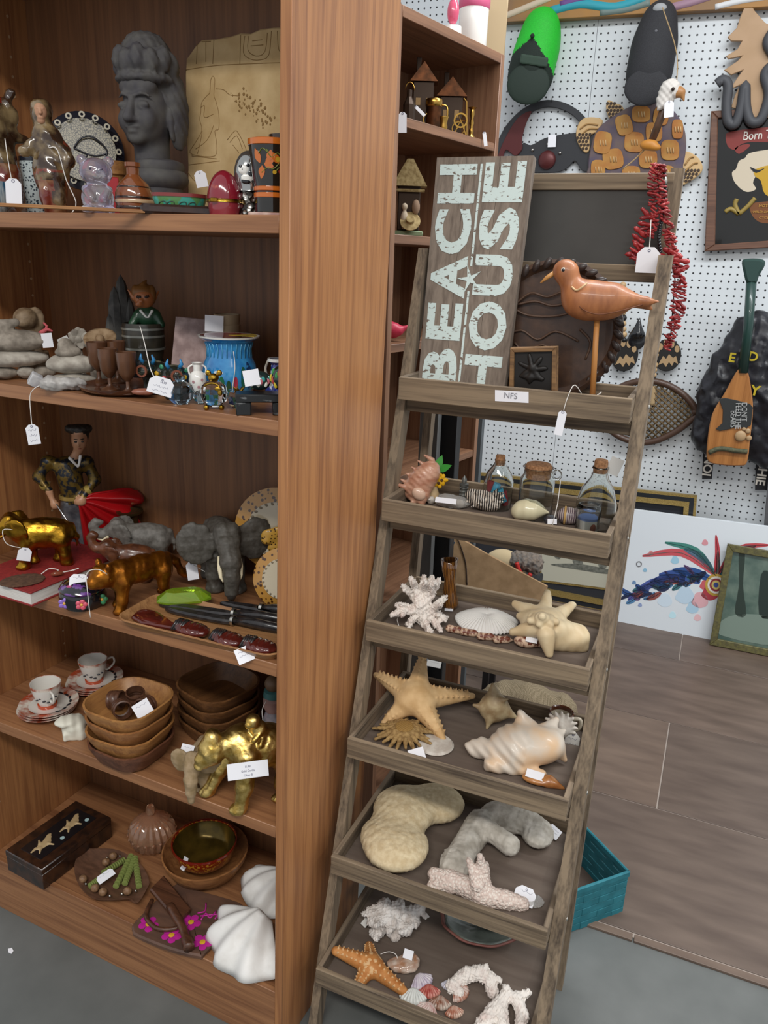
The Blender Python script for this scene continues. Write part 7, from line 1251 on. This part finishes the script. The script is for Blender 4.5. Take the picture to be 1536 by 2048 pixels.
# dark plank at right edge, boards behind the ladder
wsingle('leaning_post','dark grey wooden post leaning on the wall behind the framed photograph','post',flat([(1538,940),(1552,940),(1530,1230),(1514,1228)],(0,3.2,0),NY,.03),mt('post_grey','#4a4a4c',.7,col2='#5a5a5c',scale=30))
def vpost(name,label,px0,px1,Y,zt,th,m):
    a=st((px0+px1)/2,Y,.0)['loc']; zz=zt; top=PY(px0,870,Y); top2=PY(px1,870,Y); w_=abs(top2[0]-top[0]); cx=(top[0]+top2[0])/2
    return wsingle(name,label,'board',box(w_,th,zt,.002).t(cx,Y+th/2,0),m)
vpost('grey_board','weathered grey board standing upright behind the ladder shelf',838,876,1.56,1.24,.02,mt('weather_grey','#4f4f4e',.8,col2='#626261',scale=8,stretch=(4,1,.6)))
vpost('black_post','square black post standing between the grey board and narrow bookcase',876,914,1.60,1.22,.03,mt('post_black','#1a1a1c',.5))
vpost('slate_board','slate grey board standing beside the black and gold frame',940,964,2.05,1.30,.02,mt('slate_grey','#52575a',.6))
# pennant (folded suede) hanging between
pp0=np.array([0,1.62,0]); T=wthing('suede_pennant','tan suede pennant with dark seam and blue letters hanging behind the ladder','pennant',hit(960,1190,pp0,NY)); pf2=lambda pts,th,d=0,bev=0:flat(pts,pp0+np.array([0,-d,0]),(.25,-1,.25),th,bev)
sued=mt('suede','#a08260',.9,col2='#8c7050',scale=40); q=[(868,1096),(876,1076),(900,1064),(925,1078),(980,1110),(1096,1172),(1088,1200),(1040,1215),(930,1180),(880,1165),(872,1130)]
part(T,'cloth',pf2(q,.006,0,.002),sued,30,world=True); part(T,'seam',lineP([(914,1074),(924,1100),(932,1130),(934,1170)],pp0+np.array([0,-.001,0]),(.25,-1,.25),.0014,4),mt('seam_dark','#3f2f24',.8),True,world=True)
for t,x,y in(('E',908,1082),('I',906,1100),('N',908,1118)): part(T,'lettering',text(t,.016,.0004,bold=.0004).r('Z',70).r('X',90).t(*(hit(x,y,pp0,(.25,-1,.25))+np.array([0,-.012,0]))),mt('blue_ink','#3f5f7a',.7),False,world=True)
part(T,'blue_line',lineP([(880,1084),(892,1092),(896,1110),(897,1135)],pp0+np.array([0,-.001,0]),(.25,-1,.25),.0022,4),MT['blue_ink'],True,world=True)
fr=fr_(hit(1045,1130,(0,2.3,0),NY)); T=TH_('fur_moccasin','grey fur and suede moccasin with bright red lining','moccasin',fr); nf=noise3(.35,3,3)
part(T,'fur',sdf([E(4,0,10,36,24,20),E(24,0,4,16,20,22)],36,6,disp=lambda X,Y,Z:2.2*nf(X,Y,Z)),mt('grey_fur','#5f5b58',.95,col2='#7d7064',scale=80,bump=1),True); part(T,'lining',tube(smoothpts([(-12,-26,14),(-4,-28,-4),(10,-28,-16),(18,-28,-6)],4),4.5,7),mt('red_lining','#a82018',.6),True); part(T,'suede_sole',sdf([E(-40,4,4,34,20,24),E(-14,2,-14,24,20,12)],34,8),mt('suede_pale','#b8a582',.9),True)
# stool for the moccasin and pennant to rest on
T=wthing('low_stool','small plain black stool under the fur moccasin','stool',(hit(1045,1150,(0,2.3,0),NY)[0],2.3,0)); zs_=float(hit(1045,1130,(0,2.3,0),NY)[2])-.037; part(T,'seat',box(.15,.12,.025,.004).t(-.02,0,zs_-.026),MT['post_black'])
for a in(-1,1):
    for b in(-1,1): part(T,'leg',box(.02,.02,zs_-.025,.002).t(-.02+a*.06,b*.045,0),MT['post_black'])
# burlap sack on floor
T=TH_('burlap_sack','printed burlap sack bundle on the floor behind the ladder','sack',fr_(PZ(1046,1446,0))); nf=noise3(.06,7,3); part(T,'sack',sdf([E(0,0,44,76,40,50),E(54,0,36,50,40,42),E(-46,4,36,50,40,40)],46,16,disp=lambda X,Y,Z:4*nf(X,Y,Z),floor=0),mt('burlap','#8f8068',.95,col2='#73664f',scale=260,pat='check',bump=.4),True)

for k in range(7): part(T,'print_stroke',tube([(14+9*k,-50+k*.5,30+3*(k%3)),(18+9*k,-44,48+4*(k%2))],1.6,5),mt('sack_ink','#44625c',.8),True)
# teal basket
c0=PZ(1148,1862,0); c1=PZ(1244,1826,0); c2=PZ(1170,1660,0)
fx=c1-c0; Lx=.30; ux_=fx/np.linalg.norm(fx); uy_=np.array([-ux_[1],ux_[0],0]); hb=.115; org_=c1-ux_*Lx
T=thing('woven_basket','teal painted woven splint basket on the floor beside the ladder','basket',org_,math.atan2(ux_[1],ux_[0])); teal=mt('teal_paint','#1f6570',.5,col2='#2a7682',scale=30,bump=.2); Wd_=.24
random.seed(14)
for (a,b,L_,ax) in(((0,0),(1,0),Lx,'x'),((0,Wd_),(1,0),Lx,'x'),((0,0),(0,1),Wd_,'y'),((Lx,0),(0,1),Wd_,'y')):
    for k in range(6): 
        q=box(L_,.0022,.0165,.0004).t(L_/2,0,.002+k*.0185) if ax=='x' else box(.0022,L_,.0165,.0004).t(0,L_/2,.002+k*.0185); part(T,'splint',q.t(a[0],a[1],0),teal,False)
    n_=int(L_/.04)
    for k in range(n_):
        for j in range(6):
            if (k+j)%2==0: q=box(.024,.004,.0175,.0006).t((k+.5)*L_/n_,0,.0015+j*.0185) if ax=='x' else box(.004,.024,.0175,.0006).t(0,(k+.5)*L_/n_,.0015+j*.0185); part(T,'stake',q.t(a[0],a[1],0),teal,False)
    q=box(L_+.006,.007,.016,.002).t(L_/2,0,hb-.012) if ax=='x' else box(.007,L_+.006,.016,.002).t(0,L_/2,hb-.012); part(T,'rim',q.t(a[0],a[1],0),teal,False)
for k in range(7): part(T,'base_splint',box(Lx,.028,.003).t(Lx/2,.02+k*.0335,.001),teal,False)
# ================================================================ narrow bookcase: miniatures
def onB(px,d,zz):  # point on shelf zz of the narrow bookcase, d metres behind its front edge
    v=ray(px,300); n=np.array([-u[1],u[0],0])/BL; o=np.array([bx0[0],bx0[1],0])+n*d; t=np.dot(o-CP,n)/np.dot(v,n); p=CP+v*t; return np.array([p[0],p[1],zz])
cop=mt('copper','#6a4026',.35,.8,col2='#3a2618',scale=50); dcp=mt('dark_copper','#3a2c22',.45,.6)
z=ZB[0]
def house(px,d,h,lb,sc_):
    T=TH_('copper_house',lb,'ornament',fr_(onB(px,d,z))); part(T,'walls',box(44*sc_,34,h,1),dcp,False); part(T,'roof',prism([(-30*sc_,0),(30*sc_,0),(0,34)],44).r('X',90).t(0,22,h),cop,False); part(T,'chimney',box(9,9,30,1).t(-12*sc_,0,h+14),dcp,False); part(T,'porch',box(50*sc_,12,5,.5).t(0,-22,0),cop,False)
    for x in(-1,1): part(T,'window',box(9,1,13).t(x*11*sc_,-17.4,h*.5),mt('lit_pane','#8a6a3a',.4),False)
    part(T,'wheel',lathe([(11,-1),(13,-1),(13,1),(11,1)],18,cap=False).r('X',90).t(16*sc_,-24,16),brass)
    return T
house(842,.06,84,'copper mill house miniature with tall chimney on the narrow bookcase',.9); house(898,.07,74,'copper house miniature with pitched roof beside brass mug',1.0)
T=TH_('brass_mug','polished brass and copper mug miniature between the copper houses','mug',fr_(onB(864,.03,z))); part(T,'body',lathe([(.01,0),(15,0),(16,4),(15,50),(16,54),(14,54),(.01,6)],24,cap=False),cop); part(T,'band',lathe([(15.5,40),(17,42),(17,52),(15.5,54)],24,cap=False),brass); part(T,'handle',tube(smoothpts([(15,0,44),(26,0,40),(26,0,18),(15,0,12)],4),2,6),brass,True)
T=TH_('brass_candlestick','slim turned brass candlestick miniature at the shelf edge','candlestick',fr_(onB(940,.02,z))); part(T,'body',lathe([(.01,0),(10,0),(8,4),(4,8),(5,14),(3,20),(5,28),(3,36),(5,44),(4,52),(9,56),(.01,58)],16,cap=False),brass)
T=TH_('spinning_wheel','tiny brass spinning wheel miniature beside the candlestick','ornament',fr_(onB(918,.015,z))); part(T,'wheel',lathe([(11,-1.5),(14,-1.5),(14,1.5),(11,1.5)],20,cap=False).r('X',90).t(0,0,26),brass); part(T,'frame',tube([(-12,0,0),(0,0,26),(12,0,0)],1.6,5)+tube([(14,0,0),(10,0,60),(4,0,66)],1.3,5),brass)
for a in range(6): part(T,'spoke',tube([(0,0,26),(12*math.cos(a*1.047),0,26+12*math.sin(a*1.047))],.8,4),brass)
T=TH_('brass_cup','tiny brass cup miniature in front of the copper house','cup',fr_(onB(884,.012,z))); part(T,'cup',lathe([(.01,0),(8,0),(9,4),(7,10),(10,22),(8,22),(.01,8)],16,cap=False),brass); part(T,'rim',lathe([(8.5,21),(10.6,21),(10.6,23),(8.5,23)],16,cap=False),brass)
T=TH_('copper_lamp','small dark copper lantern miniature beside the bookcase edge','lantern',fr_(onB(815,.025,z))); part(T,'body',lathe([(.01,0),(12,0),(12,30),(5,44),(5,56),(.01,58)],8,cap=False),dcp,False); part(T,'handle',tube([(9*math.cos(t),0,56+14*math.sin(t)) for t in np.arange(0,3.2,.3)],1,5),brass,True)
def edge_tag(T,px,py,w_,h_,s_): price_tag(T,hit(px,py,np.array([bx0[0],bx0[1],0])+np.array([u[1],-u[0],0])/BL*.006,np.array([u[1],-u[0],0])),w_,h_,s_,string=None)
edge_tag(T,805,245,.016,.036,2); edge_tag(bpy.data.objects['brass_candlestick.001'],970,278,.008,.030,12); edge_tag(bpy.data.objects['brass_mug'],840,222,.006,.026,50)
z=ZB[1]
T=TH_('straw_hut','miniature straw roofed hut with figures and tiny hat','ornament',fr_(onB(822,.05,z))); straw=mt('straw','#a89468',.9,col2='#857048',scale=120,bump=.5); part(T,'base',box(60,40,10,2),mt('hut_green','#7a8a6a',.7)); part(T,'hut',box(44,30,84,2).t(0,4,10),dcp,False); part(T,'roof',prism([(-34,0),(34,0),(6,48),(-6,48)],50).r('X',90).t(0,28,92),straw,False); part(T,'rail',tube([(-26,-16,84),(30,-16,84)],3,6),straw); part(T,'hat',lathe([(.01,8),(8,8),(9,2),(20,0),(20,-2),(.01,-2)],20,cap=False).r('X',60).t(4,-24,28),straw); part(T,'figure',sdf([E(-8,-18,30,8,7,18),E(-8,-18,54,6,6,7)],22,3),mt('hut_fig','#b0a08a',.7),True); part(T,'sack',sdf([E(14,-16,54,8,7,14)],16,1),mt('hut_sack','#8a705a',.8),True)
z=ZB[2]
T=TH_('pink_bird','small bright pink bird figurine on the narrow bookcase','figurine',fr_(onB(797,.04,z))); part(T,'body',sdf([E(0,0,22,20,14,16),E(-12,0,40,10,9,10),C((16,0,22),(30,0,30),8,3)],30,6,floor=0),mt('bird_pink','#c2354e',.4),True); part(T,'beak',tube([(-20,0,40),(-30,0,38)],[4,1],6),mt('beak_yellow','#b8901e',.5),True)
# on top of the narrow bookcase
z=ZBT
T=TH_('white_canister','white glazed canister with pink ribbon on top of the narrow bookcase','canister',fr_(onB(932,.07,z))); part(T,'body',lathe([(.01,0),(24,0),(28,8),(30,120),(26,126),(.01,126)],28,cap=False),white_g); part(T,'ribbon',lathe([(29.5,80),(31,84),(31,96),(29.5,100)],28,cap=False),mt('ribbon_pink','#c2557a',.4))
SG('cardboard_box','tan cardboard carton behind the white canister','box',box(56,40,170,1.5),mt('carton','#b09a78',.8),fr_(onB(968,.09,z)))
T=TH_('pink_figurine','small pink glass figurine on a white stand beside canister','figurine',fr_(onB(892,.05,z))); part(T,'stand',lathe([(.01,0),(20,0),(18,26),(.01,28)],20,cap=False),white_g); part(T,'figure',sdf([E(0,0,52,12,10,24),E(0,0,84,9,9,10)],26,5),mt('pink_glass','#c9506e',.2,coat=.6),True)
# specks of paper on the concrete floor
for i,(x,y) in enumerate(((22,1902),(2,1808))): wsingle('paper_scrap',['torn white paper scrap on the concrete floor','small paper scrap by the plinth of the wide bookcase'][i],'paper scrap',lay([(x-6,y-4),(x+2,y-6),(x+5,y),(x+1,y+6),(x-5,y+3)],.0005,.0008),MT['paper'],False)
